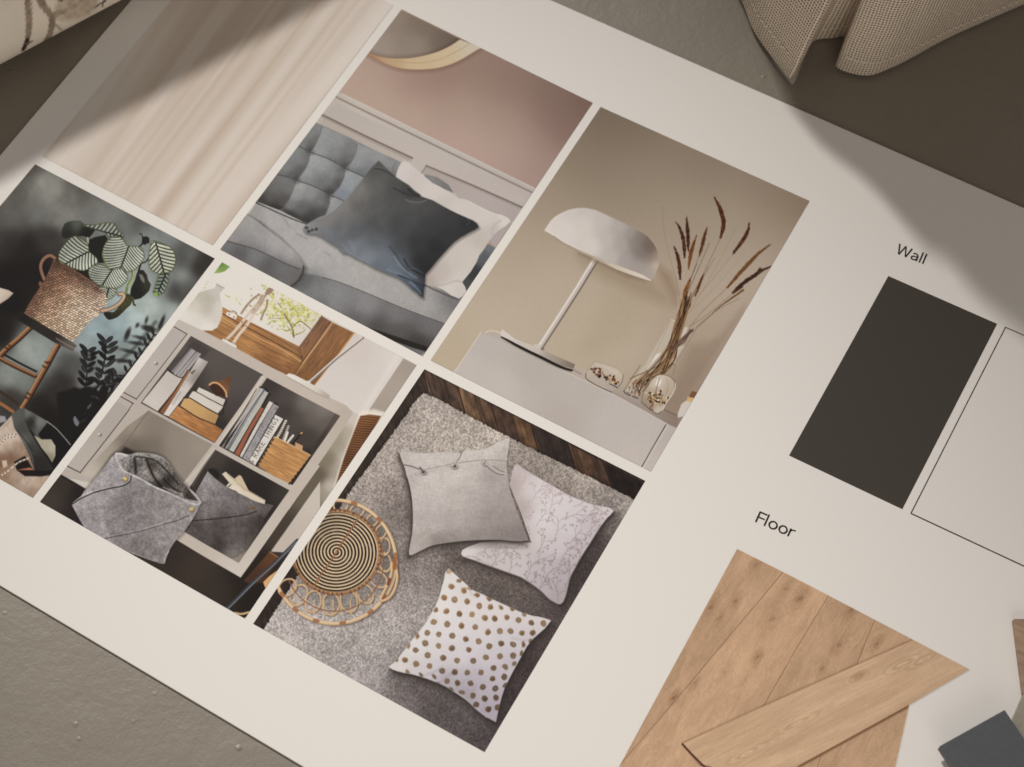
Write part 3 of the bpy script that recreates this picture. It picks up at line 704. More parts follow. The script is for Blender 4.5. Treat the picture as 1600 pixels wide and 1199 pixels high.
# ------------------------------------------------------------------ picture: rug with cushions and a rattan tray
def paint_rug(c):
    A, B, D, G, H, K = T(400, 570, 1.9656), T(400, 760, 4.996), T(600, 660, 5.448), T(710, 710, 4.996), T(590, 870, 4.283), T(600, 580, 3.902)
    # dark plank floor
    c.fill((44, 34, 29))
    planks = [('-500,400 100,-100 235,-20 275,150 100,500 -600,1700', (50, 39, 33)), ('235,-20 340,40 410,220 275,160', (66, 50, 41)), ('340,40 450,90 505,290 400,230', (74, 56, 45)), ('450,90 545,140 600,320 500,285', (104, 78, 58)),
              ('545,140 655,205 700,370 598,320', (78, 58, 45)), ('655,205 790,270 840,440 700,370', (66, 49, 39)), ('790,270 895,325 945,500 835,440', (92, 67, 48)), ('895,325 1120,440 1180,640 945,500', (46, 36, 32)),
              ('1120,440 1230,500 1290,680 1175,620', (84, 61, 45)), ('1230,500 1335,555 1400,735 1290,680', (68, 50, 39)), ('1335,555 1700,740 1560,830 1400,735', (34, 26, 24))]
    for pi, (p, col) in enumerate(planks):
        c.poly(K(p), col, f'printed_plank#{pi}', soft=1.6)
    for p in ('235,-20 275,150', '450,90 505,290', '655,205 700,370', '895,325 945,500', '1120,440 1180,640', '1335,555 1400,735'):
        c.stroke(K(p), 1.4, (26, 19, 17), soft=1.2, alpha=.85)
        c.stroke([(x + 1.8, y) for x, y in K(p)], 1.0, (120, 92, 72), soft=1.4, alpha=.35)
    gx = (c.X - 600) * .95 + (c.Y - 580) * -.32
    gy = (c.X - 600) * .32 + (c.Y - 580) * .95
    c.rgb *= (1 + .38 * (fbm(gx, gy * .12, 3.0, 51) - .5) * 2)[..., None]
    c.rgb *= (1 + .30 * (fbm(c.X, c.Y, 12, 52) - .5) * 2)[..., None]
    # rug
    rug = A('515,88 545,98 600,128 690,178 775,222 900,285 1030,348 1165,416 1300,480 1300,1300 -100,1300 -60,900 22,815 60,755 165,590 290,388 400,238 455,163 490,112')
    rc = [((400 + x / 1.9656, 570 + y / 1.9656), q) for (x, y), q in [((520, 115), (176, 163, 153)), ((470, 180), (160, 148, 139)), ((560, 180), (168, 156, 146)), ((640, 200), (176, 163, 152)), ((720, 220), (178, 165, 154)), ((400, 280), (164, 152, 143)), ((360, 340), (168, 155, 146)), ((430, 380), (140, 128, 121)), ((330, 400), (160, 148, 140)),
        ((450, 460), (124, 112, 106)), ((440, 560), (130, 119, 113)), ((480, 620), (136, 125, 119)), ((540, 620), (124, 113, 108)), ((620, 590), (92, 81, 76)), ((700, 610), (92, 81, 76)), ((650, 640), (108, 97, 92)), ((800, 690), (96, 85, 80)), ((850, 720), (92, 82, 78)), ((440, 720), (160, 149, 143)), ((500, 740), (156, 146, 140)), ((400, 800), (166, 156, 151)),
        ((330, 840), (172, 162, 157)), ((200, 830), (174, 164, 159)), ((100, 800), (182, 171, 165)), ((60, 790), (184, 174, 168)), ((300, 920), (160, 150, 146)), ((380, 960), (164, 154, 150)), ((440, 980), (112, 103, 100)), ((500, 1000), (86, 77, 75)), ((560, 1060), (88, 80, 78)), ((640, 1100), (92, 83, 82)), ((700, 1160), (78, 69, 68)), ((450, 1040), (118, 109, 107)),
        ((770, 1050), (58, 50, 49)), ((830, 930), (62, 53, 52)), ((880, 850), (72, 62, 61)), ((920, 780), (76, 66, 64)), ((1000, 640), (66, 57, 55)), ((1050, 560), (74, 65, 63)), ((1090, 490), (100, 90, 87)), ((1130, 430), (158, 147, 140)), ((1000, 380), (160, 148, 139)), ((900, 330), (154, 142, 132)), ((800, 280), (146, 134, 125)), ((850, 340), (142, 130, 121)), ((960, 400), (140, 128, 120)), ((150, 760), (160, 150, 144)), ((300, 760), (160, 150, 144))]]
    c.poly(rug, (20, 15, 13), soft=8, alpha=.6, grow=2)
    c.poly(rug, rc, 'printed_rug', soft=1.5, jag=2.2, jscale=3.5)
    rm = c.mask('printed_rug')
    n1 = fbm(c.X, c.Y, 2.1, 61, 2)
    n2 = fbm(c.X, c.Y, 5.5, 62, 2)
    tex = 1 + .62 * (n1 - .5) + .16 * (n2 - .5)
    c.rgb *= (1 + (tex - 1) * rm)[..., None]
    n3 = fbm(c.X, c.Y, 38, 63, 3)
    c.rgb *= (1 + .22 * (n3 - .5) * rm)[..., None]
    # rattan tray
    cx, cy = B('628,515')[0]
    rx, ry = 66.5, 63.5
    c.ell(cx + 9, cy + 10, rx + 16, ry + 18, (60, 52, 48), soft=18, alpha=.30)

    def rim(k, a0, a1, n=40):
        x0, y0 = B('612,590')[0]
        return [(x0 + 96.0 * k * math.cos(a), y0 + 96.6 * k * math.sin(a)) for a in np.linspace(a0, a1, n)]
    loops = [(335, 850, 12, 17, .5), (447, 900, 12, 17, .2), (585, 920, 13, 17, -.02), (725, 898, 13, 17, -.25), (850, 838, 12, 16, -.55), (955, 728, 11, 15, -.9), (1008, 595, 9, 14, -.15), (1005, 470, 8, 13, .05), (975, 355, 8, 12, .5), (905, 268, 8, 11, .8), (790, 190, 9, 11, 1.2), (660, 150, 9, 11, 1.5), (245, 790, 12, 15, .9)]
    for x, y, a, b_, r_ in loops:
        q = B(f'{x},{y}')[0]
        c.ell(q[0] + 1.2, q[1] + 1.6, a, b_, (70, 58, 50), rot=r_, ring=2.4, soft=1.6, alpha=.5)
        c.ell(q[0], q[1], a, b_, (186, 150, 112), rot=r_, ring=2.4, soft=1.1, name='printed_tray')
        c.ell(q[0] - .4, q[1] - .4, a, b_, (222, 196, 160), rot=r_, ring=.9, soft=1, alpha=.6)
    for k in (225, 330, 395, 455, 530, 600, 660, 735, 800, 880):
        y1 = 1005 if 330 < k < 800 else 930
        c.stroke(B(f'{k},{850 if k < 350 or k > 780 else 890} {k + (560 - k) * -.05},{y1}'), 2.0, (196, 162, 124), soft=1.1, name='printed_tray', sm=False)
    c.stroke(rim(.80, -1.45, 2.75), 1.6, (132, 84, 54), soft=1.2, name='printed_tray')
    c.ell(cx, cy, rx, ry, (40, 30, 25), soft=1.5, name='printed_tray')
    sl = c.win(cx - 70, cx + 70, cy - 70, cy + 70)
    x, y = (c.X[sl] - cx) / rx, (c.Y[sl] - cy) / ry
    r = np.hypot(x, y)
    th = np.arctan2(y, x)
    ph = r * 12.4 - th / (2 * math.pi)
    prof = .5 + .5 * np.cos(2 * math.pi * ph)
    cov = np.clip((prof - .38) / .34, 0, 1) * np.clip((1.0 - r) * 30, 0, 1)
    shade = (.80 + .25 * np.clip((prof - .5) * 2, 0, 1)) * (1.0 + .12 * fbm(th * 9, ph.astype(int), 1.5, 66) - .06 - .18 * np.clip(-(x + y) - .2, 0, 1))
    c.put(sl, cov, lambda X, Y: np.stack([206 * shade, 180 * shade, 146 * shade], -1), 'printed_tray')
    hl = np.clip((fbm(c.X[sl], c.Y[sl], 9, 67) - .62) * 5, 0, .5) * (r < .97)
    c.put(sl, hl * (1 - cov), (120, 108, 100))
    for p in ('628,515 700,400 760,310 792,255', '628,515 560,620 500,700 452,785'):
        c.stroke(B(p), 2.2, (140, 88, 56), soft=1.3)
        q = smooth_open(B(p), 6)
        for k in range(0, len(q), 1):
            c.ell(q[k][0], q[k][1], 1.0, 1.0, (92, 54, 34) if k % 2 else (190, 140, 98), soft=.8, alpha=.8)
    c.ell(cx, cy, rx * 1.0, ry * 1.0, (164, 124, 86), ring=2.6, soft=1.3, name='printed_tray')
    c.ell(cx, cy, rx * 1.045, ry * 1.045, (130, 88, 58), ring=2.0, soft=1.3, name='printed_tray')
    rr = random.Random(3)
    for k in range(46):
        a_ = -1.7 + k * .105
        c.ell(cx + rx * 1.035 * math.cos(a_), cy + ry * 1.035 * math.sin(a_), 2.4, 1.5, rr.choice([(112, 66, 40), (150, 100, 62), (92, 54, 36)]), rot=a_, soft=1.1, alpha=.85)
    R_ = rim(1.0, -1.6, 2.72, 80)
    c.stroke([(x + 2.2, y + 2.2) for x, y in R_], 5.4, (66, 55, 49), soft=3, alpha=.55, sm=False)
    c.stroke(R_, 5.2, (196, 162, 124), soft=1.2, name='printed_tray', sm=False)
    c.stroke([(x - .9, y - .7) for x, y in R_], 2.2, (226, 198, 162), soft=1.6, alpha=.8, sm=False)
    for k in (6, 15, 27, 40, 46, 55, 63, 70, 76):
        a_ = R_[k]
        b_ = R_[min(79, k + 1)]
        c.stroke([a_, b_], 5.6, (146, 94, 60), soft=1.2, sm=False, alpha=.85)
    hd = B('1062,600 1058,670 1040,740 1005,810 972,882 1000,892 1050,858 1085,795 1102,720 1098,660 1085,610')
    c.stroke([(x + 2, y + 2) for x, y in hd], 4.5, (58, 48, 43), soft=3, alpha=.5)
    c.stroke(hd, 4.0, (190, 152, 112), soft=1.2, name='printed_tray')
    c.stroke([(x - .7, y - .5) for x, y in hd], 1.5, (226, 196, 158), soft=1.2, alpha=.8)
    c.stroke(B('1085,570 1082,640'), 6, (150, 92, 58), soft=1.2, sm=False)
    c.stroke(B('1045,725 1030,765'), 4.2, (120, 66, 42), soft=1.2, sm=False)

    # cushions: soft contact shade first
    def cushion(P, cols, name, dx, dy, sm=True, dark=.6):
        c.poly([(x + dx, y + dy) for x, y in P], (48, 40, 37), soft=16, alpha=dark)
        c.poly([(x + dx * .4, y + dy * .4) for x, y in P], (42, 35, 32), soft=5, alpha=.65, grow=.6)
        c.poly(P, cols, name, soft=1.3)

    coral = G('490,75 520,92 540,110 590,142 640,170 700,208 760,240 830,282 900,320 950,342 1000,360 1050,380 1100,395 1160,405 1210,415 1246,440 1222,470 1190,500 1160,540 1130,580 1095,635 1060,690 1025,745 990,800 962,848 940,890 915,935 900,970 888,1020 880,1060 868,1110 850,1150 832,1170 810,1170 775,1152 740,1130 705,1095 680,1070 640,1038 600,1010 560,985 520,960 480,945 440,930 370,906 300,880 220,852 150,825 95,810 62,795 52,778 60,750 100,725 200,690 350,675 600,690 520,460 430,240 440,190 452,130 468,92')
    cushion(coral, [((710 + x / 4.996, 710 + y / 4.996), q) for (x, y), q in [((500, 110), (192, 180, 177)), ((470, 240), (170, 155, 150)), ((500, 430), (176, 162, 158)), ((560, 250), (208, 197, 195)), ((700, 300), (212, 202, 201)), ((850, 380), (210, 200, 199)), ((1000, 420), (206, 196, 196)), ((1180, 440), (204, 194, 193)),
        ((700, 500), (214, 205, 204)), ((900, 560), (206, 196, 197)), ((1050, 560), (196, 185, 187)), ((1100, 560), (188, 176, 178)), ((650, 640), (206, 196, 194)), ((800, 700), (200, 189, 190)), ((960, 740), (188, 176, 179)), ((560, 660), (186, 173, 169)), ((400, 730), (200, 190, 187)), ((250, 740), (196, 186, 182)), ((100, 770), (208, 199, 195)),
        ((500, 850), (196, 185, 184)), ((700, 880), (186, 174, 176)), ((850, 900), (176, 164, 167)), ((700, 1030), (180, 168, 170)), ((820, 1100), (168, 156, 158)), ((300, 690), (170, 156, 151))]], 'printed_coral_cushion', 4, 7)
    cm = c.cover(coral, 2.0)
    rr = random.Random(9)

    def twig(x, y, a, L, depth):
        P = [(x, y)]
        bend = rr.uniform(-.09, .09)
        n_ = int(L / 2.2)
        for k in range(n_):
            a += bend + rr.uniform(-.05, .05)
            x += 2.2 * math.cos(a)
            y += 2.2 * math.sin(a)
            P.append((x, y))
            if depth < 2 and k > 0 and k % (3 if depth else 3) == 0:
                s_ = 1 if (k // 3) % 2 else -1
                twig(x, y, a + s_ * rr.uniform(.6, 1.0), (16 if depth == 0 else 6.5) * rr.uniform(.7, 1.2), depth + 1)
        if len(P) > 1:
            q = G('700,500')[0]
            dk = np.clip(((x - q[0]) * .35 + (y - q[1])) / 90, -.5, 1)
            f_ = .93 - .16 * dk
            c.stroke(P, 1.15 if depth == 0 else .85, (184 * f_, 164 * f_, 162 * f_), soft=1.0, alpha=.72 if depth else .85, clip=cm, sm=False)
            if depth:
                for s_ in (-.7, 0, .7):
                    c.stroke([(x, y), (x + 2.4 * math.cos(a + s_), y + 2.4 * math.sin(a + s_))], 1.25, (188 * f_, 168 * f_, 166 * f_), soft=1.0, alpha=.75, clip=cm, sm=False)
    for s0 in ('520,1120 -1.0', '650,1080 -1.15', '810,1150 -1.5', '880,1010 -1.2', '280,880 -.75', '420,930 -.95', '90,800 -.35', '560,980 -1.0', '720,960 -1.2', '960,840 -1.1', '640,780 -1.0', '470,740 -.6', '520,560 -1.35', '640,560 -1.1', '790,640 -1.05', '900,700 -1.0', '1020,640 -.9', '480,360 -1.4', '600,380 -1.2', '740,440 -1.0', '880,500 -.8', '1000,520 -.7', '540,230 -1.2', '660,300 -.9', '790,330 -.6', '930,410 -.3', '1060,450 -.3', '450,270 -1.3', '170,780 -.3', '330,740 -.4', '840,820 -1.3', '600,880 -1.1'):
        w = s0.split()
        p = G(w[0])[0]
        twig(p[0], p[1], float(w[1]), 30, 0)
    c.stroke(G('490,78 540,112 640,172 760,242 900,322 1000,362 1100,397 1210,417 1244,440'), 1.1, (150, 130, 126), soft=1.2, alpha=.55)
    c.stroke(G('60,797 150,827 300,882 440,932 520,962 600,1012 680,1072 740,1132 810,1170'), 1.6, (140, 121, 117), soft=1.4, alpha=.7)
    c.stroke(G('1130,582 1060,692 990,802 940,892 900,972 880,1062 850,1150'), 1.4, (146, 130, 130), soft=1.6, alpha=.6)

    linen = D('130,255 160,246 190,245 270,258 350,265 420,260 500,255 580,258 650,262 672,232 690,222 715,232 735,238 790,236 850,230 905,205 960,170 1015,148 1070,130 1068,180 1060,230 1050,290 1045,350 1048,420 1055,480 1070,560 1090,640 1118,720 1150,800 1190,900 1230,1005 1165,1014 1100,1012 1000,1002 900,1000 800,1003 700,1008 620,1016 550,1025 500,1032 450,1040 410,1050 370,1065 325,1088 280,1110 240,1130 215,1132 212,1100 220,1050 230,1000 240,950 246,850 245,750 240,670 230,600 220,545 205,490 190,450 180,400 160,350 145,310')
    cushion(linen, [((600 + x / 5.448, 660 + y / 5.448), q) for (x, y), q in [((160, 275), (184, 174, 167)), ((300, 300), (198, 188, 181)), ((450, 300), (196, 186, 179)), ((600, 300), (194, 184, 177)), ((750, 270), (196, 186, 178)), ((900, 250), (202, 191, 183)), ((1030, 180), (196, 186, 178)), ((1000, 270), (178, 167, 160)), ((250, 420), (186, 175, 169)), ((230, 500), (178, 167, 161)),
        ((420, 480), (192, 182, 175)), ((600, 480), (198, 188, 180)), ((760, 450), (190, 179, 172)), ((900, 480), (166, 154, 149)), ((1000, 430), (168, 156, 151)), ((300, 640), (190, 179, 173)), ((450, 680), (192, 181, 175)), ((620, 640), (188, 177, 170)), ((760, 620), (176, 164, 159)), ((900, 640), (164, 152, 148)), ((1040, 640), (160, 148, 144)),
        ((300, 850), (182, 171, 165)), ((450, 860), (180, 169, 163)), ((600, 850), (172, 161, 155)), ((760, 830), (164, 152, 147)), ((900, 820), (152, 140, 136)), ((1050, 820), (150, 138, 134)), ((1150, 960), (134, 122, 118)), ((1000, 960), (134, 122, 118)), ((800, 960), (140, 129, 124)), ((600, 980), (144, 133, 128)), ((450, 1000), (134, 123, 118)), ((330, 1010), (160, 149, 143)), ((240, 1090), (182, 171, 163)), ((270, 1000), (176, 165, 158))]], 'printed_linen_cushion', -4, 7)
    lm = c.cover(linen)
    ua, va = c.X * .985 + c.Y * .17, c.Y * .985 - c.X * .17
    c.rgb *= (1 + lm * (.05 * (fbm(ua * .25, va, 1.4, 71, 2) - .5) + .05 * (fbm(ua, va * .25, 1.4, 72, 2) - .5)) * 2)[..., None]
    c.rgb *= (1 + lm * .05 * (fbm(c.X, c.Y, 22, 73) - .5) * 2)[..., None]
    c.stroke(D('148,358 230,375 300,400'), 2.0, (104, 96, 92), soft=1.3, alpha=.9)
    c.stroke(D('360,400 450,382 560,358 640,345 740,332 830,322 940,322 1042,330'), 1.1, (124, 113, 108), soft=1.4, alpha=.75)
    c.stroke(D('200,460 330,440 480,395 600,370'), 2, (160, 149, 143), soft=4, alpha=.4)
    c.stroke(D('620,335 645,300 665,255 690,225'), 1.6, (112, 103, 98), soft=1.3, alpha=.8)
    c.stroke(D('640,335 660,300 685,250'), 1.6, (204, 194, 186), soft=1.3, alpha=.8)
    for x, y, rx_, ry_ in ((330, 418, 6, 4.6), (595, 370, 6, 4.8), (855, 345, 5.4, 4.4)):
        q = D(f'{x},{y}')[0]
        c.ell(q[0] + 1, q[1] + 1.5, rx_, ry_, (80, 72, 68), rot=.4, soft=2.5, alpha=.7)
        c.ell(q[0], q[1], rx_, ry_, (166, 156, 150), rot=.4, soft=1.1)
        c.ell(q[0] + .8, q[1] + .5, rx_ * .5, ry_ * .5, (72, 66, 63), rot=.4, soft=1.2)
        c.ell(q[0] - 1.6, q[1] - 1.2, rx_ * .4, ry_ * .4, (196, 187, 180), rot=.4, soft=1.2, alpha=.8)
    c.stroke(D('305,385 320,405 330,430'), 2, (66, 60, 58), soft=1.2)
    c.stroke(D('870,350 920,390 970,425 1025,440'), 5.0, (178, 167, 160), soft=1.2)
    c.stroke(D('870,372 920,412 970,440 1020,450'), 1.6, (98, 88, 84), soft=1.6, alpha=.8)
    c.stroke(D('930,375 980,408 1025,425'), 1.2, (100, 91, 87), soft=1.2, alpha=.8)
    c.stroke(D('250,1075 320,1000 420,930 500,900'), 2.5, (196, 185, 177), soft=5, alpha=.35)

    dots = H('475,80 495,95 510,110 555,150 600,190 625,218 660,235 700,250 740,272 780,290 840,318 900,345 950,368 1000,385 1040,397 1080,402 1120,412 1162,427 1140,455 1120,480 1080,515 1040,550 1020,575 1000,600 975,645 950,690 925,735 900,780 875,830 850,880 832,935 820,980 806,1040 792,1108 760,1092 730,1075 695,1048 660,1020 625,985 590,955 545,925 500,895 460,868 420,850 375,832 330,815 280,800 230,785 180,778 130,765 98,755 75,738 90,722 110,710 135,682 160,650 195,605 230,560 270,510 310,460 340,412 370,360 388,328 400,300 412,270 420,240 432,195 445,150 452,105')
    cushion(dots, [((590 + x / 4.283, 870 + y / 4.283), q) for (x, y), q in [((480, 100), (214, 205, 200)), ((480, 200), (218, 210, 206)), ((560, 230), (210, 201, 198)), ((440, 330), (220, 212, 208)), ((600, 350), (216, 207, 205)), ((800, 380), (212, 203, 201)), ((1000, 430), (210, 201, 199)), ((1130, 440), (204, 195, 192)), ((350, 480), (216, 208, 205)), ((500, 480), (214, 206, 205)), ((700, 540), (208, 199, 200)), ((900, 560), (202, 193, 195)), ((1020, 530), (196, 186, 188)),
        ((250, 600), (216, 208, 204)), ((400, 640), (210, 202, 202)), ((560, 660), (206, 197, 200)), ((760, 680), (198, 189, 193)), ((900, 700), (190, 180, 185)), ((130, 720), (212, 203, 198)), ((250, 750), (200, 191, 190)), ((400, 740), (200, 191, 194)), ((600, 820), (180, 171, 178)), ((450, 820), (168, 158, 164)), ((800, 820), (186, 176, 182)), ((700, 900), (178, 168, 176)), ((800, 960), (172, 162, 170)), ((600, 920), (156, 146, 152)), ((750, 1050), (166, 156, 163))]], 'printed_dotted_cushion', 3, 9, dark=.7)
    for pts, a in (('300,800 380,770 430,740', .45), ('420,845 470,800 520,770', .45), ('520,895 560,850 600,820', .45), ('600,950 640,900 660,860', .4), ('700,1040 720,990 730,950', .4), ('620,215 630,250 660,270', .3), ('1040,550 980,560 900,545', .3)):
        c.stroke(H(pts), 2.2, (150, 140, 150), soft=5, alpha=a)
    c.stroke(H('130,765 230,785 330,815 420,850 500,895 590,955 660,1020 730,1075'), 1.6, (206, 198, 198), soft=2, alpha=.6)
    dm = c.cover(dots, 1.5)
    rr = random.Random(17)
    L_ = '480,100 545,160 495,200 578,227 665,257 745,282 445,275 515,288 600,300 680,330 755,337 825,340 900,350 390,355 460,365 548,383 632,387 718,411 783,415 865,407 980,385 943,425 1028,443 1110,447 376,438 466,452 562,463 653,472 738,505 818,498 890,498 966,511 1037,510 333,510 409,520 500,530 590,552 676,567 747,600 827,582 908,588 975,587 1022,567 265,530 319,580 408,597 497,613 610,623 725,675 820,667 907,663 963,645 205,597 255,627 335,660 438,677 532,695 640,698 776,746 855,738 915,717 125,688 183,692 258,718 347,733 432,765 516,773 600,775 691,775 769,817 848,805 200,772 290,792 378,803 405,852 465,833 534,845 622,848 705,873 787,882 855,860 490,888 565,908 638,930 717,950 792,945 660,990 742,1022 805,1010 615,212'
    for x, y in H(L_):
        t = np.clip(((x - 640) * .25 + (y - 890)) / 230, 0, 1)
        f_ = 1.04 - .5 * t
        u = rr.uniform(.88, 1.12)
        k = c.sdf(dots, c.win(x, x, y, y))
        edge = 1.0
        pts_ = np.asarray(dots)
        dmin = np.hypot(pts_[:, 0] - x, pts_[:, 1] - y).min()
        sq = .6 if dmin < 7 else 1.0
        ang_ = math.atan2(y - 1000, x - 735) if sq < 1 else rr.uniform(0, 3)
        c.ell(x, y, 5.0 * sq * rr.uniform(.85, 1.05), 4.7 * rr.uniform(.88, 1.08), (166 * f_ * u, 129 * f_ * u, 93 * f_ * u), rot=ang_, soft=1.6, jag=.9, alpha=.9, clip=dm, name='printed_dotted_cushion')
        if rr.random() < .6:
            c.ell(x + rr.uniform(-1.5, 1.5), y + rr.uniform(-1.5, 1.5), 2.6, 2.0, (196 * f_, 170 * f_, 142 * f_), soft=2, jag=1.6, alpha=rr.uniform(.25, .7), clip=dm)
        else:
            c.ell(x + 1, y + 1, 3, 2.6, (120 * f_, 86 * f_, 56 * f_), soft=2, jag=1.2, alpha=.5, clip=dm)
    c.grain(.015, 2.2, 75)


# ------------------------------------------------------------------ picture: pale curtain
def paint_curtain(c):
    # folds run along the picture's long side
    d0, d1 = (67, 246), (333, 384)
    u = ((c.X - d0[0]) * 0.80 + (c.Y - d0[1]) * 0.64)     # roughly across the folds
    vx = (c.X - d1[0], c.Y - d1[1])
    along = -(c.Y - 250) / 250.0
    s = (c.X + 0.752 * (c.Y - 315) - 67) / 190.0           # 0..1 across, constant along the folds
    s = (c.X - (200 - (c.Y - 315) * (0.753 + 0.05 * (c.X + c.Y * .75 - 436) / 130))) / 133.0
    f = fbm(s * 4.2 + .10 * along, along * .5, 1.0, 81, 2)
    g = fbm(s * 13 + .2 * along, along * .8, 1.0, 82, 2)
    v = .55 + .95 * (f - .5) + .22 * (g - .5)
    v = np.clip(v, 0, 1)[..., None]
    lo, hi = np.array((184, 164, 146)), np.array((216, 204, 193))
    c.rgb[:] = (lo * (1 - v) + hi * v) / 255
    for k, w, a in ((-.72, 9, .25), (-.28, 5, .35), (.16, 8, .28), (.47, 3.5, .55), (.50, 10, .22), (.78, 4, .35), (.93, 3, .3), (-.02, 4, .2)):
        x0 = 200 + 133 * k
        p = [(x0 + 300, 315 - 400), (x0 + 75, 215), (x0, 315), (x0 - 75, 415)]
        c.stroke(p, w * .5, (176, 152, 130), soft=w * 1.6, alpha=a, sm=True)
    for k, w, a in ((-.5, 8, .35), (-.08, 6, .4), (.32, 9, .35), (.66, 7, .35), (.86, 3, .35)):
        x0 = 200 + 133 * k
        p = [(x0 + 300, 315 - 400), (x0 + 75, 215), (x0, 315), (x0 - 75, 415)]
        c.stroke(p, w * .5, (226, 216, 207), soft=w * 1.6, alpha=a, sm=True)


# ------------------------------------------------------------------ picture: oak flooring cut-out
def paint_oak(c):
    F = T(900, 780, 2.2857)
    c.fill(REF_WHITE)
    quad = F('575,178 1215,500 1405,608 1190,735 1140,958 1110,1100 60,1130 150,958')
    inside = c.cover(quad, 1.0)
    img = Canvas(c.X, c.Y)
    # planks: grain runs up to the right
    ax_, ay = math.cos(-1.02), math.sin(-1.02)
    u = (c.X - 1150) * ax_ + (c.Y - 1000) * ay
    w = -(c.X - 1150) * ay + (c.Y - 1000) * ax_
    edges = [F('740,262 150,958'), F('905,340 660,745'), F('1070,425 1005,590')]
    side = lambda p, q: (c.X - p[0]) * (q[1] - p[1]) - (c.Y - p[1]) * (q[0] - p[0])
    pid = np.zeros(c.X.shape)
    for e in ((F('740,262 170,952')), (F('905,340 540,945')), (F('1070,425 850,980'))):
        pid += (side(e[0], e[1]) < 0)
    KN = ((570, 365, 6, .5), (480, 388, 7, .45), (513, 425, 5, .35), (640, 235, 7, .25), (800, 355, 9, .5), (745, 322, 5, .4), (648, 565, 5, .6), (940, 520, 9, .4), (985, 395, 8, .45), (352, 708, 5, .75), (425, 655, 5, .4), (1075, 518, 5, .55), (880, 605, 5, .4), (700, 430, 10, .25), (530, 620, 6, .25))
    wob = fbm(u * .05, w * .3, 1.0, 91, 3) * 14 + fbm(u * .02, w * .06, 1.0, 99, 2) * 30
    for x, y, r_, a in KN:                               # the grain swings round each knot
        q = F(f'{x},{y}')[0]
        qu = (c.X - q[0]) * ax_ + (c.Y - q[1]) * ay
        qw = -(c.X - q[0]) * ay + (c.Y - q[1]) * ax_
        wob = wob + np.sign(qw) * r_ * 1.6 * a * np.exp(-(qu / (r_ * 3.2)) ** 2 - (qw / (r_ * 2.0)) ** 2) * -1
    gr = fbm(u * .035 + pid * 7, (w + wob) * .55 + pid * 31, 1.0, 92, 3)
    fine = fbm(u * .08 + pid * 5, w * 1.3 + wob * .6, 1.0, 93, 2)
    big = fbm(u * .012 + pid * 3.1, w * .045 + pid * 1.7, 1.0, 94, 3)
    v = 1 + .15 * (gr - .5) + .07 * (fine - .5) + .16 * (big - .5)
    tone = np.choose(np.clip(pid.astype(int), 0, 3), [1.0, .985, 1.03, .99])
    img.rgb[:] = np.stack([186 * v * tone, 150 * (1 + (v - 1) * 1.1) * tone, 119 * (1 + (v - 1) * 1.2) * tone], -1) / 255
    for x, y, r_, a in KN:
        q = F(f'{x},{y}')[0]
        img.ell(*q, r_ * 1.9, r_ * .9, (136, 101, 72), rot=-1.02, soft=r_ * 1.6, alpha=a * .8, jag=r_ * .8)
        img.ell(*q, r_ * .55, r_ * .3, (98, 72, 52), rot=-.6, soft=3.2, alpha=a * .75, jag=1.8)
        for k in (2.4, 3.4, 4.6):
            img.ell(*q, r_ * k * .75, r_ * k * .32, (150, 114, 82), rot=-1.02, soft=1.6, ring=.7, alpha=a * .4, jag=1.6)
    for p in ('740,262 560,475 350,725 150,958', '905,340 790,530 668,742 540,945', '1070,425 1035,510 1003,592', '880,905 862,958'):
        img.stroke(F(p), 1.0, (112, 76, 48), soft=1.1, alpha=.85)
        img.stroke([(x + 1.4, y + .6) for x, y in F(p)], 1.0, (206, 172, 138), soft=1.2, alpha=.5)
    # board laid across
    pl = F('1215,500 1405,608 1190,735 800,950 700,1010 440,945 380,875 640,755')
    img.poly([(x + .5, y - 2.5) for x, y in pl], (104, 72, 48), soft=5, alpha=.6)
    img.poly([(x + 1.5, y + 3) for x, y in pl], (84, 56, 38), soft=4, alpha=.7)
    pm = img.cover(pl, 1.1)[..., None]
    bx, by = math.cos(-.47), math.sin(-.47)
    u2 = (c.X - 1250) * bx + (c.Y - 1080) * by
    w2 = -(c.X - 1250) * by + (c.Y - 1080) * bx
    g2 = fbm(u2 * .03, w2 * .5, 1.0, 95, 3)
    b2 = fbm(u2 * .012, w2 * .05, 1.0, 96, 3)
    rings = 0
    for (x, y), sx_, a in ((F('1165,590')[0], 4.2, 1.0), (F('1250,570')[0], 4.6, .8), (F('790,800')[0], 5.0, .9), (F('610,910')[0], 5.0, .9), (F('1000,640')[0], 3.0, .7)):
        xu = (c.X - x) * bx + (c.Y - y) * by
        xw = -(c.X - x) * by + (c.Y - y) * bx
        rr_ = np.hypot(xu / sx_, xw) + 3 * fbm(c.X, c.Y, 16, 97)
        rings = rings + a * np.sin(rr_ * 1.55) * np.exp(-(rr_ / 8.5) ** 2)
    v2 = 1 + .12 * (g2 - .5) + .13 * (b2 - .5) - .085 * rings
    pc = np.stack([197 * v2, 163 * (1 + (v2 - 1) * 1.2), 131 * (1 + (v2 - 1) * 1.4)], -1) / 255
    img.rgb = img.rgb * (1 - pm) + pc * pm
    img.stroke(F('1405,610 1190,737 1000,842 800,952'), 2.2, (122, 84, 56), soft=1.6, alpha=.85)
    img.stroke(F('1215,500 640,755 380,875'), 1.2, (214, 182, 148), soft=1.3, alpha=.5)
    img.stroke(F('380,875 410,908 460,958'), 3.0, (70, 42, 28), soft=1.3)
    img.ell(*F('1010,630')[0], 12, 5, (146, 110, 80), rot=-.47, soft=6, alpha=.5, jag=2)
    img.grain(.03, 2.0, 98)
    k = inside[..., None]
    c.rgb[:] = np.where(True, img.rgb * k + c.rgb * (1 - k), 0)
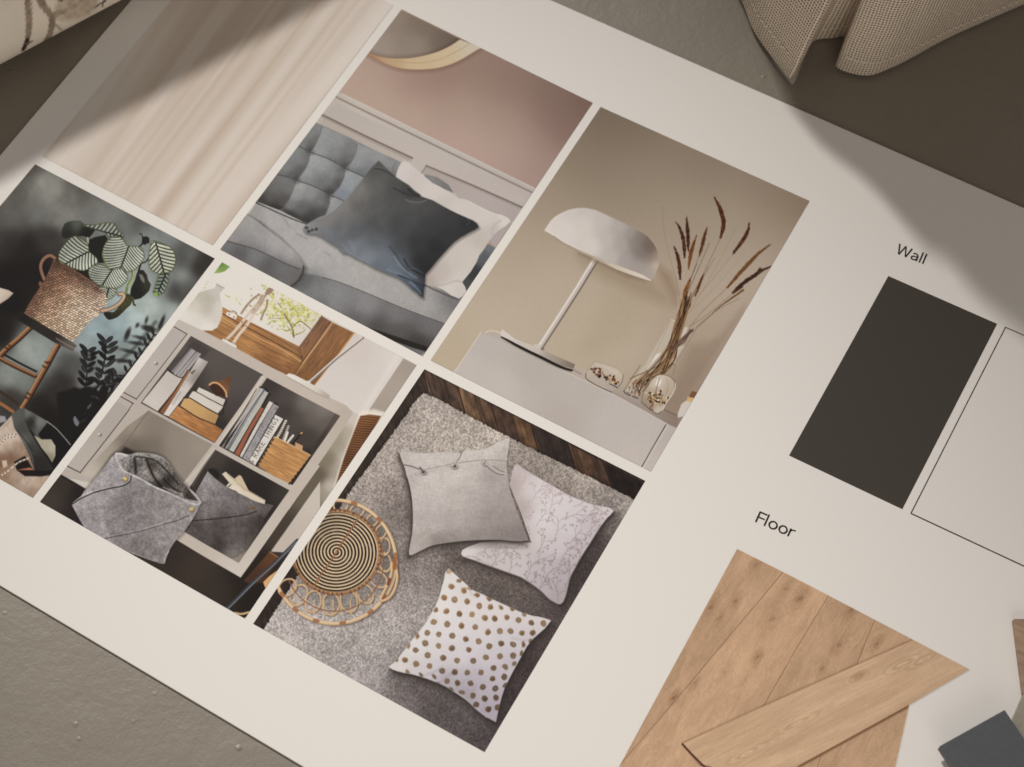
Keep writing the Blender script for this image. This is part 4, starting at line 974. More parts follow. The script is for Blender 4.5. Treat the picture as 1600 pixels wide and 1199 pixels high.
    for k_ in range(4):
        c.names.append(f'printed_plank#{k_}')
        c.ids[(inside > .5) & (pid.astype(int) == k_)] = k_ + 1
    c.names.append('printed_loose_plank')
    c.ids[(inside > .5) & (pm[..., 0] > .5)] = 5


# ------------------------------------------------------------------ picture: shelf unit with books and felt bins
def paint_shelf(c):
    A, B, D, G, H = T(270, 400, 4.1026), T(180, 500, 5.714), T(320, 560, 5.45), T(60, 640, 4.61), T(250, 700, 4.284)
    c.fill([((350, 420), (221, 212, 203)), ((420, 440), (220, 211, 202)), ((560, 540), (204, 192, 183)), ((600, 600), (206, 195, 186)), ((640, 575), (196, 184, 174)), ((500, 720), (176, 164, 151)), ((450, 800), (190, 178, 167)), ((330, 440), (219, 210, 201))])
    # green leaf corner
    c.poly(A('315,38 366,70 335,98 300,110 264,112'), [((345, 412), (92, 122, 58)), ((350, 418), (124, 150, 78)), ((338, 425), (142, 164, 92))], 'printed_leaf', soft=1)
    # tree outside the window
    win = c.cover(A('330,330 300,150 480,60 980,340 955,385 815,582 500,425'), 2)
    rr = random.Random(5)
    for pts, w in (('775,520 770,470 750,420 715,370 690,320', 2.2), ('775,515 740,460 720,430', 1.5), ('770,455 810,420 850,440 885,470', 1.7), ('730,400 660,400 610,405', 1.3), ('740,410 690,360 650,330', 1.2), ('765,470 730,480 700,470', 1.2), ('780,510 830,490 850,470', 1.2), ('750,425 770,370 800,330', 1.2), ('690,330 670,290', .9)):
        c.stroke(A(pts), w, (112, 98, 44), w1=w * .5, soft=1.2, alpha=.85, clip=win)
    for k in range(900):
        x, y = rr.gauss(770, 110), rr.gauss(350, 75)
        if rr.random() < .12:
            x, y = rr.uniform(340, 640), rr.uniform(190, 450)
        if x < 560 and rr.random() < .6:
            continue
        if y > 330 + (x - 500) * .62 + 40:
            continue
        c.ell(*A(f'{x},{y}')[0], rr.uniform(.8, 2.6), rr.uniform(.6, 1.7), rr.choice([(190, 184, 84), (206, 200, 112), (164, 160, 62), (214, 208, 150), (178, 172, 60), (140, 138, 56), (222, 216, 176)]), rot=rr.uniform(0, 3), soft=1.3, alpha=rr.uniform(.35, .85), clip=win)
    for pts, w in (('775,520 765,470 745,425 715,375', 1.6), ('768,460 810,420 850,440 885,470', 1.2)):
        c.stroke(A(pts), w, (96, 82, 36), soft=1.2, alpha=.7, clip=win)
    # wooden window frame
    wood = A('320,328 440,392 500,425 640,495 812,582 880,490 955,385 1020,425 1165,495 1080,610 905,838 850,805 780,765 725,762 600,700 410,600 300,540 190,480 250,465 300,400')
    c.poly(wood, [((270 + x / 4.1026, 400 + y / 4.1026), q) for (x, y), q in [((330, 370), (176, 130, 84)), ((260, 500), (150, 104, 64)), ((450, 440), (158, 112, 72)), ((480, 540), (170, 122, 74)), ((600, 560), (150, 106, 66)), ((640, 660), (128, 86, 52)), ((740, 640), (178, 130, 82)), ((760, 730), (120, 80, 48)), ((870, 560), (126, 90, 64)), ((970, 440), (120, 86, 62)), ((1080, 500), (142, 98, 62)), ((980, 640), (134, 92, 58)), ((900, 740), (120, 82, 52))]], 'printed_window_frame', soft=1.1)
    wm = c.cover(wood)
    ua = (c.X - 400) * .88 + (c.Y - 500) * .47
    va = -(c.X - 400) * .47 + (c.Y - 500) * .88
    right_ = np.clip((c.X - (475 - (c.Y - 540) * .62)) / 3, 0, 1)
    ub, vb = (c.X - 500) * .56 - (c.Y - 540) * .83, (c.X - 500) * .83 + (c.Y - 540) * .56
    gw = fbm(ua * .06, va * .55, 1, 101, 3) * (1 - right_) + fbm(ub * .06, vb * .55, 1, 102, 3) * right_
    c.rgb *= (1 + wm * .20 * (gw - .5) * 2)[..., None]
    for pts, w, col, a in (('320,372 440,440 560,505 700,580 830,655', 2.2, (84, 54, 36), .8), ('300,385 420,455 560,530 700,600 825,680', 1.8, (206, 160, 108), .8), ('300,420 440,500 600,590 800,690', 1.2, (112, 74, 44), .6), ('480,425 640,510 800,605', 1.6, (92, 62, 42), .7), ('812,582 830,655 800,600', 1.2, (80, 54, 38), .7), ('955,385 880,490 812,582', 1.6, (76, 52, 40), .6), ('1025,425 930,560 780,765', 2.0, (210, 164, 114), .8), ('1010,420 915,555 820,690', 1.6, (84, 56, 40), .7), ('1165,495 1070,625 905,838', 3.4, (192, 140, 86), .85), ('1148,488 1050,620 890,825', 1.0, (96, 64, 40), .7), ('1050,440 950,580 800,780', 1.0, (100, 66, 42), .6), ('825,650 830,680 780,765', 1.6, (70, 46, 32), .7)):
        c.stroke(A(pts), w, col, soft=1.3, alpha=a)
    c.poly(A('345,360 385,365 412,380 405,408 380,398 342,380'), (222, 212, 200), soft=1.2)
    for p in ('362,375', '392,392'):
        c.ell(*A(p)[0], 1.2, 1.2, (120, 100, 80), soft=.8)
    c.stroke(A('380,352 400,360 410,372'), 1.6, (120, 108, 76), soft=1)
    # wall to the right, column
    c.poly(A('1168,495 1222,522 1480,660 1300,930 1150,1300 700,1000 905,838 1080,612'), [((560, 550), (202, 190, 181)), ((600, 580), (206, 195, 187)), ((530, 600), (206, 195, 187)), ((560, 640), (208, 197, 188)), ((620, 570), (212, 202, 194))], 'printed_wall', soft=1.1)
    c.stroke(A('1440,640 1380,740 1280,900 1190,1040'), 9, (216, 206, 197), soft=7, alpha=.7)
    c.poly(A('1478,658 1565,702 1560,760 1440,950 1340,1010 1250,1000'), [((640, 570), (158, 144, 132)), ((620, 610), (166, 152, 140)), ((605, 640), (160, 146, 134))], 'printed_wall', soft=1.1)
    # lamp arm and base on the shelf top
    c.stroke(A('1222,525 1050,660 880,812'), 3.0, (122, 112, 106), soft=1.2, sm=False, name='printed_lamp_arm')
    c.stroke(A('1212,524 1040,658 872,808'), 2.2, (206, 196, 187), soft=1.1, sm=False, name='printed_lamp_arm')
    # glass bottle
    bot = A('282,182 326,205 318,222 300,240 304,275 316,320 318,370 305,420 285,460 250,480 200,478 150,455 60,408 50,395 80,350 120,290 165,235 235,215 270,205')
    c.poly(bot, [((270 + x / 4.1026, 400 + y / 4.1026), q) for (x, y), q in [((300, 200), (190, 180, 172)), ((270, 220), (196, 187, 178)), ((180, 260), (182, 178, 160)), ((230, 280), (178, 170, 156)), ((140, 320), (202, 193, 180)), ((220, 340), (186, 176, 162)), ((300, 330), (208, 199, 188)), ((270, 400), (204, 194, 184)), ((150, 400), (214, 205, 195)), ((90, 380), (218, 209, 200)), ((230, 450), (220, 211, 202))]], 'printed_glass_bottle', soft=1.4)
    c.stroke(A('282,182 305,195 328,207'), 2.0, (158, 148, 138), soft=1.3, alpha=.8)
    for p in ('212,182', '205,205', '222,165'):
        c.ell(*A(p)[0], 1.6, 1.2, (172, 182, 130), soft=1.2, alpha=.7)
    # wooden artist's figure
    skin, skd = (196, 176, 158), (156, 132, 112)
    for pts, w, col in (('552,248 510,280 470,325 440,368', 3.4, skd), ('606,285 600,330 580,370 566,408', 3.2, skd), ('500,355 440,430 390,490 345,535', 4.6, (206, 188, 170)), ('525,365 470,450 420,510 388,560', 4.6, (210, 193, 176)), ('575,265 560,300 530,340', 8.5, (176, 152, 132)), ('540,325 515,355', 9.0, (192, 170, 150)), ('600,245 590,260', 2.6, skd)):
        c.stroke(A(pts), w, col, soft=1.2, name='printed_wooden_figure')
    c.poly(A('612,205 646,215 630,240 600,252 590,240'), (150, 124, 104), 'printed_wooden_figure', soft=1.1, sm=True)
    for p in ('606,285', '585,350', '470,325', '552,248', '445,425', '470,450', '520,345', '345,535', '388,560'):
        c.ell(*A(p)[0], 1.5, 1.5, (136, 112, 94), soft=1, alpha=.7)
    c.poly(A('310,545 322,530 410,575 405,602'), (220, 210, 200), 'printed_wooden_figure', soft=1.1)
    # cabinet body
    c.poly(A('40,408 190,478 320,545 430,605 600,700 730,765 880,835 1005,909 1108,957 1157,1005 700,1700 -800,1400 -220,560'), [((300, 520), (190, 177, 166)), ((400, 575), (186, 173, 161)), ((500, 630), (190, 177, 165)), ((250, 600), (178, 166, 156)), ((150, 700), (178, 166, 155)), ((560, 640), (176, 163, 150)), ((450, 780), (184, 172, 160)), ((380, 880), (192, 180, 168))], 'printed_shelf_unit', soft=1.1)
    c.poly(D('1265,465 1300,470 1350,560 1230,800 1120,1100 1000,1300 700,1500 640,1320 840,1085 1040,800'), [((556, 650), (196, 184, 172)), ((545, 690), (176, 164, 148)), ((530, 690), (150, 138, 120)), ((515, 720), (120, 108, 90)), ((530, 730), (168, 156, 143)), ((500, 745), (88, 77, 63)), ((505, 770), (150, 138, 124)), ((480, 780), (70, 60, 49)), ((515, 760), (190, 178, 166)), ((540, 720), (196, 184, 173))], 'printed_wall', soft=1.4)
    c.poly(D('1200,398 1265,465 1040,800 840,1085 760,1199 720,1290 700,1180 745,1080 1155,490 1110,470'), [((545, 650), (180, 166, 152)), ((500, 720), (184, 171, 158)), ((460, 780), (190, 178, 166))], 'printed_shelf_unit', soft=1)
    c.poly(H('1071,120 900,360 700,640 540,866 105,605 150,552 525,772 870,283 1000,100'), [((450, 760), (186, 173, 161)), ((400, 850), (190, 178, 166)), ((320, 850), (186, 173, 161)), ((376, 890), (200, 188, 177))], 'printed_shelf_unit', soft=1)
    # doors
    c.poly(B('525,62 638,126 420,410 190,705 78,645 300,350'), [((260, 530), (176, 165, 157)), ((240, 570), (180, 169, 161)), ((205, 610), (178, 167, 158))], 'printed_shelf_unit', soft=1)
    for pts, w in (('525,60 642,128', 1.3), ('78,648 190,708', 1.5), ('640,126 420,412 190,706', 1.1), ('50,686 162,747', 1.5), ('160,745 0,960', 1.0)):
        c.stroke(B(pts), w, (48, 40, 36), soft=1, alpha=.9, sm=False)
    c.poly(G('655,0 300,456 210,410 560,-60 600,-40'), [((170, 660), (170, 159, 149)), ((120, 720), (180, 169, 158))], 'printed_shelf_unit', soft=1)
    c.stroke(G('655,0 480,228 300,455'), 1.3, (46, 38, 34), soft=1, sm=False)
    c.stroke(G('208,408 302,456'), 1.5, (46, 38, 34), soft=1, sm=False)
    for T_, p in ((B, '360,385'), (G, '440,180')):
        q = T_(p)[0]
        c.ell(q[0] + 1, q[1] + .8, 3.0, 2.4, (96, 86, 80), soft=1.4, alpha=.8)
        c.ell(q[0] - .6, q[1] - .4, 2.0, 1.7, (206, 197, 190), soft=1)
    # compartment 1
    k1 = B('676,143 1000,318 1322,490 1100,800 885,1100 560,925 228,742 440,460')
    c.poly(k1, [((180 + x / 5.714, 500 + y / 5.714), q) for (x, y), q in [((700, 200), (64, 56, 52)), ((900, 330), (84, 75, 71)), ((1200, 480), (78, 70, 66)), ((1000, 600), (80, 72, 68)), ((1050, 800), (66, 58, 55)), ((900, 950), (40, 34, 31)), ((600, 500), (46, 40, 37)), ((400, 700), (60, 52, 48)), ((620, 230), (90, 82, 76))]], 'printed_shelf_unit', soft=1.1)
    c.poly(B('845,265 700,190 640,240 760,330 800,330'), (58, 50, 47), soft=4, alpha=.6)
    # magazine file, books
    for mi, (pts, col) in enumerate((('650,255 690,258 520,470 470,430', (72, 64, 62)), ('675,255 725,285 560,490 500,462', (130, 122, 122)), ('690,262 718,280 540,500 520,480', (176, 168, 166)), ('730,285 768,305 600,520 545,500', (160, 152, 150)))):
        c.poly(B(pts), col, f'printed_magazine#{mi}', soft=1)
    for pts in ('700,270 530,480', '745,292 575,505', '715,280 545,490'):
        c.stroke(B(pts), 1.0, (84, 76, 74), soft=1, alpha=.7, sm=False)
    c.poly(B('470,450 490,465 545,500 600,518 610,508 520,640 378,815 240,735 350,600'), [((240, 600), (196, 185, 175)), ((270, 595), (190, 179, 170)), ((235, 630), (200, 189, 179))], 'printed_magazine_file', soft=1)
    c.stroke(B('465,430 475,455 545,500 598,516 640,470'), 1.4, (40, 34, 32), soft=1)
    c.poly(B('655,450 672,462 430,845 400,820 520,640'), [((290, 585), (150, 102, 66)), ((255, 645), (126, 80, 52))], 'printed_book#1', soft=1)
    c.stroke(B('650,450 520,655 395,820'), 1.4, (52, 34, 26), soft=1, sm=False)
    c.poly(B('745,335 830,375 690,590 480,862 432,845 560,640'), [((180 + x / 5.714, 500 + y / 5.714), q) for (x, y), q in [((760, 360), (206, 196, 188)), ((800, 390), (150, 140, 132)), ((690, 470), (196, 186, 178)), ((720, 500), (120, 110, 104)), ((600, 600), (200, 190, 182)), ((480, 820), (210, 200, 192))]], 'printed_book#2', soft=1)
    for p, w in (('690,470 700,455', 2.2), ('675,465 690,485', 1.6), ('700,470 715,450', 1.6), ('680,480 700,470', 1.8)):
        c.stroke(B(p), w, (98, 96, 80), soft=1, sm=False)
    for k in range(9):                                   # small spine lettering
        x, y = 575 - k * 8.5, 640 + k * 13.5
        c.stroke(B(f'{x},{y} {x + 17},{y + 9}'), .9, (120, 112, 108), soft=.9, alpha=.8, sm=False)
    for k in range(9):
        x, y = 640 - k * 5, 530 + k * 8
        c.stroke(B(f'{x},{y} {x + 9},{y + 5}'), .7, (150, 142, 136), soft=.9, alpha=.7, sm=False)
    c.poly(B('760,600 1000,700 990,760 700,640'), (44, 37, 34), soft=5, alpha=.7)
    c.poly(B('748,602 870,660 995,718 968,768 850,715 725,640'), [((320, 615), (206, 196, 184)), ((345, 630), (196, 186, 174))], 'printed_book#3', soft=1)
    c.poly(B('690,640 715,640 845,715 968,775 915,835 800,775 655,690'), [((310, 620), (206, 196, 184)), ((340, 640), (200, 190, 178))], 'printed_book#4', soft=1)
    c.stroke(B('705,632 850,712 970,772'), 1.3, (54, 46, 42), soft=1)
    c.stroke(B('970,770 990,720'), 3, (44, 36, 34), soft=1.4)
    c.poly(B('615,705 660,700 800,780 925,850 890,930 740,870 580,770'), [((290, 630), (196, 156, 104)), ((310, 640), (190, 150, 100)), ((335, 655), (172, 132, 86))], 'printed_book#5', soft=1)
    c.stroke(B('612,692 660,695 800,778 930,850'), 1.8, (60, 48, 42), soft=1)
    c.stroke(B('930,848 960,835 965,790'), 3.4, (42, 36, 34), soft=1.6)
    c.stroke(B('580,770 740,872 890,935'), 1.4, (70, 48, 32), soft=1.1)
    c.poly(B('560,768 740,880 890,940 960,985 885,1095 480,868'), [((275, 645), (176, 122, 74)), ((310, 665), (168, 114, 68)), ((335, 685), (150, 100, 58))], 'printed_wood_box', soft=1)
    bm = c.cover(B('560,768 740,880 890,940 960,985 885,1095 480,868'))
    c.rgb *= (1 + bm * .2 * (fbm(ua * .08, va * .8, 1, 103, 2) - .5) * 2)[..., None]
    c.poly(B('1025,495 1042,510 1015,600 1008,660 985,700 965,660 930,610 880,580 838,585 870,555 920,550 970,530'), [((360, 592), (94, 62, 40)), ((345, 605), (112, 76, 48)), ((352, 615), (120, 82, 52))], 'printed_cone', soft=1.1)
    c.poly(B('840,582 880,560 930,575 970,620 1005,660 990,695 950,680 900,680 850,620'), (56, 34, 24), 'printed_cone', soft=1.3)
    c.stroke(B('842,580 870,562 910,565 950,595 985,640 995,685'), 2.8, (198, 152, 104), soft=1.1)
    # divider and compartment 2
    k2 = D('530,166 800,310 1112,470 1152,492 960,770 748,1080 430,920 118,745 330,450')
    c.poly(k2, [((320 + x / 5.45, 560 + y / 5.45), q) for (x, y), q in [((560, 230), (54, 47, 43)), ((700, 320), (72, 64, 60)), ((850, 390), (112, 104, 97)), ((1000, 440), (122, 114, 106)), ((900, 520), (98, 90, 83)), ((1050, 560), (92, 83, 76)), ((800, 520), (70, 62, 57)), ((900, 700), (64, 56, 51)), ((700, 450), (56, 49, 45)), ((850, 640), (58, 51, 46)), ((880, 860), (30, 25, 23)), ((400, 500), (40, 35, 32))]], 'printed_shelf_unit', soft=1.1)
    c.poly(D('1110,470 1152,492 1010,700 912,830 900,790'), [((520, 655), (84, 74, 66)), ((500, 690), (54, 46, 41))], soft=1.2)
    c.poly(D('480,150 500,150 330,400 110,740 96,730 300,420'), (190, 177, 165), 'printed_shelf_unit', soft=1)
    c.stroke(D('505,150 330,415 112,745'), 1.6, (214, 203, 192), soft=1.3, alpha=.8)
    bk = [('470,248 500,262 350,480 190,690 155,760 145,752 330,460', (170, 162, 154)), ('500,262 520,280 380,490 200,775 180,768 340,500', (152, 147, 142)), ('515,280 550,300 420,500 245,800 205,782 380,490', (178, 173, 163)),
          ('540,296 565,300 470,450 440,480', (40, 35, 33)), ('478,418 505,430 380,640 290,830 252,815 360,620', (148, 86, 62)), ('550,365 585,382 460,590 315,845 298,832 420,600', (202, 193, 184)), ('580,385 632,412 520,610 370,880 322,850 450,620', (150, 144, 144)),
          ('600,482 670,518 560,700 430,912 372,880 490,680', (208, 199, 190))]
    for bi, (pts, col) in enumerate(bk):
        c.poly(D(pts), lambda x, y, col=col: np.array(col) * (1 + .10 * (fbm(x * .5, y * .5, 4, 104)[..., None] - .5)), f'printed_book#{100 + bi}', soft=1)
    for pts, w, col in (('470,245 520,262 535,280', 2.6, (30, 27, 26)), ('500,262 510,275', 1.6, (60, 110, 170)), ('506,272 360,490 192,772', 1.3, (52, 60, 82)), ('440,262 300,500 150,748', 1.2, (60, 54, 50)), ('490,260 350,480 178,765', .9, (206, 198, 190)), ('585,382 460,590 318,846', 1.1, (70, 64, 62)), ('505,432 400,620 292,830', 1.0, (60, 44, 38)), ('596,380 620,392', 2.4, (36, 32, 30)), ('634,412 520,612 440,760', 1.2, (60, 54, 52)), ('672,520 560,702 434,914', 1.8, (34, 29, 27)), ('195,665 205,680', 2, (80, 72, 68))):
        c.stroke(D(pts), w, col, soft=1, alpha=.9, sm=False)
    for k in range(14):
        x, y = 465 - k * 8.5, 560 + k * 16
        c.stroke(D(f'{x},{y} {x + 8},{y + 4}'), .7, (120, 112, 108), soft=.9, alpha=.7, sm=False)
    sp = np.clip(fbm(c.X, c.Y, 1.6, 105, 2) - .45, 0, 1) * c.cover(D('590,390 632,412 520,610 370,880 322,850 450,620'))
    c.rgb *= (1 - .5 * sp)[..., None]
    # spine lettering: & RARE THINGS, drawn as strokes
    GL = {'R': ['0,0 0,1', '0,0 .55,.02 .65,.25 .5,.5 0,.5', '.3,.5 .75,1'], 'A': ['0,1 .4,0 .8,1', '.15,.65 .65,.65'], 'E': ['0,0 0,1', '0,0 .6,0', '0,.5 .5,.5', '0,1 .62,1'], 'T': ['.4,0 .4,1', '0,0 .8,0'], 'H': ['0,0 0,1', '.7,0 .7,1', '0,.5 .7,.5'],
          'I': ['.1,0 .1,1'], 'N': ['0,1 0,0 .7,1 .7,0'], 'G': ['.7,.15 .4,0 .05,.3 .05,.7 .4,1 .7,.85 .7,.55 .5,.55'], 'S': ['.55,.12 .3,0 .05,.2 .5,.7 .3,1 0,.88'], '&': ['.7,.9 .15,.35 .3,0 .5,.2 .1,.65 .2,1 .5,.9 .75,.5']}
    p_start, p_end = np.array(D('412,905')[0]), np.array(D('640,505')[0])
    adv = (p_end - p_start) / np.linalg.norm(p_end - p_start)
    upv = np.array(D('372,880')[0]) - np.array(D('430,912')[0])
    upv = upv / np.linalg.norm(upv)
    hgt = 8.0
    wds = [(ch, {'I': .30, 'T': .95, '&': 1.0}.get(ch, .95)) for ch in '& RARE THINGS']
    tot = sum(.55 if ch == ' ' else w_ for ch, w_ in wds)
    unit = np.linalg.norm(p_end - p_start) / tot
    pos = 0.0
    for ch, w_ in wds:
        if ch != ' ':
            for st in GL[ch]:
                P_ = [tuple(p_start + adv * (pos + float(a.split(',')[0]) * .82) * unit + upv * hgt * (1.06 - float(a.split(',')[1]))) for a in st.split()]
                c.stroke(P_, .95, (66, 60, 57), soft=.9, alpha=.92, sm=False)
        pos += .55 if ch == ' ' else w_
    # wooden pencil box
    for pts, w, col in (('690,535 650,620 615,680', 4.0, (196, 186, 174)), ('700,560 650,670', 1.2, (60, 52, 46)), ('712,580 670,690', 3.6, (160, 148, 136)), ('705,632 680,705', 3.4, (214, 206, 198)), ('752,658 700,722', 3.4, (210, 200, 190)), ('822,640 780,690 745,730', 2.6, (24, 20, 19)), ('828,634 818,642', 2.2, (206, 146, 100))):
        c.stroke(D(pts), w, col, soft=1, sm=False, name='printed_pencils')
    for k in range(8):
        c.stroke(D(f'{690 - k * 9},{545 + k * 17} {700 - k * 9},{550 + k * 17}'), 1.2, (60, 54, 50), soft=.8, sm=False)
    c.poly(D('770,715 835,745 830,785 770,755'), (186, 146, 108), 'printed_pencils', soft=1.1)
    bx = D('590,668 700,720 905,828 720,1068 580,1000 450,915')
    c.poly(bx, [((430, 690), (182, 134, 84)), ((470, 710), (178, 130, 82)), ((440, 730), (168, 120, 74)), ((455, 750), (186, 138, 88))], 'printed_wood_box#2', soft=1)
    bm = c.cover(bx)
    c.rgb *= (1 + bm * .2 * (fbm(ua * .07, va * .75, 1, 106, 2) - .5) * 2)[..., None]
    c.stroke(D('590,668 700,720 905,828'), 1.3, (214, 172, 122), soft=1.1)
    for k in range(8):
        c.stroke(D(f'{585 - k * 18},{690 + k * 31} {578 - k * 18},{702 + k * 31}'), 2.0, (74, 48, 30), soft=.9, sm=False)
        c.stroke(D(f'{893 - k * 24},{848 + k * 30} {884 - k * 24},{860 + k * 30}'), 2.2, (58, 38, 26), soft=.9, sm=False)
    c.stroke(D('905,830 730,1070'), 2.4, (38, 28, 22), soft=1.6, sm=False, alpha=.7)
    # compartment 3 (lower left)
    k3 = G('795,8 1020,130 1255,252 1150,390 1050,520 900,560 500,520 310,470 480,290 640,120')
    c.poly(k3, [((60 + x / 4.61, 640 + y / 4.61), q) for (x, y), q in [((700, 130), (150, 138, 124)), ((500, 330), (160, 148, 134)), ((360, 460), (186, 174, 160)), ((800, 120), (128, 117, 104)), ((1000, 220), (140, 128, 116)), ((1180, 280), (146, 135, 122)), ((1050, 400), (138, 127, 114)), ((800, 260), (112, 101, 89)), ((700, 280), (96, 86, 75))]], 'printed_shelf_unit', soft=1.1)
    c.poly(G('610,270 700,310 560,330 520,420 430,500 540,330'), (54, 44, 37), soft=10, alpha=.75)
    c.poly(G('625,270 700,308 640,330 590,320'), (34, 27, 24), soft=3, alpha=.9)
    c.stroke(G('795,10 700,140 610,270'), 1.2, (98, 88, 76), soft=1.2, alpha=.8, sm=False)
    # compartment 4 (lower right)
    k4 = H('370,12 620,148 866,284 700,520 527,772 340,665 150,553 200,260')
    c.poly(k4, [((250 + x / 4.284, 700 + y / 4.284), q) for (x, y), q in [((390, 60), (64, 56, 50)), ((260, 220), (50, 43, 39)), ((500, 150), (38, 33, 30)), ((700, 260), (34, 29, 26)), ((800, 300), (56, 49, 44)), ((650, 350), (26, 22, 20)), ((600, 600), (48, 42, 38)), ((520, 740), (140, 128, 116))]], 'printed_shelf_unit', soft=1.1)
    c.stroke(H('360,30 290,130 220,250'), 2.6, (92, 84, 76), soft=3, alpha=.7, sm=False)
    c.stroke(H('365,8 250,150 165,240'), 2.4, (196, 184, 172), soft=1.1, sm=False)
    c.ell(*H('350,185')[0], 11, 11, (20, 17, 16), soft=4, alpha=.8)
    # papers in the bin
    for pts, col in (('440,160 470,185 600,290 705,350 700,378 640,360 520,300 415,175', (206, 192, 170)), ('530,182 545,190 600,300 560,290 500,205', (196, 176, 148)), ('460,235 520,260 560,310 440,262', (212, 200, 182))):
        c.poly(H(pts), col, 'printed_papers', soft=1.1)
    c.stroke(H('450,175 560,270 700,352'), 1.0, (150, 132, 108), soft=1, alpha=.8)
    c.stroke(H('455,262 475,248'), 2, (90, 80, 70), soft=1, sm=False)
    b2 = H('318,158 360,200 400,232 450,270 520,305 590,340 640,360 700,380 757,390 735,420 700,470 668,535 640,600 610,645 575,685 540,715 500,738 480,742 330,660 150,555 165,525 195,488 215,420 240,300 275,235')
    c.poly(b2, [((250 + x / 4.284, 700 + y / 4.284), q) for (x, y), q in [((320, 200), (146, 138, 136)), ((290, 300), (134, 126, 124)), ((400, 330), (116, 108, 107)), ((520, 380), (110, 102, 101)), ((620, 400), (104, 96, 94)), ((720, 410), (84, 76, 72)), ((300, 440), (120, 112, 110)), ((250, 520), (74, 67, 64)), ((400, 520), (72, 65, 63)), ((330, 610), (84, 76, 74)), ((520, 560), (92, 84, 82)), ((480, 700), (110, 102, 98)), ((600, 580), (70, 62, 58)), ((380, 640), (50, 43, 41)), ((660, 500), (50, 43, 40))]], 'printed_felt_bin#2', soft=1.1)
    c.stroke(H('195,490 300,482 400,472 500,460 580,446 645,425'), 1.8, (34, 29, 27), soft=1.3, alpha=.9)
    c.ell(*H('617,405')[0], 3.3, 3.3, (112, 84, 52), soft=1, name='printed_felt_bin#2')
    c.stroke(H('318,158 400,230 520,303 640,358 755,388'), 1.2, (150, 142, 138), soft=1.2, alpha=.6)
    # floor, gap and things at the right
    c.poly(H('105,612 300,730 540,868 640,730 800,500 1071,130 1071,230 900,480 745,695 860,700 900,640 880,1000 560,1140 300,1010 -900,300 -100,560'), [((250 + x / 4.284, 700 + y / 4.284), q) for (x, y), q in [((100, 700), (44, 35, 30)), ((250, 800), (56, 46, 38)), ((400, 960), (50, 41, 35)), ((560, 900), (30, 23, 19)), ((640, 800), (34, 26, 20)), ((800, 560), (64, 54, 45)), ((980, 280), (98, 88, 74)), ((620, 1000), (28, 21, 17))]], 'printed_floor', soft=1.2)
    c.poly(H('1071,225 1071,420 960,560 860,690 745,690 900,470'), [((460, 840), (186, 173, 161)), ((490, 780), (194, 182, 170))], 'printed_wall', soft=1.4)
    c.poly(H('735,695 800,735 690,900 600,910 560,890'), [((430, 870), (92, 58, 34)), ((405, 905), (66, 42, 26))], 'printed_floor', soft=1.4)
    c.stroke(H('735,698 800,738'), 2.2, (134, 92, 58), soft=1.4, sm=False)
    c.stroke(H('920,620 760,780 620,905 440,1085'), 5.6, (54, 56, 62), soft=1.6, sm=False, name='printed_chair_leg')
    c.stroke(H('915,628 760,785 620,912 450,1082'), 1.6, (128, 128, 132), soft=1.6, sm=False, alpha=.9)
    c.poly(H('690,900 730,860 800,810 790,850 740,920 705,938'), (206, 160, 110), soft=1.2)
    c.stroke(H('500,1105 545,1112 600,1100'), 3, (200, 168, 126), soft=1.4)
    ch = D('1318,482 1350,455 1440,442 1540,470 1540,520 1380,720 1105,1100 1135,990 1180,860 1215,760 1260,650 1290,560')
    c.poly(ch, (226, 214, 200), soft=4, alpha=.8, grow=1.5)
    ch = D('1325,490 1400,480 1500,492 1380,720 1115,1080 1150,960 1185,850 1222,750 1265,640 1300,550')
    c.poly(ch, [((565, 655), (146, 96, 56)), ((580, 680), (112, 70, 42)), ((560, 690), (130, 84, 50)), ((545, 720), (110, 70, 42)), ((535, 745), (128, 84, 52))], 'printed_wicker_chair', soft=2)
    cmk = c.cover(ch, 2)
    st = .5 + .5 * np.sin(((c.Y - 650) * .95 - (c.X - 560) * .1) * 2 * math.pi / 3.6 + 2 * fbm(c.X, c.Y, 8, 107))
    c.rgb *= (1 - .42 * st * cmk)[..., None]
    # floor under the unit, left
    c.poly(G('165,470 337,572 300,640 240,682 330,850 200,780 -60,640'), [((80, 780), (60, 50, 44)), ((100, 760), (50, 41, 36)), ((120, 810), (34, 27, 24)), ((125, 770), (26, 20, 18))], 'printed_floor', soft=1.2)
    c.stroke(G('160,475 250,525 335,575'), 2.0, (20, 15, 13), soft=3, sm=False)
    # front felt bin with knitted blanket
    b1 = G('560,315 590,314 620,320 660,325 700,312 740,310 790,315 850,325 900,345 940,385 980,450 1020,500 1060,545 1100,585 1140,622 1160,645 1171,672 1150,715 1130,760 1090,820 1050,880 1015,915 985,950 960,985 940,1020 925,1065 906,1107 830,1088 750,1060 690,1040 640,1020 560,990 330,850 280,765 240,685 270,655 300,630 350,575 400,510 440,460 480,410 530,340')
    c.poly(b1, (18, 14, 12), soft=8, alpha=.5, grow=1.5)
